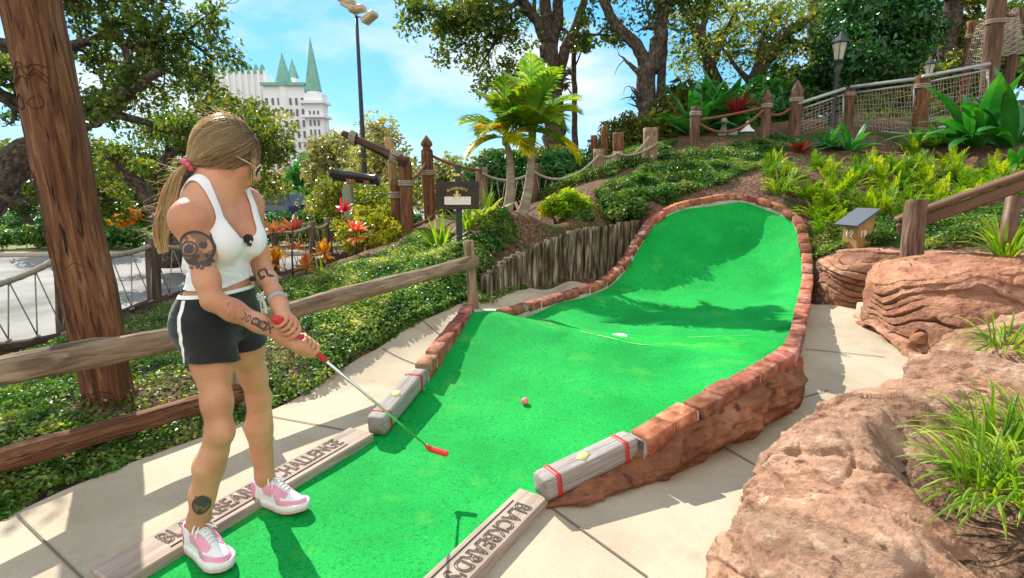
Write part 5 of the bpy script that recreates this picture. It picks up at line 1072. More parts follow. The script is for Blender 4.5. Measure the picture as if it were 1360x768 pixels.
rtree('evergreen_tree', 'dense dark green rounded tree right of the lamp post', 13, [(1150, 165), (1148, 120), (1150, 70), (1155, 20)], .30, [(1110, 20), (1130, 0), (1150, -10), (1180, 5), (1205, 20), (1225, 35), (1215, 60), (1195, 85), (1170, 100), (1140, 95), (1115, 85), (1100, 55), (1140, 50), (1170, 50), (1195, 45), (1125, 70), (1160, 25), (1180, 70), (1155, 75), (1215, 5), (1110, 105), (1130, 115)], 'darkleaf', 16000, .13, 71, (.4, .7), group=None)
rtree('oak_tree', 'bare lower trunked tree rising behind the small lantern', 14.5, [(1250, 150), (1256, 90), (1262, 40), (1268, -20), (1272, -70)], .30, [(1240, 60), (1215, 90), (1290, 40), (1300, 15), (1310, 60), (1330, 30), (1280, 80), (1230, 110), (1200, 105), (1345, 50), (1300, -10), (1250, 100), (1330, 0), (1355, 20), (1225, 75)], 'oakleaf', 6000, .13, 79, (.3, .6), [([(1262, 40), (1300, 20), (1340, 10)], .07, .5)], tm=np.array([1.4, 1.2, 1]))
rtree('oak_tree', 'background oak with moss hung limbs above the dark tree', 18, [(1090, 150), (1088, 90), (1080, 30), (1085, -40)], .26, [(1050, 20), (1070, -5), (1100, -10), (1095, 30), (1060, 60), (1085, 65), (1040, 50), (1020, 30), (1080, 100), (1050, 110), (1110, 20), (1150, 130), (1190, 125), (1210, 135), (1170, 140), (1120, 130)], 'oakleaf', 1700, .14, 83, (.4, .8))
# shrubs and under storey
def bush(name, lb, cens, rads, leafm, n, ls, seed, group=None, cat='shrub', aspect=.5, tm=None, squash=.8, stems=True):
    cens = np.array(cens); b = cens.mean(0); b[2] = min(HTs(q[0], q[1]) for q in cens); b[2] = min(b[2], cens[:, 2].min())
    root = thing(name, b, lb, cat, group)
    if stems:
        mb = MB(); r = np.random.default_rng(seed)
        for q in cens:
            s_ = np.array([q[0]*.6+b[0]*.4, q[1]*.6+b[1]*.4, 0]); s_[2] = min(HTs(s_[0], s_[1])-.05, q[2]-.1)
            tube(mb, spline([s_, (s_+q)/2+r.normal(size=3)*.05, q], 6), [.02, .018, .016, .013, .01, .006], 5)
        mb.build('stem', M['bark'], root)
    mb = MB(); clump_leaves(mb, cens, rads, n, ls, seed, aspect=aspect, tmul=tm, squash=squash); mb.build('foliage', M[leafm], root, smooth=False); return root
def pxc(lst): return [P(u, v, y=yy) for u, v, yy in lst]
gb = 'shrubs of the bank and hilltop'
bush('hedge', 'dark green clipped hedge behind the palms and rope', pxc([(x, 232+(x-640)*-.02, 9.6+(x % 3)*.12) for x in range(630, 830, 9)]+[(x, 250, 9.5) for x in range(640, 830, 12)]+[(x, 216, 9.8) for x in range(650, 790, 12)]), .30, 'darkleaf', 16000, .075, 101, cat='hedge', tm=np.array([1.2, 1.1, .9]))
bush('shrub', 'yellow green sunlit shrubs along the top of the dark hedge', pxc([(x, 208+3*math.sin(x), 10.1) for x in range(650, 770, 12)]), .22, 'yellowleaf', 2600, .08, 103, gb)
bush('shrub', 'round orange tinged bush beside the forked oak trunk', pxc([(815, 175, 11.5), (835, 165, 11.5), (850, 170, 11.6), (825, 190, 11.4), (845, 190, 11.4), (800, 195, 11.3), (860, 185, 11.6), (870, 200, 11.5), (825, 205, 11.3), (850, 205, 11.3)]), .33, 'yellowleaf', 5000, .09, 107, gb, tm=np.array([.8, .75, .8]))
bush('shrub', 'bright yellow green croton bush below the tilted boom', pxc([(460, 312, 7.3), (480, 300, 7.3), (500, 296, 7.3), (515, 300, 7.3), (470, 325, 7.1), (495, 318, 7.1), (515, 318, 7.1), (455, 300, 7.5), (525, 310, 7.2), (480, 285, 7.6), (510, 285, 7.6)]), .17, 'yellowleaf', 4200, .055, 109, gb, tm=np.array([2.1, 1.75, .9]))
bush('shrub', 'light green ferny bush between the palm trunks and the mound', pxc([(738, 270, 7.2), (755, 262, 7.2), (770, 270, 7.2), (750, 278, 7.1), (765, 282, 7.1), (780, 278, 7.1), (728, 278, 7.2)]), .15, 'grassleaf', 3000, .085, 113, gb, aspect=.28, tm=np.array([1.35, 1.2, .9]))
bush('shrub', 'small low green tuft at the foot of the light ferny bush', pxc([(775, 285, 6.95), (782, 288, 6.9), (768, 288, 6.95)]), .09, 'coverleaf', 700, .045, 117, gb)
for k, (lb, pts_, rad_, lm, n_, ls_, tm_) in enumerate((
    ('low dark green clipped mass beside the bowl rim on the mound crest', [(860, 225, 8.8), (890, 215, 9), (920, 212, 9.2), (950, 208, 9.3), (980, 203, 9.4), (1010, 198, 9.5), (1035, 193, 9.6), (880, 235, 8.5), (910, 228, 8.7), (940, 222, 8.8), (970, 216, 9), (1000, 208, 9.2)], .26, 'coverleaf', 9000, .07, np.array([.75, .8, .8])),
    ('darker green hedge strip curving down from the pointed posts', [(1000, 215, 8.9), (1020, 208, 9.1), (1040, 202, 9.3), (985, 224, 8.7), (965, 232, 8.4), (1050, 196, 9.5), (945, 240, 8.2)], .2, 'darkleaf', 6000, .055, np.array([1.5, 1.4, 1])),
    ('grey green shrub at the left shoulder of the mound', [(850, 245, 8.1), (870, 250, 8), (890, 245, 8), (860, 232, 8.4), (880, 236, 8.4), (910, 242, 8.1), (930, 238, 8.2)], .22, 'coverleaf', 5500, .06, np.array([.9, .85, .9])),
    ('variegated low shrub hanging over the retaining logs and brick rim', [(810, 268, 7.2), (835, 262, 7.25), (860, 260, 7.35), (885, 255, 7.5), (845, 275, 7.05), (820, 280, 7.0), (910, 252, 7.6), (800, 262, 7.4)], .16, 'coverleaf', 5500, .05, np.array([1.3, 1.15, 1.3])))):
    bush('shrub', lb, pxc(pts_), rad_, lm, n_, ls_, 121+k*3, gb, tm=tm_)
gj = 'dense foliage behind the hilltop walkway'
for k, (lb, pts_, rad_, lm, n_, ls_, tm_) in enumerate((
    ('yellow green sunlit thicket left of the walkway posts', [(890, 150, 12.5), (905, 130, 12.7), (910, 160, 12.2), (895, 175, 12), (875, 170, 12.2), (925, 150, 12.8)], .5, 'yellowleaf', 4500, .15, np.array([.8, .8, .8])),
    ('mid green thicket behind the red rope', [(950, 150, 12.5), (975, 140, 12.7), (1000, 150, 12.5), (985, 165, 12.2), (960, 168, 12), (1025, 150, 12.6), (940, 130, 13), (1010, 125, 13)], .5, 'broadleaf', 4500, .16, np.array([.9, .9, .9])),
    ('shadowy green thicket behind the first net panel', [(1050, 120, 13.5), (1075, 110, 13.5), (1060, 140, 13), (1090, 130, 13.2), (1035, 105, 14), (1100, 110, 13.6), (1115, 130, 13.2), (1040, 135, 13.2)], .55, 'darkleaf', 5000, .14, np.array([1.5, 1.3, 1])),
    ('yellowish hazy shrubs seen through the second net panel', [(1180, 130, 13), (1210, 125, 13.2), (1200, 145, 12.6), (1160, 145, 12.6), (1230, 140, 12.7), (1190, 110, 13.6), (1150, 155, 12.3), (1225, 105, 14)], .5, 'oakleaf', 4500, .14, np.array([2.0, 1.6, 1.2])),
    ('brown green shrubs behind the rising rope net', [(1290, 100, 13), (1310, 90, 13), (1330, 85, 13), (1350, 80, 13), (1270, 115, 12.8), (1345, 100, 12.6), (1320, 105, 12.6)], .5, 'oakleaf', 4000, .13, np.array([1.2, 1.1, 1])),
    ('low bright shrubs at the foot of the net railing', [(1150, 162, 11), (1170, 160, 11), (1190, 158, 11), (1210, 160, 10.8), (1245, 150, 10.5), (1265, 145, 10.6), (1285, 142, 10.6)], .22, 'yellowleaf', 3500, .07, np.array([.9, 1, .9])))):
    bush('thicket', lb, pxc(pts_), rad_, lm, n_, ls_, 151+k*3, gj, cat='shrub', tm=tm_)
# ---- far trees: pale olive ones beyond the drive, and a far belt
gf = 'pale trees beyond the drive'
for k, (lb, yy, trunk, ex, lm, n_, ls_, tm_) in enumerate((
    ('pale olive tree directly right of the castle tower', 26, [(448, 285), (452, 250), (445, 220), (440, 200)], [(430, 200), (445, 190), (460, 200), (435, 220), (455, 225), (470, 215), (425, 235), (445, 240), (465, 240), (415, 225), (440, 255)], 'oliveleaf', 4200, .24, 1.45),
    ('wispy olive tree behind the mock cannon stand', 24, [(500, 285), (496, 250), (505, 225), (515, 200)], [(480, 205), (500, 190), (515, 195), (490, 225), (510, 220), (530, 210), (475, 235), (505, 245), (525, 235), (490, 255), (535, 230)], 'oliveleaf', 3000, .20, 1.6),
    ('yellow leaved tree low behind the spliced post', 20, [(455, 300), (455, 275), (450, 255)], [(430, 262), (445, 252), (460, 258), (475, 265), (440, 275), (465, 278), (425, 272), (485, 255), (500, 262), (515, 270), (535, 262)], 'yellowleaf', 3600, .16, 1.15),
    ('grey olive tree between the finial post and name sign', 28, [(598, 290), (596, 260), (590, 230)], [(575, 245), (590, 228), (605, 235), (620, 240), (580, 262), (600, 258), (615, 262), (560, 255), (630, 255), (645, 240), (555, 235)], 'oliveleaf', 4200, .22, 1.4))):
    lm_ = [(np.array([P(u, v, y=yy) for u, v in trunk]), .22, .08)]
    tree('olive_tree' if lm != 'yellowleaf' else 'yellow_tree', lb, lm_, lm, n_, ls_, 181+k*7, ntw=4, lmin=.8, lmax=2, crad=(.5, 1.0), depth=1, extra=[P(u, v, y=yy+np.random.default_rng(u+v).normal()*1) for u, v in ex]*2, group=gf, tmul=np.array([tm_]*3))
gk = 'trees in the car park'
for k, (lb, yy, u0, vb, trunk_r, ex, lm, n_) in enumerate((
    ('parking tree with a slim forked trunk left of the leaning post', 19, 112, 330, .16, [(60, 225), (85, 210), (110, 200), (130, 215), (100, 235), (75, 250), (125, 245), (50, 250), (140, 200)], 'oakleaf', 5000),
    ('parking tree with a thick dark trunk near the left frame edge', 24, 38, 320, .22, [(0, 235), (20, 215), (45, 220), (65, 235), (30, 250), (-10, 255), (10, 200)], 'oakleaf', 4500),
    ('green tree beyond the drive seen between post and woman', 24, 178, 322, .17, [(170, 270), (190, 255), (205, 270), (160, 255), (180, 285), (205, 250), (150, 270)], 'oakleaf', 4500),
    ('bright green tree at the foot of the castle hotel', 40, 400, 300, .2, [(385, 270), (400, 262), (415, 268), (430, 275), (445, 280), (390, 282), (410, 284), (425, 286), (440, 272)], 'broadleaf', 4500))):
    tr = [P(u0, vb, y=yy), P(u0-4, (vb+ex[0][1])/2, y=yy), P(u0-10, ex[0][1]+10, y=yy)]
    tree('parking_tree', lb, [(np.array(tr), trunk_r, trunk_r*.5), (np.array([tr[1], P(u0+12, vb-60, y=yy), P(u0+20, vb-95, y=yy)]), trunk_r*.6, .04)], lm, n_, .2 if yy < 30 else .4, 211+k*5, ntw=3, lmin=.6, lmax=1.6, crad=(.5, .9) if yy < 30 else (.8, 1.3), depth=1, extra=[P(u, v, y=yy+np.random.default_rng(u+v).normal()*.8) for u, v in ex]*2, group=gk)
gh = 'low hedges along the drive'
bush('hedge', 'low clipped hedge on the island left of the leaning post', [np.array([x, 18.2+.3*math.sin(x*3), -.45]) for x in np.arange(-22, -12.5, .55)], .48, 'coverleaf', 7000, .16, 241, gh, 'hedge', tm=np.array([.8, .9, .8]))
bush('hedge', 'light green hedge on the island right of the leaning post', [np.array([x, 18.8+.3*math.sin(x*3), -.4]) for x in np.arange(-12, -5.4, .5)], .5, 'yellowleaf', 5500, .15, 243, gh, 'hedge', tm=np.array([.75, .95, .8]))
bush('hedge', 'dark far hedge in front of the parked cars', [np.array([x, 26.5+.3*math.sin(x*3), -.5]) for x in np.arange(-30, -4, .9)], .6, 'darkleaf', 6000, .25, 245, gh, 'hedge', tm=np.array([1.6, 1.4, 1]))
bush('flower_shrub', 'orange flowering shrub beyond the drive behind the woman', [P(165, 290, y=22), P(175, 285, y=22), P(158, 296, y=22)], .4, 'crotonleaf', 700, .16, 247, cat='shrub', tm=np.array([.75, .28, .02]))
# far tree belt: one mass
mb = MB(); r = np.random.default_rng(5); cs = []
for k in range(300):
    an = R(-62)+R(124)*k/300; d_ = r.uniform(60, 85); h_ = r.uniform(1, 6.0)*(.75 if an < R(-8) else 1.1); cs.append([math.sin(an)*d_, math.cos(an)*d_, -1+h_*.5])
clump_leaves(mb, np.array(cs), 3.2, 34000, .8, 6, squash=1.0); o = mb.build('treeline', M['oliveleaf'], smooth=False); tag(o, 'distant hazy belt of trees along the horizon', 'far trees', kind='stuff')
# ---- blade plants
def blades(mb, c, n, L, W, seed, spread=1., droop=.6, seg=5, tint=None, base=.05, tjit=.2, fold=.25, el=(35, 85), tip=None):
    r = np.random.default_rng(seed)
    for k in range(n):
        az = r.uniform(0, 2*math.pi); e = R(r.uniform(*el)); l = L*r.uniform(.65, 1.15); w_ = W*r.uniform(.75, 1.2)
        h = np.array([math.cos(az), math.sin(az), 0]); p = np.asarray(c)+h*base*r.uniform(.2, 1); d = h*math.cos(e)*spread+np.array([0, 0, math.sin(e)]); pts = [p]; dr = droop*r.uniform(.6, 1.3)
        for j in range(seg): d = nrm(d+np.array([0, 0, -dr/seg*(1+j*.35)])+h*.02); p = p+d*l/seg; pts.append(p)
        pts = np.array(pts); sd = nrm(np.cross(h, [0, 0, 1])+r.normal(size=3)*.1); t_ = np.linspace(0, 1, seg+1); wd = w_*np.sin(np.clip(t_*.9+.1, 0, 1)*math.pi)**.6*(1-t_*.15); wd[-1] = 0.001
        nr = np.cross(np.gradient(pts, axis=0), sd); nr /= np.linalg.norm(nr, axis=1)[:, None]+1e-9
        V = np.concatenate([pts-sd*wd[:, None]/2+nr*wd[:, None]*fold, pts, pts+sd*wd[:, None]/2+nr*wd[:, None]*fold]); m_ = seg+1; i = np.arange(seg)
        tn = np.ones(3)*r.uniform(1-tjit, 1+tjit) if tint is None else np.asarray(tint[r.integers(len(tint))] if np.ndim(tint) > 1 else tint)*r.uniform(1-tjit, 1+tjit)
        tt = np.tile(tn, (3*m_, 1))
        if tip is not None: tt = tt*(1-np.tile(t_, 3)[:, None]**3)+np.asarray(tip)*np.tile(t_, 3)[:, None]**3
        mb.add(V, np.concatenate([np.stack([i, m_+i, m_+i+1, i+1], 1), np.stack([m_+i, 2*m_+i, 2*m_+i+1, m_+i+1], 1)]), V, tt)
a_h = [np.array([.65, .85, .8]), np.array([1.35, 1.15, .8]), np.array([1.0, 1.0, .8])]
def fern_mesh(seed, n=27, L=.36, sprig=True):
    mb = MB(); r = np.random.default_rng(seed)
    for k in range(n):      # a frond: stem with many small leaflets
        az = r.uniform(0, 6.283); e = R(r.uniform(30, 88)); l = L*r.uniform(.6, 1.15); h = np.array([math.cos(az), math.sin(az), 0]); d = h*math.cos(e)+np.array([0, 0, math.sin(e)]); p = h*r.uniform(0, .08); pts = [p]
        for j in range(7): d = nrm(d+np.array([0, 0, -.07*(1+j*.3)])); p = p+d*l/7; pts.append(p)
        pts = np.array(pts); q = spline(pts, 20)[2:]; t_ = np.gradient(q, axis=0); t_ /= np.linalg.norm(t_, axis=1)[:, None]; sd = np.cross(t_, [0, 0, 1.]); sd /= np.linalg.norm(sd, axis=1)[:, None]+1e-6
        tn = r.uniform(.45, 1.4); hue = a_h[seed % 3]
        for s_ in (-1, 1):
            le = (sd*s_*.75+t_*.6+np.array([0, 0, .25])+r.normal(size=q.shape)*.15)*(.056*np.sin(np.linspace(.25, 1, len(q))*math.pi*.97)+.012)[:, None]; wv = t_*.0085
            V = np.stack([q-wv, q+le*.6-wv*1.2, q+le, q+le*.6+wv*1.6], 1).reshape(-1, 3); i = np.arange(len(q))*4
            mb.add(V, np.stack([i, i+1, i+2, i+3], 1), V, np.full((len(V), 3), tn)*np.array([1+.25*(tn-1), 1, 1])*hue)
    return mb
def plant(name, mbm, mat, loc, label, cat, group=None, part=None, rz=0, sc_=1):
    me = mbm if not isinstance(mbm, MB) else mbm.mesh(name, mat, False)
    o = bpy.data.objects.new(name, me); COL.objects.link(o); o.location = loc; o.rotation_euler = (0, 0, rz); o.scale = (sc_,)*3 if np.ndim(sc_) == 0 else sc_
    return tag(o, label, cat, group)
ferns = [fern_mesh(s_).mesh('fern', M['grassleaf'], False) for s_ in (1, 2, 3)]; r = np.random.default_rng(31)
FN = [(1030, 222, 8.0), (1048, 240, 7.6), (1022, 238, 7.7), (1062, 225, 7.9), (1035, 258, 7.2), (1082, 232, 8.0), (1100, 244, 7.6), (1125, 222, 8.0), (1140, 240, 7.5), (1160, 225, 7.8), (1120, 262, 7.1), (1145, 258, 7.0), (1170, 245, 7.3), (1190, 228, 7.7), (1200, 250, 7.1), (1180, 268, 6.8), (1150, 280, 6.6), (1120, 285, 6.6), (1095, 275, 6.8), (1085, 290, 6.6),
      (1205, 275, 6.5), (1225, 255, 6.9), (1230, 235, 7.3), (1250, 245, 6.9), (1245, 270, 6.4), (1270, 232, 7.2), (1280, 250, 6.7), (1300, 238, 6.9), (1310, 252, 6.5), (1330, 240, 6.7), (1345, 230, 6.8), (1290, 265, 6.3), (1215, 222, 7.7), (1262, 220, 7.5), (1175, 290, 6.4), (1240, 286, 6.0), (1325, 222, 7.1), (1072, 268, 7.0), (1090, 312, 6.3), (1110, 302, 6.35), (1270, 280, 6.0), (1352, 250, 6.3), (1210, 205, 8.4), (1185, 195, 8.9), (1240, 195, 8.6), (1160, 300, 6.3), (1195, 300, 6.1)]
FL = ['low fern clump highest on the mulch bank', 'feathery fern beside the bowl rim', 'bushy yellow green fern on the slope']
for k, (u, v, yy) in enumerate(FN):
    if k % 4 == 3 and v < 262: continue
    q = P(u, v, y=yy); q = np.array([q[0], q[1], HTs(q[0], q[1])-.01])
    plant('fern', ferns[k % 3], None, q, 'yellow green feathery fern clump on the mulch bank right of the bowl', 'fern', 'fern clumps on the right bank', rz=r.uniform(0, 6.28), sc_=(r.uniform(.7, 1.05),)*2+(r.uniform(.75, 1.1),))
# broad leaf clumps (birds nest ferns) on the hill
def nest(seed, n=16, L=.75, W=.14):
    mb = MB(); blades(mb, (0, 0, 0), n, L, W, seed, droop=.55, seg=7, base=.06, el=(30, 85), fold=.12); return mb
gn = 'broad strap leaved clumps on the hilltop'
for k, (u, v, yy, s_, lb) in enumerate(((1130, 195, 8.9, .85, 'dark green broad leaved clump in front of the lamp post'), (1100, 190, 9.1, .55, 'small broad leaved clump at the foot of the lamp post'), (1300, 185, 8.3, 1.6, 'largest broad leaved clump under the thick tall pole'), (1350, 165, 8.0, 1.7, 'huge glossy leaf clump cut by the right edge'), (1352, 212, 7.0, .8, 'low glossy clump at the right edge below the huge one'), (1215, 200, 8.7, .5, 'little strap leaved tuft below the dark walkway post'))):
    q = P(u, v, y=yy); q[2] = HTs(q[0], q[1])-.02; plant('broadleaf_plant', nest(301+k, 15+k % 4), M['broadleaf'], q, lb, 'plant', gn, sc_=s_)
# fan palms behind
for k, (u, v, yy, lb) in enumerate(((965, 150, 11.5, 'dark fan leaved palm clump behind the red rope'), (925, 165, 11.2, 'banana like clump beside the white capped post'))):
    mb = MB(); blades(mb, (0, 0, 0), 26, 1.25, .20, 331+k, droop=.5, seg=6, base=.1, el=(25, 88), fold=.1); q = P(u, v, y=yy); q[2] = HTs(q[0], q[1]); plant('fan_palm', mb, M['broadleaf'], q, lb, 'palm')
# bromeliad and crotons
M['redleaf'] = leafmat('red_leaf', [(1, 1, 1), (1, 1, 1)], .35, (1.3, .9, .7))
mb = MB(); blades(mb, (0, 0, 0), 24, .26, .05, 341, droop=.5, base=.03, tint=[(.42, .03, .02), (.30, .02, .03), (.45, .12, .03), (.12, .14, .03)]); q = P(1063, 200, y=9.0); q[2] = HTs(q[0], q[1]); plant('bromeliad', mb, M['redleaf'], q, 'red bromeliad rosette beside the dark hedge strip', 'plant')
mb = MB(); blades(mb, (0, 0, .35), 34, .42, .07, 342, droop=.5, base=.1, tint=[(.22, .02, .025), (.3, .03, .03)]); q = P(978, 172, y=10.8); q[2] = HTs(q[0], q[1]); plant('red_cordyline', mb, M['redleaf'], q, 'dark red leaved plant hanging behind the red ropes', 'plant')
gc = 'red and orange cordylines of the left bed'
CR_ = [(389, 300, 366, 6.1, [(.62, .06, .03), (.70, .25, .02), (.6, .10, .05), (.45, .03, .05)], 'tall red and orange cordyline nearest the woman shoulder'), (473, 302, 335, 6.6, [(.62, .04, .03), (.6, .12, .06), (.65, .25, .12)], 'red topped cordyline in front of the yellow green croton bush'), (455, 276, 300, 7.7, [(.60, .02, .07), (.55, .03, .04)], 'crimson cordyline behind the yellow green croton bush'),
       (430, 332, 350, 6.3, [(.62, .34, .02), (.55, .22, .02)], 'golden leaved croton low by the rope railing'), (406, 350, 366, 6.0, [(.50, .12, .03), (.35, .05, .05), (.55, .3, .1)], 'low rusty croton beside the tallest cordyline'), (365, 340, 362, 6.2, [(.6, .30, .02)], 'small orange croton tucked behind her elbow'), (363, 303, 360, 6.6, [(.62, .10, .04), (.5, .2, .05)], 'orange cordyline partly hidden by her arm')]
for k, (u, vt, vb, yy, tn, lb) in enumerate(CR_):
    a, b = P(u, vb, y=yy), P(u, vt, y=yy); a[2] = min(a[2], HTs(a[0], a[1])); root = thing('cordyline', a, lb, 'plant', gc); hgt = b[2]-a[2]
    mb = MB(); tube(mb, [a, a+[.01, 0, hgt*.5], b], [.012, .011, .009], 6); mb.build('stem', M['bark'], root)
    mb = MB(); blades(mb, b-np.array([0, 0, .05]), 18, .20, .055, 351+k, droop=.55, base=.02, tint=tn, el=(15, 88)); blades(mb, b-np.array([0, 0, hgt*.4]), 9, .14, .045, 371+k, droop=.8, base=.02, tint=tn, el=(0, 60)); mb.build('leaves', M['crotonleaf'], root, smooth=False)
# leafy plants by the sign, strappy grass on rocks
gs = 'strappy green plants'
for k, (u, v, yy, n_, L_, W_, lb) in enumerate(((585, 322, 6.1, 30, .42, .055, 'bright green strappy plant left of the sign post'), (645, 296, 6.7, 26, .42, .06, 'bright green strappy plant right of the sign post'), (622, 305, 6.4, 20, .36, .05, 'strappy plant right behind the sign post'), (428, 362, 5.9, 10, .3, .03, 'thin upright green tuft among the crotons'))):
    mb = MB(); blades(mb, (0, 0, 0), n_, L_, W_, 381+k, droop=.5, base=.06, el=(40, 88)); q = P(u, v, y=yy); q[2] = HTs(q[0], q[1])-.02; plant('strappy_plant', mb, M['grassleaf'], q, lb, 'plant', gs)
gl_ = 'liriope tufts on the boulders'
for k, (u, v, z_, n_, L_, lb) in enumerate(((1325, 595, .44, 80, .25, 'upper green liriope tuft in the near boulder pocket'), (1305, 650, .42, 70, .22, 'lower green liriope tuft spilling over the near boulder'), (1365, 660, .44, 80, .26, 'liriope tuft at the right edge of the near boulder'), (1380, 580, .46, 70, .26, 'rearmost liriope tuft of the near boulder pocket'), (1335, 462, .52, 60, .24, 'short liriope tuft in the gap behind the near boulder'))):
    mb = MB(); blades(mb, (0, 0, 0), n_, L_, .013, 391+k, droop=.85, base=.09, el=(20, 88), seg=6); plant('liriope', mb, M['grassleaf'], P(u, v, z=z_), lb, 'grass tuft', gl_)
mb = MB(); blades(mb, (0, 0, 0), 46, .40, .022, 399, droop=.45, base=.08, el=(35, 88), seg=6); plant('liriope', mb, M['grassleaf'], P(1335, 340, y=4.35), 'tall pale green grass tuft on the layered boulder', 'grass tuft', gl_)
# ---- palms
pr_ = np.random.default_rng(77); TW = [(.0, .30, .02)]
def frond(mbl, c, az, el, L, seed, tint, droop=.9, ll=.34):
    r = np.random.default_rng(seed); h = np.array([math.cos(az), math.sin(az), 0]); d = h*math.cos(el)+np.array([0, 0, math.sin(el)]); p = np.array(c); pts = [p]
    for j in range(10): d = nrm(d+np.array([0, 0, -droop/10*(1+j*.12)])); p = p+d*L/10; pts.append(p)
    pts = np.array(pts); tube(mbl, pts, np.linspace(.011, .003, 11), 5, tint=np.array(tint)*.9); q = spline(pts, 40)[5:]; t_ = np.gradient(q, axis=0); t_ /= np.linalg.norm(t_, axis=1)[:, None]; sd = np.cross(t_, [0, 0, 1.]); sd /= np.linalg.norm(sd, axis=1)[:, None]+1e-6; nn = np.cross(sd, t_)
    u = np.linspace(0, 1, len(q)); ln = ll*np.sin(np.clip(u*.85+.2, 0, 1)*math.pi)**.7*.95+.03
    for s_ in (-1, 1):
        le = sd*s_*.8+t_*.65+nn*.32+r.normal(size=q.shape)*.07; le /= np.linalg.norm(le, axis=1)[:, None]; wv = t_*(.013+.006*np.sin(u*math.pi))[:, None]
        m1 = q+le*(ln*.5)[:, None]; tip_ = q+le*ln[:, None]+np.array([0, 0, -.28])*(ln[:, None]); n_ = len(q); i = np.arange(n_)*5
        V = np.stack([q-wv*.7, q+wv*.7, m1+wv, m1-wv, tip_], 1).reshape(-1, 3); tt = np.tile(np.array(tint)*r.uniform(.85, 1.15), (len(V), 1))
        mbl.add(V, [np.stack([i, i+1, i+2, i+3], 1), np.stack([i+3, i+2, i+4], 1)], V, tt)
gp_ = 'young palms on the mulch mound'
for k, (pts_, yy, lb, topc, fl) in enumerate((
    ([(672, 288), (678, 250), (677, 210), (672, 188)], 7.0, 'left young palm with some yellow orange fronds', (672, 182), 1), ([(692, 292), (702, 250), (706, 210), (707, 182)], 6.95, 'right young palm with upright bright green fronds', (707, 172), 0))):
    p = np.array([P(u, v, y=yy) for u, v in pts_]); p[0][2] = HTs(p[0][0], p[0][1])-.05; root = thing('palm_tree', p[0], lb, 'palm', gp_); n = 18
    M['palmtrunk'] = M.get('palmtrunk') or pm('palm_trunk', [(.20, .15, .11), (.38, .32, .25)], scale=4, rough=.9, bump=.6, stretch=(1, 1, 6))
    mb = MB(); tube(mb, spline(p, n), np.linspace(.075, .035, n), 10, wob=.05, seed=k); mb.build('trunk', M['palmtrunk'], root)
    mb = MB(); c = P(*topc, y=yy); tube(mb, [p[-1]-[0, 0, .05], (p[-1]+c)/2, c+[0, 0, .08]], [.045, .05, .02], 8, tint=(1, .8, .5)); mb.build('crownshaft', M['palmleaf'], root)
    specs = [(170, 40, .75), (195, 15, .7), (150, 62, .8), (100, 75, .85), (60, 66, .85), (20, 50, .8), (-10, 35, .8), (-35, 58, .75), (230, 40, .65), (280, 45, .6), (310, 20, .7), (0, 12, .7), (130, 35, .7)]
    for j, (az, el, L) in enumerate(specs):
        yel = (fl and j in (1, 8, 9, 10)) or (not fl and j == 11); tn = (2.6, 1.25, .3) if yel else tuple(np.array([1, 1, 1])*pr_.uniform(.75, 1.2)*np.array([pr_.uniform(.8, 1.3), 1, 1])); 
        if yel: el -= 25
        mb = MB(); frond(mb, c, R(az+pr_.uniform(-12, 12)), R(el+8+pr_.uniform(-8, 8)), L*pr_.uniform(.85, 1.15), 500+k*40+j, tn, droop=.85); mb.build('frond', M['palmleaf'], root, smooth=False)
# ---- ground cover: uncountable small leaves
def cover(name, poly, n, size, seed, hgt, label, mask=None, leafm='coverleaf', tm=(1, 1, 1), pale=.25):
    r = np.random.default_rng(seed); poly = np.asarray(poly); lo, hi = poly.min(0), poly.max(0); x = r.uniform(lo[0], hi[0], n*4); y_ = r.uniform(lo[1], hi[1], n*4)
    ok = poly_sd(x, y_, poly)+.05*vnoise(np.stack([x*5, y_*5, x*0], 1), seed) > 0
    if mask is not None: ok &= mask(x, y_) > r.uniform(0, 1, len(x))
    x, y_ = x[ok][:n], y_[ok][:n]; m_ = len(x); hh = hgt*(.35+.65*sm(vnoise(np.stack([x*3.2, y_*3.2, x*0], 1), seed+1), -.6, .6)); z = HT(x, y_)+hh*r.uniform(0, 1, m_)**.5+.005
    pos = np.stack([x, y_, z], 1); nor = r.normal(size=(m_, 3))*.6+np.array([0, 0, .8]); vr = vnoise(np.stack([x*1.7, y_*1.7, x*0], 1), seed+2)
    t = (np.ones((m_, 3))*r.uniform(.65, 1.3, (m_, 1))*(1+vr[:, None]*np.array([.35, .12, .2])))*np.array(tm); pl = r.uniform(size=m_) < pale; t[pl] *= np.array([2.2, 1.7, 2.6])  # pale leaves: variegation plus gloss highlights painted into the leaf colour
    mb = MB(); leaves(mb, pos, nor, size*r.uniform(.7, 1.3, m_), .62, seed+5, t); return tag(mb.build(name, M[leafm], smooth=False), label, 'ground cover', kind='stuff')
p2 = lambda *a: np.array([P(u, v, z=z)[:2] for u, v, z in a])
edge = PATHL[1:13]
RL = np.concatenate([edge, [P(628, 396, y=4.95)[:2], P(655, 345, y=5.6)[:2]], [P(600, 345, y=5.5)[:2], P(570, 318, y=6.6)[:2], P(560, 306, y=7.0)[:2], P(500, 330, y=6.5)[:2], P(440, 360, y=6.1)[:2], P(380, 372, y=6.0)[:2], P(300, 405, y=5.6)[:2], P(240, 425, z=-.1)[:2], P(120, 455, z=-.1)[:2], P(0, 495, z=-.1)[:2], P(-120, 530, z=-.1)[:2], P(-140, 720, z=0)[:2]]])
mk = lambda x, y_: .25+.75*sm(vnoise(np.stack([x*1.3, y_*1.3, x*0], 1), 77), -.55, -.1)
cover('ground_cover', RL, 62000, .032, 401, .085, 'small leaved green ground cover filling the left bed up to the sign mound', mk, pale=.3, tm=(1.1, 1.05, 1.1))
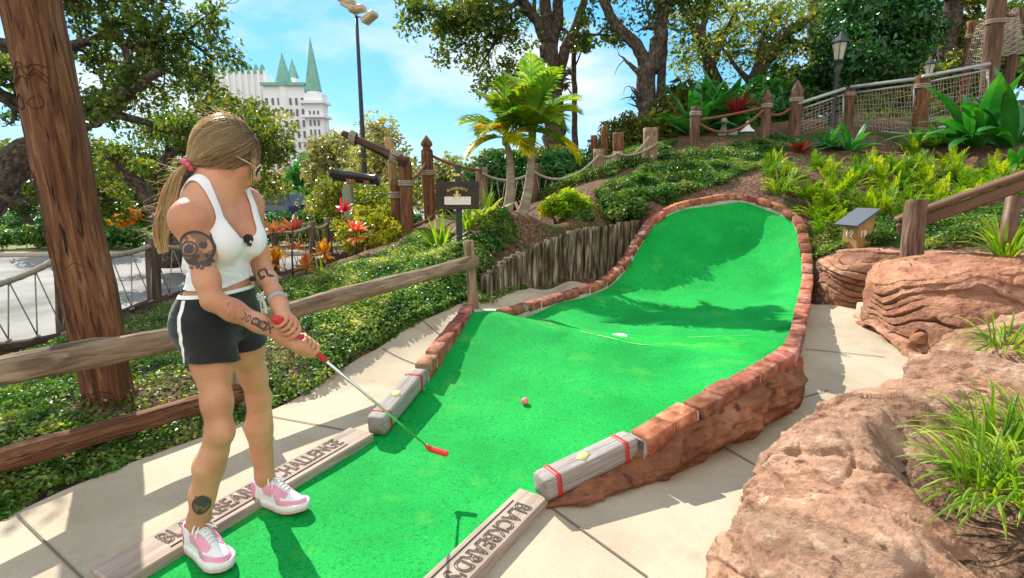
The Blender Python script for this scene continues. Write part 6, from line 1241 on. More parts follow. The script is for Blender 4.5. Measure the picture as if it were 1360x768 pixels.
cover('ground_cover', np.concatenate([edge[5:], [P(628, 396, y=4.95)[:2], P(655, 345, y=5.6)[:2], P(600, 345, y=5.5)[:2], P(560, 312, y=6.8)[:2], P(470, 350, y=6.2)[:2], P(410, 400, y=5.4)[:2]]]), 30000, .032, 403, .10, 'paler ground cover with painted leaf highlights on the sunny slope by the fence post', None, tm=(1.7, 1.4, 2.0), pale=.5)
cover('ground_cover', np.array([q[:2] for q in (P(655, 340, y=5.75), P(690, 318, y=6.2), P(660, 300, y=6.8), P(620, 318, y=6.0))]), 2500, .035, 405, .10, 'dark ground cover trailing over the first retaining logs', None, tm=(.9, .95, .9))
cover('ground_cover', np.array([q[:2] for q in (P(800, 300, y=6.95), P(790, 268, y=7.5), P(840, 235, y=8.3), P(900, 215, y=8.9), P(1040, 192, y=9.6), P(1030, 215, y=8.6), P(960, 250, y=7.7), P(920, 258, y=7.45), P(870, 278, y=7.15))]), 26000, .042, 407, .12, 'dense low ground cover blanketing the mound above the bowl', lambda x, y_: .35+.65*sm(vnoise(np.stack([x*1.5, y_*1.5, x*0], 1), 7), -.3, .1), tm=(.85, .9, .85))
cover('ground_cover', np.array([q[:2] for q in (P(715, 268, y=8.4), P(800, 252, y=8.3), P(880, 212, y=9.2), P(900, 188, y=10.2), P(800, 212, y=10), P(715, 238, y=9.6))]), 15000, .045, 413, .16, 'green creeping cover on the mound between the rope posts and the hedge', None, tm=(.9, .95, .9))
cover('ground_cover', np.array([q[:2] for q in (P(1073, 370, y=5.9), P(1073, 310, y=6.35), P(1100, 290, y=6.6), P(1180, 300, y=6.2), P(1185, 330, y=5.6), P(1110, 334, y=5.75))]), 7000, .035, 409, .12, 'white flecked ground cover around the marker light', None, tm=(1.25, 1.1, 1.4), pale=.35)
cover('ground_cover', np.array([q[:2] for q in (P(1215, 330, y=5.3), P(1220, 290, y=6.0), P(1360, 262, y=6.0), P(1360, 310, y=5.1))]), 5000, .035, 411, .10, 'ground cover under the sloping handrail', None, pale=.2)
# fallen leaves and small stones on the bed and paths
M['litter'] = pm('fallen_leaf', [(.22, .11, .04), (.42, .25, .09), (.30, .12, .06)], scale=9, rough=.8)
r = np.random.default_rng(9); n = 420; x = r.uniform(-3, .9, n); y_ = r.uniform(1.2, 7, n); ok = poly_sd(x, y_, OUT2) < -.05; x, y_ = x[ok], y_[ok]; ok = r.uniform(size=len(x)) < np.where(np.maximum(poly_sd(x, y_, PATHL), poly_sd(x, y_, PATHR)) > 0, .02, .8); x, y_ = x[ok], y_[ok]
mb = MB(); leaves(mb, np.stack([x, y_, PZ(x, y_)+.012+.05*(poly_sd(x, y_, PATHL) < -.05)], 1), r.normal(size=(len(x), 3))*.25+[0, 0, 1], .045, .5, 3); tag(mb.build('leaves', M['litter'], smooth=False), 'scattered brown fallen leaves on the bed and path', 'fallen leaves', kind='stuff')
# ================================================================ the woman
FW = nrm([.965, -.26, 0]); LF = np.array([-FW[1], FW[0], 0]); UP = np.array([0, 0, 1.]); a3 = np.array
CL = a3([(-1.092, 1.975, .70), (-1.092, 1.975, .86), (-1.088, 1.98, 1.02), (-1.072, 1.985, 1.18), (-1.062, 1.99, 1.30), (-1.05, 1.993, 1.40)])
def cz(z): return [np.interp(z, CL[:, 2], CL[:, k]) for k in (0, 1)]
LT = a3([(.80, .155, .092, -.008), (.86, .170, .108, -.010), (.91, .170, .110, -.010), (.96, .157, .100, -.004), (1.02, .130, .086, .002), (1.08, .124, .084, .004), (1.14, .134, .090, .004), (1.20, .142, .092, .0), (1.25, .143, .086, -.006), (1.29, .128, .072, -.010), (1.33, .092, .056, -.012), (1.36, .062, .05, -.010)])
def tor(fw, s, z): c = cz(z); return a3([c[0], c[1], z])+FW*fw+LF*s
HIP = {1: tor(-.002, .075, .86), -1: tor(-.002, -.075, .86)}
KNEE = {-1: a3([-1.045, 1.80, .50]), 1: a3([-1.045, 2.105, .50])}
ANK = {-1: a3([-1.185, 1.815, .10]), 1: a3([-1.065, 2.125, .10])}
SH = {-1: a3([-1.094, 1.850, 1.252]), 1: a3([-1.035, 2.135, 1.292])}
EL = {-1: a3([-1.015, 1.795, .982]), 1: a3([-.978, 2.105, 1.035])}
WR = {-1: a3([-.812, 1.848, .845]), 1: a3([-.838, 1.905, .945])}
HC = a3([-1.035, 2.03, 1.472]); hh_ = nrm([.92, .39, 0]); pt_ = R(29); HF = hh_*math.cos(pt_)-UP*math.sin(pt_); HU = hh_*math.sin(pt_)+UP*math.cos(pt_); HS = np.cross(HU, HF)   # HS: her left
AH = a3([HF, HS, HU])
def hp(f, s, u): return HC+HF*f+HS*s+HU*u
PH = P(572, 597, t=2.462); RH = P(405, 456, t=1.945); AX = nrm(PH-RH); GT = RH-AX*.155     # putter axis
def torso(S, arms=False):
    def fn(x, y, z):
        zz = np.clip(z, .80, 1.36); w, d, o = [np.interp(zz, LT[:, 0], LT[:, k])*(.865 if k == 1 else .90 if k == 2 else 1) for k in (1, 2, 3)]; c = cz(zz)
        f = (x-c[0])*FW[0]+(y-c[1])*FW[1]-o; s = (x-c[0])*LF[0]+(y-c[1])*LF[1]
        r = ((np.abs(s)/w)**2.3+(np.abs(f)/d)**2.3)**(1/2.3)
        return np.maximum((r-1)*np.minimum(w, d)*.95, np.abs(z-1.08)-.275)
    S.put((-1.35, 1.75, .78), (-.85, 2.22, 1.38), fn, .02)
    for s in (-1, 1):
        S.ell(tor(-.042, s*.068, .865), (.070, .076, .094), a3([FW, LF, UP]), .05)
        S.ell(tor(.074, s*.062, 1.160), (.055, .057, .058), a3([FW, LF, UP]), .035)
        S.cone(tor(.055, s*.07, 1.20), tor(.04, s*.09, 1.27), .04, .03, .05)
        S.cone(tor(-.012, s*.03, 1.325), SH[s]+UP*.006, .040, .042, .05)
        S.cone(tor(-.015, s*.02, 1.39), tor(-.015, s*.085, 1.325), .036, .034, .05)
        S.cone(SH[s]-UP*.01, tor(0, s*.12, 1.22), .05, .04, .04); S.cone(tor(-.02, s*.06, 1.345), SH[s]+UP*.012-FW*.006, .024, .030, .05)
def legs(S, low=True, k=.03):
    for s in (-1, 1):
        h, kn, an = HIP[s], KNEE[s], ANK[s]; m = h*.5+kn*.5
        S.chain([h, h*.62+kn*.38+FW*.008, m*.55+kn*.45+FW*.006, kn], [.072, .061, .0485, .042], k)
        S.ell(h*.75+kn*.25-LF*s*.012, (.068, .068, .13), None, .03)
        if low:
            S.ell(kn+FW*.017, (.022, .026, .038), a3([FW, LF, UP]), .03)
            c1 = kn*.66+an*.34-FW*.013; c2 = kn*.36+an*.64-FW*.012
            S.chain([kn, c1, c2, an*.9+kn*.1, an-UP*.03], [.043, .0465, .0365, .0315, .0305], .03)
            S.cone(kn*.8+an*.2+FW*.012, an+FW*.01, .034, .026, .03)
def hand(S, s, C, N, W, FPp):
    N = nrm(N-AX*(N @ AX)); FPp = nrm(FPp-AX*(FPp @ AX)-N*(FPp @ N)); pos = lambda ph, off, r=.0235: C+AX*off+r*(N*math.cos(ph)+FPp*math.sin(ph))
    S.cone(W, C+N*.030-AX*.028, .026, .022, .02)
    S.ell(C+N*.030+FPp*.004, (.040, .017, .030), a3([AX, N, FPp]), .016)
    for i, (off, ln) in enumerate(((.034, 235), (.0125, 255), (-.0085, 250), (-.0285, 225))):
        r = .0084-.0006*i; ph = [R(25+(ln-25)*q) for q in (0, .2, .42, .63, .82, 1)]
        pts = [pos(q, off+.004*math.sin(q), .0265 if k == 1 else .0232) for k, q in enumerate(ph)]
        S.cone(W*.45+(C+N*.03)*.55, pos(ph[0], off, .030), .016, .0115, .012)
        S.chain([pos(ph[0], off, .030)]+pts[1:], [r*1.15, r*1.05, r*1.1, r, r*.98, r*.82], .0035)
    S.chain([W*.55+(C+N*.022-FPp*.012)*.45, pos(R(-50), .0, .034), pos(R(-70), .034, .027), pos(R(-75), .060, .0225)], [.018, .0145, .0108, .0085], .005)
def arms(S):
    for s in (-1, 1):
        k = 1.0 if s < 0 else .93; a, e, w = SH[s], EL[s], WR[s]
        S.ell(a-UP*.012+FW*.004, (.043, .043, .052), None, .05)
        S.chain([a, a*.62+e*.38, a*.25+e*.75, e], [.045*k, .0415*k, .037*k, .0335*k], .03)
        fo = nrm(w-e); S.chain([e, e*.72+w*.28, e*.35+w*.65, w, w+fo*.02], [.0335*k, .0355*k, .029*k, .0235, .0225], .025)
CR = GT+AX*.160; CLh = GT+AX*.058
def head(S):
    S.cone(tor(-.008, 0, 1.335), hp(-.020, 0, -.075), .046, .043, .035); S.cone(hp(-.02, 0, -.075), hp(-.02, 0, -.03), .043, .047, .03)
    S.ell(hp(-.012, 0, .025), (.098, .076, .098), AH, .02); S.ell(hp(.040, 0, -.015), (.060, .062, .075), AH, .03)
    S.ell(hp(.044, 0, -.060), (.050, .050, .052), AH, .03); S.ell(hp(.074, 0, -.100), (.020, .020, .016), AH, .025)
    for s in (-1, 1):
        S.ell(hp(.062, s*.036, -.030), (.030, .026, .028), AH, .02); S.cone(hp(.0, s*.056, -.05), hp(.065, s*.022, -.102), .018, .014, .03)
        S.ell(hp(.101, s*.031, .006), (.014, .020, .013), AH, .012, sub=True); S.cone(hp(.094, s*.014, .024), hp(.080, s*.050, .022), .009, .008, .014)
        S.ell(hp(.090, s*.031, .005), (.0135, .0145, .0115), AH, .004); S.ell(hp(-.008, s*.073, -.010), (.018, .006, .028), AH, .008)
        S.ell(hp(.112, s*.0115, -.033), (.010, .008, .007), AH, .006)
    S.cone(hp(.098, 0, .014), hp(.122, 0, -.026), .008, .0112, .012); S.ell(hp(.119, 0, -.032), (.010, .0105, .008), AH, .008)
    S.ell(hp(.100, 0, -.056), (.010, .024, .012), AH, .014); S.ell(hp(.106, 0, -.0615), (.0085, .021, .0052), AH, .005); S.ell(hp(.104, 0, -.0725), (.0085, .0185, .0058), AH, .005)
    S.cone(hp(.116, -.020, -.067), hp(.116, .020, -.067), .0022, .0022, .002, sub=True)
BLO, BHI = a3([-1.40, 1.60, .0]), a3([-.62, 2.40, 1.62])
S = SDF(BLO, BHI, .0045); torso(S); legs(S); arms(S); head(S)
hand(S, -1, CR, -LF*.9-UP*.25, WR[-1], FW-UP*.4); hand(S, 1, CLh, LF*.9+UP*.3-FW*.2, WR[1], FW-UP*.3)
BV, BF = S.surf(); BV = smooth_mesh(BV, BF, 2, .5); BN = vnormals(BV, BF); DST = S
m, nt, b = nodes('skin'); N = nt.nodes.new; Lk = nt.links.new
at = N('ShaderNodeAttribute'); at.attribute_name = 'lc'
n1 = N('ShaderNodeTexNoise'); n1.inputs['Scale'].default_value = 7; n1.inputs['Detail'].default_value = 5; Lk(at.outputs['Vector'], n1.inputs['Vector'])
c1 = N('ShaderNodeValToRGB'); c1.color_ramp.elements[0].color = (.42, .175, .09, 1); c1.color_ramp.elements[1].color = (.62, .31, .18, 1); c1.color_ramp.elements[0].position = .3; c1.color_ramp.elements[1].position = .7; Lk(n1.outputs['Fac'], c1.inputs['Fac'])
n2 = N('ShaderNodeTexNoise'); n2.inputs['Scale'].default_value = 95; n2.inputs['Detail'].default_value = 2; Lk(at.outputs['Vector'], n2.inputs['Vector'])
c2 = N('ShaderNodeValToRGB'); c2.color_ramp.elements[0].position = .63; c2.color_ramp.elements[1].position = .72; c2.color_ramp.elements[1].color = (.45, .45, .45, 1); Lk(n2.outputs['Fac'], c2.inputs['Fac'])
mx = N('ShaderNodeMix'); mx.data_type = 'RGBA'; Lk(c2.outputs['Color'], mx.inputs['Factor']); Lk(c1.outputs['Color'], mx.inputs['A']); mx.inputs['B'].default_value = (.30, .12, .06, 1)
t2 = N('ShaderNodeAttribute'); t2.attribute_name = 'tint'; mm = N('ShaderNodeMix'); mm.data_type = 'RGBA'; mm.blend_type = 'MULTIPLY'; mm.inputs['Factor'].default_value = 1; Lk(mx.outputs['Result'], mm.inputs['A']); Lk(t2.outputs['Color'], mm.inputs['B']); Lk(mm.outputs['Result'], b.inputs['Base Color'])
b.inputs['Roughness'].default_value = .5; b.inputs['Subsurface Weight'].default_value = .18; b.inputs['Subsurface Radius'].default_value = (.02, .008, .004); b.inputs['Subsurface Scale'].default_value = .6; b.inputs['Specular IOR Level'].default_value = .4
bp = N('ShaderNodeBump'); bp.inputs['Strength'].default_value = .15; bp.inputs['Distance'].default_value = .002; n3 = N('ShaderNodeTexNoise'); n3.inputs['Scale'].default_value = 160; Lk(at.outputs['Vector'], n3.inputs['Vector']); Lk(n3.outputs['Fac'], bp.inputs['Height']); Lk(bp.outputs['Normal'], b.inputs['Normal'])
M['skin'] = m
woman = thing('person', a3([-1.09, 1.97, 0]), 'woman in white crop top and black shorts bending over her putter', 'person')
tn = np.ones((len(BV), 3)); hl = (BV-HC) @ AH.T
lip = np.exp(-(((hl[:, 0]-.108)/.012)**2+((hl[:, 1])/.020)**2+((hl[:, 2]+.067)/.010)**2)*1.2); tn *= 1-np.outer(lip, [.15, .55, .45])
chk = np.exp(-(((hl[:, 0]-.075)/.03)**2+((np.abs(hl[:, 1])-.042)/.022)**2+((hl[:, 2]+.03)/.025)**2)); tn *= 1-np.outer(chk, [.0, .14, .12])
mb = MB(); mb.add(BV, BF, BV, tn); mb.build('body', M['skin'], woman)
def hit(V, u, v):
    d = nrm(ray(u, v)); q = V-a3([0, 0, CAMH]); t = q @ d; off = np.linalg.norm(q-np.outer(t, d), axis=1); c = np.where(off < .008)[0]
    if len(c) == 0: return int(off.argmin())
    return int(c[t[c].argmin()])
# ---- clothes
M['cotton'] = pm('white_ribbed_cotton', [(.74, .74, .745), (.80, .80, .80)], scale=20, rough=.85, bump=.25, bscale=260, stretch=(1, 1, .15), sheen=.2, spec=.2, bdist=.002)
M['shorts'] = pm('black_jersey', [(.010, .010, .012), (.018, .018, .02)], scale=14, rough=.8, bump=.3, bscale=30, sheen=.25, spec=.25, bdist=.006)
def sfz(V): c = cz(V[:, 2]); dx, dy = V[:, 0]-c[0], V[:, 1]-c[1]; return dx*LF[0]+dy*LF[1], dx*FW[0]+dy*FW[1], V[:, 2]
C1 = SDF(a3([-1.36, 1.72, .88]), a3([-.80, 2.26, 1.42]), .005); torso(C1); V_, F_ = C1.surf(.0055); V_ = smooth_mesh(V_, F_, 3, .5); s, f, z = sfz(V_); V_ = V_+vnormals(V_, F_)*(.0045*fbm(np.stack([s*7+z*6, f*7, z*30+s*9], 1), 3, s=8)*sm(z, 1.16, 1.06)+.0012)[:, None]; s, f, z = sfz(V_)
zn = np.where(f > 0, 1.176+.13*np.clip(np.abs(s+.004)/.082, 0, 1.4)**3.6, 1.215+.1*np.clip(np.abs(s)/.08, 0, 1.4)**2.5)
armh = .150-.047*sm(z, 1.165, 1.27); g_ = np.maximum(np.minimum(zn-z, armh-np.abs(s)), np.minimum(.0138-np.abs(np.abs(s)-.0905), z-1.2))
g_ = np.minimum(g_, z-(1.012+.010*np.sin(s*14)))
tv, tf, _ = clip_mesh(V_, F_, g_); mb = MB(); mb.add(tv, tf, tv); top_ = mb.build('crop_top', M['cotton'], woman)
sol = top_.modifiers.new('thickness', 'SOLIDIFY'); sol.thickness = .004; sol.offset = -1
C2 = SDF(a3([-1.40, 1.70, .62]), a3([-.86, 2.26, 1.06]), .005); torso(C2); legs(C2, False, .045); V_, F_ = C2.surf(.008); V_ = smooth_mesh(V_, F_, 4, .5); nV = vnormals(V_, F_); s, f, z = sfz(V_)
wr = fbm(np.stack([s*9, f*9, z*22], 1), 3, s=3)*.004*sm(z, .98, .9)+.006*sm(z, .80, .72)*(1+.5*np.sin(np.arctan2(f, s)*7)); V_ = V_+nV*wr[:, None]; s, f, z = sfz(V_)
hem = .738+.02*sm(np.abs(s), .05, .17)-.01*(f < 0)
sv, sf, _ = clip_mesh(V_, F_, np.minimum(z-hem, .985+.006*f/.1-z)); mb = MB(); mb.add(sv, sf, sv); sh_ = mb.build('shorts', M['shorts'], woman); sol = sh_.modifiers.new('thickness', 'SOLIDIFY'); sol.thickness = .004; sol.offset = -1
def overlay(V, F, g, name, mat, par, off=.0012):
    n_ = vnormals(V, F); v_, f_, _ = clip_mesh(V+n_*off, F, g)
    if len(f_) == 0: return None
    mb = MB(); mb.add(v_, f_, v_); return mb.build(name, mat, par)
overlay(V_, F_, np.minimum(np.minimum(.0075-np.abs(f+.012+.03*(z-.85)), -.06-s), np.minimum(z-hem, .97-z)), 'side_stripe', M['white'], sh_)
overlay(V_, F_, np.minimum(np.minimum(z-.974+.006*(-f/.1), .987+.006*f/.1-z), 1.), 'waistband_trim', M['white'], sh_)
ib = hit(sv, 350, 392); q = sv[ib]+FW*.008; mb = MB()
for pts in ([q, q+LF*.02+FW*.012+UP*.014, q+LF*.036+FW*.004, q+LF*.018+FW*.008-UP*.008, q], [q, q-LF*.02+FW*.012+UP*.012, q-LF*.034+FW*.002, q-LF*.016+FW*.008-UP*.008, q], [q, q+LF*.008+FW*.014-UP*.03, q+LF*.012+FW*.012-UP*.07], [q, q-LF*.012+FW*.012-UP*.035, q-LF*.006+FW*.012-UP*.085, q-LF*.002+FW*.01-UP*.10]): tube(mb, spline(pts, 18), .0062, 8, flat=(1, .6))
mb.build('drawstring', M['white'], sh_)
# ---- tattoos: ink clipped out of the skin surface
M['ink'] = flat('tattoo_ink', (.055, .042, .038), .55); M['ink2'] = flat('tattoo_shading', (.20, .10, .06), .55)
def tattoo(u, v, ax, rad, fn, name='tattoo', shade=None, lev=2):
    i = hit(BV, u, v); c = BV[i]; n_ = BN[i]; X_ = nrm(np.asarray(ax)-n_*(np.asarray(ax) @ n_)); Y_ = np.cross(n_, X_)
    t = tris(BF); d = np.linalg.norm(BV-c, axis=1); ok = (d < rad*1.5) & (BN @ n_ > -.1); t = t[ok[t].all(1)]; u_, inv = np.unique(t.ravel(), return_inverse=True); vv = BV[u_]+BN[u_]*.0009; tt = inv.reshape(-1, 3); vv, tt = refine(vv, tt, lev)
    q = vv-c; x, y_ = q @ X_/rad, q @ Y_/rad; o_ = None
    for g, mt, lift in ((shade, M['ink2'], 0.), (fn, M['ink'], .0005)):
        if g is None: continue
        v2, f2, _ = clip_mesh(vv+n_*lift, tt, g(x, y_))
        if len(f2): mb = MB(); mb.add(v2, f2, v2); mb.build(name, mt, woman)
ell_ = lambda x, y, cx, cy, rx, ry: 1-np.sqrt(((x-cx)/rx)**2+((y-cy)/ry)**2)
nz2 = lambda x, y, k, s=0: fbm(np.stack([x*k, y*k, x*0], 1), 3, s=s)
axR = nrm(SH[-1]-EL[-1])
def skull_line(x, y):       # x up the arm, y across
    face = ell_(x, y, .1, 0, .80, .78); o = .07-np.abs(face)*.9; eye = ell_(x, y, .12, .32, .22, .24); eye2 = ell_(x, y, .16, -.34, .2, .2); jaw = np.minimum(ell_(x, y, -.62, 0, .40, .62), nz2(x, y, 6)+.10); ring = .035-np.abs(ell_(x, y, .12, .32, .36, .38))*.35; cup_ = ell_(x, y, .35, -.88, .40, .20); lines = np.minimum(.02-np.abs(nz2(x, y, 4, 5)), ell_(x, y, -.1, 0, .85, .75)); return np.maximum.reduce([o, eye, eye2-.1, jaw, ring, cup_, lines])
tattoo(259, 330, axR, .066, skull_line, shade=lambda x, y: np.minimum(ell_(x, y, .0, 0, .85, .76), .25+nz2(x, y, 3, 3)))
axL = nrm(EL[1]-WR[1])
tattoo(349, 361, axL, .034, lambda x, y: np.maximum.reduce([ell_(x, y, -.7, -.45, .22, .30), ell_(x, y, -.55, .40, .22, .30), np.minimum(.12-np.abs(y+.20), .75-np.abs(x-.05)), np.minimum(.12-np.abs(y-.62), .68-np.abs(x-.12)), np.minimum(.16-np.abs(x-.72-.12*y), .45-np.abs(y-.2))]))
axF = nrm(WR[-1]-EL[-1])
tattoo(322, 420, axF, .056, lambda x, y: np.maximum(np.minimum(.055-np.abs(nz2(x, y, 5.5, 9)), ell_(x, y, -.3, 0, .9, .6)), np.minimum(.05-np.abs(np.hypot((x*3.2) % 1.0-.5, y*1.7)-.33)*.8, .40-np.abs(y))-.0+np.where(x > .1, 0, -1)))
tattoo(352, 433, axF, .034, lambda x, y: np.minimum(np.maximum.reduce([.10-np.abs(np.hypot(x+.75, y)-.32), .09-np.abs(np.hypot(x, y)-.36), .09-np.abs(y-(x-.75)*1.2), .09-np.abs(y+(x-.75)*1.2)]), np.minimum(.55-np.abs(y), 1.1-np.abs(x))))
axS = nrm(KNEE[-1]-ANK[-1])
tattoo(266, 673, axS, .046, lambda x, y: np.minimum(np.maximum(ell_(x, y, 0, 0, .85, .66)-.45+.55*nz2(x, y, 3.2, 2)+.12, .10-np.abs(ell_(x, y, -.1, 0, .8, .6))*.7), 1.), shade=lambda x, y: ell_(x, y, 0, 0, .82, .62))
# ---- shoes
M['shoewhite'] = pm('shoe_leather', [(.70, .69, .68), (.80, .79, .78)], scale=20, rough=.5, bump=.1, bscale=200); M['shoepink'] = pm('pink_leather', [(.66, .25, .36), (.76, .33, .45)], scale=20, rough=.5, bump=.1, bscale=200); M['solewhite'] = flat('rubber_sole', (.74, .70, .67), .6); M['outsole'] = flat('pink_outsole', (.68, .30, .36), .6); M['sock'] = flat('white_sock', (.72, .70, .74), .9)
def foot_w(x): return np.interp(x, [-.075, -.06, -.03, .03, .09, .13, .165, .19, .20], [.012, .030, .037, .037, .046, .048, .042, .026, .008])
def foot_c(x): return np.interp(x, [-.08, 0, .1, .2], [0, 0, -.003, .004])
def make_shoe(s, org, dr):
    X_ = nrm(dr); Y_ = np.cross(UP, X_); loc = lambda q: org+np.outer(q[:, 0], X_)+np.outer(q[:, 1], Y_)+np.outer(q[:, 2], UP)
    h = .0035; S2 = SDF(a3([-.10, -.07, .0]), a3([.22, .07, .155]), h); x, y, z = S2.ax[0][:, None, None], S2.ax[1][None, :, None], S2.ax[2][None, None, :]; y = y*(1 if s > 0 else -1)
    topz = np.interp(x, [-.08, -.05, .0, .03, .06, .10, .14, .18, .20], [.098, .104, .100, .108, .104, .084, .069, .056, .040])
    w = foot_w(x)*(.96-.28*np.clip((z-.03)/.08, 0, 1)**2*np.interp(x, [-.08, .05, .12], [.5, .8, 1.])); d1 = np.abs(y-foot_c(x))-w; d2 = z-(topz-22*np.clip(np.abs(y)-.0, 0, .05)**2*np.interp(x, [0, .1, .15], [0.1, .8, 1.]))
    ends = np.maximum(-x-.074, x-.199); up_ = np.maximum(np.maximum(d1, d2), ends); k = .014; hq = np.clip(.5+.5*(d2-d1)/k, 0, 1); up_ = np.maximum(d1*(1-hq)+d2*hq+k*hq*(1-hq), ends)
    coll = np.sqrt(((x+.022)/.046)**2+((y)/.026)**2+((z-.118)/.055)**2)-1; up_ = np.maximum(up_, -coll*.03); S2.V = np.maximum(up_, .022-z).astype(np.float32)
    v, f = S2.surf(); v = smooth_mesh(v, f, 3, .5); lv = v.copy(); root_v = loc(lv); mb = MB(); mb.add(root_v, f, lv); sh = mb.build('shoe', M['shoewhite'], woman)
    xl, yl, zl = lv[:, 0], lv[:, 1], lv[:, 2]; ay = np.abs(yl)
    toe = np.minimum(.052-zl+.16*(xl-.13)*(xl > .13)-.22*np.maximum(0, .135-xl)*0, xl-.105-.25*(zl-.03)); toe = np.minimum(np.minimum(.050+.10*np.maximum(xl-.15, 0)-zl, xl-.098+.4*(zl-.05)), 1)
    lace = np.minimum(np.minimum(.0095-np.abs(ay-(.0235+.012*np.clip((.09-xl)/.08, 0, 1)))*.9, zl-.058), np.minimum(xl-.012, .122-xl)); bowl_ = np.minimum(.0085-np.abs(xl-.085+.6*(zl-.06))*.7, np.minimum(.075-zl, zl-.02)); heel = np.minimum(-.038-xl+.25*(zl-.05), 1); coll_ = np.minimum(np.minimum(zl-.082+.12*(xl+.05), .035-xl), 1)
    g = np.maximum.reduce([toe, np.minimum(lace, ay-.014), np.minimum(bowl_, ay-.02), heel, coll_])
    nL = vnormals(root_v, f); vv, ff, _ = clip_mesh(root_v+nL*.0016, f, g); mb = MB(); mb.add(vv, ff, vv); mb.build('pink_overlay', M['shoepink'], sh)
    for nm, mt, z0, z1, gr_ in (('midsole', M['solewhite'], .007, .031, 1.10), ('outsole', M['outsole'], .0, .008, 1.12)):
        xs = np.linspace(-.074, .1995, 44); o_ = [(x_, foot_c(a3([x_]))[0]+foot_w(a3([x_]))[0]*gr_+.001) for x_ in xs]+[(x_, foot_c(a3([x_]))[0]-foot_w(a3([x_]))[0]*gr_-.001) for x_ in xs[::-1]]; o_ = a3([(x_*1.025-.001, y_*(1 if s > 0 else -1)) for x_, y_ in o_]); n_ = len(o_); rings = []
        for zz, k_ in ((z0, .97), (z0+.002, 1.0), (z1-.003, .985), (z1, .94)): rings.append(np.c_[(o_-[.06, 0])*[1-(1-k_)*.5, k_]+[.06, 0], np.full(n_, zz)+.010*sm(o_[:, 0], .12, .20)*(1 if nm == 'midsole' else .9)])
        q = np.concatenate(rings); i = np.arange(n_); i2 = (i+1) % n_; F = [np.concatenate([np.stack([k_*n_+i, k_*n_+i2, (k_+1)*n_+i2, (k_+1)*n_+i], 1) for k_ in range(3)])]; q = np.concatenate([q, [[.06, 0, z0], [.06, 0, z1]]]); F.append(np.concatenate([np.stack([i2, i, np.full(n_, 4*n_)], 1), np.stack([3*n_+i, 3*n_+i2, np.full(n_, 4*n_+1)], 1)])); mb = MB(); mb.add(loc(q), F, q); mb.build(nm, mt, sh)
    mb = MB()
    for k_ in range(6):
        x_ = .030+k_*.0155; zt = np.interp(x_, [.02, .06, .10, .14], [.109, .1055, .0875, .074]); hw = .020-.0005*k_
        tube(mb, loc(a3([(x_-.004, -hw, zt-.010), (x_, -hw*.5, zt+.001), (x_, 0, zt+.003), (x_, hw*.5, zt+.001), (x_-.004, hw, zt-.010)])), .0034, 6, flat=(.6, 1.3))
    for e in (-1, 1): tube(mb, loc(spline([(.028, 0, .113), (.03, e*.018, .126), (.045, e*.038, .112), (.04, e*.03, .100), (.03, e*.004, .112)], 16)), .0028, 5); tube(mb, loc(spline([(.03, 0, .114), (.05, e*.02, .118), (.065, e*.04, .098)], 10)), .0026, 5)
    mb.build('laces', M['white'], sh)
    mb = MB(); tube(mb, loc(a3([(.018, 0, .095), (.010, 0, .118), (.006, 0, .128)])), [.026, .024, .012], 12, flat=(.35, 1)); mb.build('tongue', M['shoewhite'], sh)
    mb = MB(); an = ANK[s]; tube(mb, [an-UP*.03, an+UP*.02, an+UP*.026], [.040, .0385, .036], 20, cap=False); mb.build('sock', M['sock'], sh)
for s, dr in ((-1, (.84, -.55, 0)), (1, (.95, -.32, 0))):
    o_ = a3([ANK[s][0], ANK[s][1], .016]); make_shoe(s, o_+nrm(dr)*.012, dr)
# ---- hair
def hairmat():
    m, nt, b = nodes('hair'); N = nt.nodes.new; Lk = nt.links.new; at = N('ShaderNodeAttribute'); at.attribute_name = 'tint'; Lk(at.outputs['Color'], b.inputs['Base Color']); b.inputs['Roughness'].default_value = .38; b.inputs['Specular IOR Level'].default_value = .5; b.inputs['Anisotropic'].default_value = .6
    tr = N('ShaderNodeBsdfTranslucent'); Lk(at.outputs['Color'], tr.inputs['Color']); mx = N('ShaderNodeMixShader'); mx.inputs['Fac'].default_value = .42; Lk(b.outputs['BSDF'], mx.inputs[1]); Lk(tr.outputs['BSDF'], mx.inputs[2]); Lk(mx.outputs['Shader'], nt.nodes['Material Output'].inputs['Surface']); return m
M['hair'] = hairmat(); DKH, BLH, PLH = a3([.12, .062, .03]), a3([.85, .56, .26]), a3([1.0, .82, .50])
SK = a3([-.012, 0, .025]); SR = a3([.098, .076, .098])*1.035
TPl = ((P(251, 217, y=1.972)-HC) @ AH.T); TPd = (TPl-SK)/SR
r = np.random.default_rng(15); hb = MB()
# cap under the strands
th, ph = np.meshgrid(np.linspace(.02, math.pi-.02, 60), np.linspace(0, 2*math.pi, 90), indexing='ij'); d = np.stack([np.sin(th)*np.cos(ph), np.sin(th)*np.sin(ph), np.cos(th)], -1).reshape(-1, 3); q = SK+d*SR*1.02
def scalp(q):    # positive where hair grows
    f, s, u = q[:, 0], np.abs(q[:, 1]), q[:, 2]
    return np.minimum(.072+.02*sm(u, .06, .10)-.07*sm(-u, -.055, .01)-f-.02*sm(s, .04, .075)*sm(u, -.02, .05), u+.098+.35*np.maximum(0, f+.01)+.0*s)
v, f, _ = clip_mesh(q, grid_faces(60, 90), scalp(q)); cap = MB(); cap.add(HC+v @ AH, f, v, np.broadcast_to((DKH+BLH)/2, (len(v), 3)))
hair = cap.build('hair', M['hair'], woman)
def strand(mb, pts, c0, c1, r0=.0013, r1=.0006, seg=3, cm=.5):
    n = len(pts); t = np.linspace(0, 1, n)[:, None]**cm; k = MB(); tube(k, pts, np.linspace(r0, r1, n), seg, cap=False); mb.add(k.v[0], k.f[0], k.lc[0], np.repeat(c0*(1-t)+c1*t, seg, 0))
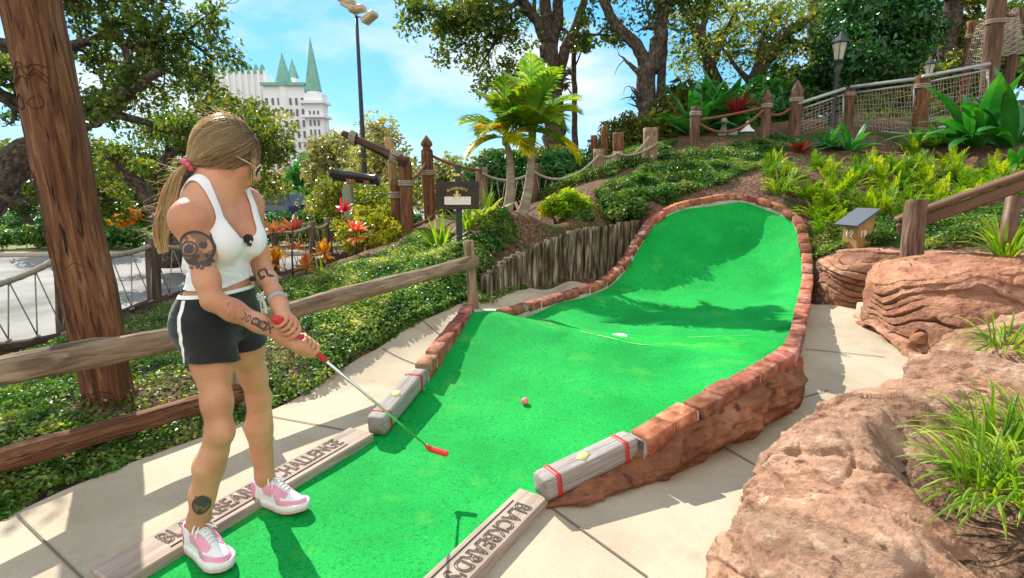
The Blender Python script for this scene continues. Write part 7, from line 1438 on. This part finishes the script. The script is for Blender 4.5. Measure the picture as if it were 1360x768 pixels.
ok = scalp(q) > 0; roots = q[ok]; n = 0; cand = roots[r.integers(len(roots), size=22000)]
fr = sm(cand[:, 0], -.05, .06); keep = r.uniform(size=len(cand)) < (.12+.5*fr); cand = cand[keep][:8000]
for q0 in cand:
    d0 = (q0-SK)/SR; d0 = d0/np.linalg.norm(d0); d1 = TPd/np.linalg.norm(TPd); an = math.acos(np.clip(d0 @ d1, -1, 1)); t = np.linspace(0, 1, 15)
    if an < .12: continue
    sl = (np.outer(np.sin((1-t)*an), d0)+np.outer(np.sin(t*an), d1))/math.sin(an); vol = r.uniform(.02, .10)+.05*(d0[0] > .45)
    rad = 1.015+vol*np.sin(np.clip(t*1.15, 0, 1)*math.pi)+(np.linalg.norm(TPd)-1.0)*t**5
    low = .024*np.sin(t*math.pi)**.8*sm(np.abs(d0[1]), .35, .9); p = SK+sl*SR*rad[:, None]; w_ = HC+p @ AH-np.outer(low, UP)+np.cumsum(r.normal(size=(15, 3))*.0007, 0)
    streak = vnoise(a3([[q0[1]*60, q0[2]*45, 3.3]]))[0]; mixv = np.clip(.5+.75*streak+r.normal()*.15, 0, 1); tipc = BLH*(1-mixv)+PLH*mixv if mixv > .3 else (DKH*1.6*(1-mixv/.3)+BLH*(mixv/.3))
    rootc = DKH*r.uniform(.9, 2.4)*(1 if d0[2] > .2 else 2.2) if d0[0] > .35 else DKH*.5+BLH*.5; strand(hb, w_, rootc, tipc*r.uniform(.65, 1.2), r.uniform(.0005, .0009), .0005, cm=.75 if d0[0] > .35 else .5)
hb.build('strands', M['hair'], hair); pb = MB(); TP = HC+TPl @ AH
pl_ = spline([TP, P(236, 231, y=1.95), P(225, 258, y=1.94), P(217, 290, y=1.95), P(214, 318, y=1.955), P(219, 345, y=1.95)], 16); tgp = np.gradient(pl_, axis=0)
for k in range(1700):
    az, rr2 = r.uniform(0, 6.28), r.uniform(0, 1)**.5; L_ = r.uniform(.45, 1.0); m_ = max(6, int(16*L_)); env = np.interp(np.linspace(0, L_, m_), [0, .06, .3, .7, 1], [.010, .014, .024, .026, .014])
    o_ = np.outer(np.cos(az+np.linspace(0, .5, m_))*env*rr2, nrm([.9, .2, .3]))+np.outer(np.sin(az+np.linspace(0, .5, m_))*env*rr2, nrm([.1, .95, -.1])); wv = np.sin(np.linspace(0, 5, m_)+r.uniform(0, 6))*.004*np.linspace(0, 1, m_)
    c_ = BLH*r.uniform(.7, 1.2) if r.uniform() < .55 else (PLH*r.uniform(.8, 1.1) if r.uniform() < .7 else DKH*1.8); strand(pb, pl_[:m_]+o_+np.outer(wv, FW), c_*.85, c_, .0007, .0004)
for k in range(70):    # flyaways
    az = r.normal(size=3); i = r.integers(0, 12); p0 = pl_[i]+az*.015; e = nrm(tgp[i]+r.normal(size=3)*.03-FW*.02); strand(pb, p0+np.outer(np.linspace(0, 1, 7), e*r.uniform(.04, .10))+np.outer(np.linspace(0, 1, 7)**2, r.normal(size=3)*.015-FW*.01), BLH, PLH, .0004, .0002)
pb.build('ponytail', M['hair'], hair); fb_ = MB()
for k in range(60):    # flyaways round the crown, loose face strands
    d0 = nrm(a3([r.uniform(-.6, .6), r.normal()*.5, r.uniform(.3, 1)])); p0 = HC+(SK+d0*SR*1.05) @ AH; e = nrm(-HF+r.normal(size=3)*.4); nn = d0 @ AH; strand(fb_, p0+np.outer(np.linspace(0, 1, 8), e*r.uniform(.04, .09))+np.outer(np.sin(np.linspace(0, 1, 8)*2.2), nn*r.uniform(.004, .014)), BLH, PLH, .0006, .0003)
for k in range(9):
    s_ = -.058+r.normal()*.005; p0 = hp(.060+r.normal()*.005, s_, .068+r.normal()*.006); pts = spline([p0, p0+HF*.004-HS*.016-UP*.035, p0-HF*.002-HS*.022-UP*.08+r.normal(size=3)*.003, p0-HF*.004-HS*.020-UP*r.uniform(.11, .15)+r.normal(size=3)*.004], 12); strand(fb_, pts, DKH*2.2, PLH*r.uniform(.7, 1), .0008, .0004)
fb_.build('loose_strands', M['hair'], hair)
mb = MB(); tb = nrm(pl_[2]-TP); A = frame(tb)
for k in range(9): qq = 2*math.pi*k/9; c_ = TP+tb*.008+(A[1]*math.cos(qq)+A[2]*math.sin(qq))*.018; lathe(mb, [(.0105*math.sin(w_), -.0105*math.cos(w_)) for w_ in np.linspace(.01, 3.13, 8)], c_, 10)
M['scrunchie'] = pm('pink_fabric', [(.55, .06, .14), (.70, .16, .24)], scale=60, rough=.8); mb.build('hair_tie', M['scrunchie'], hair)
# ---- sunglasses
sgz = thing('sunglasses', hp(.11, 0, 0), 'pale gold framed sunglasses worn low on her nose', 'sunglasses')
M['gold'] = flat('pale_gold', (.75, .66, .48), .25, .8); M['lens'] = flat('brown_lens', (.05, .03, .02), .08)
mbF = MB()
for s in (-1, 1):
    th = np.linspace(0, 2*math.pi, 29); c_ = a3([.117, s*.034, -.004]); o_ = a3([(c_[0]-.012*(np.abs(math.cos(t))*(1 if math.cos(t)*s > 0 else 0)), c_[1]+.027*math.cos(t), c_[2]+(.0235*math.sin(t)-.004*math.cos(t)*s*(math.sin(t) < 0))) for t in th]); w_ = HC+o_ @ AH
    tube(mbF, w_, .0026, 6, cap=False); mb = MB(); mb.add(np.concatenate([w_[:-1], [w_[:-1].mean(0)+HF*.002]]), [(k, (k+1) % 28, 28) for k in range(28)]); mb.build('lens', M['lens'], sgz)
    m2 = MB(); tube(m2, [hp(.108, s*.062, .004), hp(.08, s*.074, .008), hp(.02, s*.083, .010), hp(-.01, s*.083, .002)], .0022, 5); m2.build('temple', M['gold'], sgz)
tube(mbF, [hp(.119, -.008, .004), hp(.122, 0, .008), hp(.119, .008, .004)], .0018, 5); mbF.build('frame', M['gold'], sgz)
# ---- watch, microphone
wd = nrm(WR[1]-EL[1]); wc = WR[1]-wd*.028; mb = MB(); tube(mb, [wc-wd*.013, wc+wd*.013], [.0335, .0325], 24, cap=False); M['strap'] = pm('woven_strap', [(.30, .285, .265), (.44, .42, .39)], scale=200, rough=.8); wt = tag(mb.build('wristwatch', M['strap']), 'pale woven strap watch on her left wrist', 'watch'); sol = wt.modifiers.new('thickness', 'SOLIDIFY'); sol.thickness = .003
mb = MB(); nW = nrm(np.cross(wd, [0, 0, 1])); nW = nW if nW[1] < 0 else -nW; nW = nrm(LF+UP*.3-wd*((LF+UP*.3) @ wd)); box(mb, wc+nW*.032, (.032, .026, .008), a3([wd, np.cross(nW, wd), nW]), .003); mb.build('watch_case', M['black'], wt, smooth=False)
i = hit(tv, 330, 318); nT = vnormals(tv, tf)[i]; mc = tv[i]+nT*.010; M['fuzz'] = pm('black_fur', [(.012, .012, .012), (.05, .05, .05)], scale=200, rough=1, bump=1, bscale=300)
mic = thing('clip_microphone', mc, 'small furry black clip microphone on her crop top', 'microphone'); mb = MB(); lathe(mb, [(.017*math.sin(w_), -.017*math.cos(w_)) for w_ in np.linspace(.01, 3.13, 12)], mc+UP*.006, 16); mb.build('windshield', M['fuzz'], mic)
mb = MB(); box(mb, mc-UP*.010+nT*.004, (.016, .012, .022), frame(LF), .003); mb.build('transmitter', M['black'], mic, smooth=False); mb = MB(); box(mb, mc-UP*.004+nT*.014, (.008, .003, .008), frame(LF), .001); mb.build('badge', M['white'], mic, smooth=False)
# ---- putter
put = thing('putter', PH, 'steel shafted putter with red grip and red head in her hands', 'putter'); M['gripred'] = pm('red_rubber', [(.48, .02, .03), (.60, .04, .05)], scale=30, rough=.55, bump=.2, bscale=150)
mb = MB(); tube(mb, [GT, GT+AX*.006, GT+AX*.02, GT+AX*.2, GT+AX*.265, GT+AX*.27], [.008, .0135, .0145, .0125, .0105, .007], 14); mb.build('grip', M['gripred'], put)
mb = MB(); tube(mb, [GT+AX*.24, PH-AX*.03], [.0058, .0045], 12); mb.build('shaft', M['chrome'], put)
hx = nrm(P(588, 602, t=2.44)-P(566, 593, t=2.47)); hx = nrm(hx*[1, 1, 0]+[0, 0, -.06]); A = frame(hx); M['headred'] = flat('red_enamel', (.60, .02, .02), .3, coat=.5)
mb = MB(); tube(mb, spline([PH-AX*.035, PH-AX*.012, PH+hx*.004], 8), [.009, .010, .0105, .011, .0115, .012, .012, .011], 12); mb.build('hosel', M['headred'], put)
mb = MB(); box(mb, PH+hx*.038, (.105, .026, .024), A, .006); hd = mb.build('head', M['headred'], put, smooth=False)
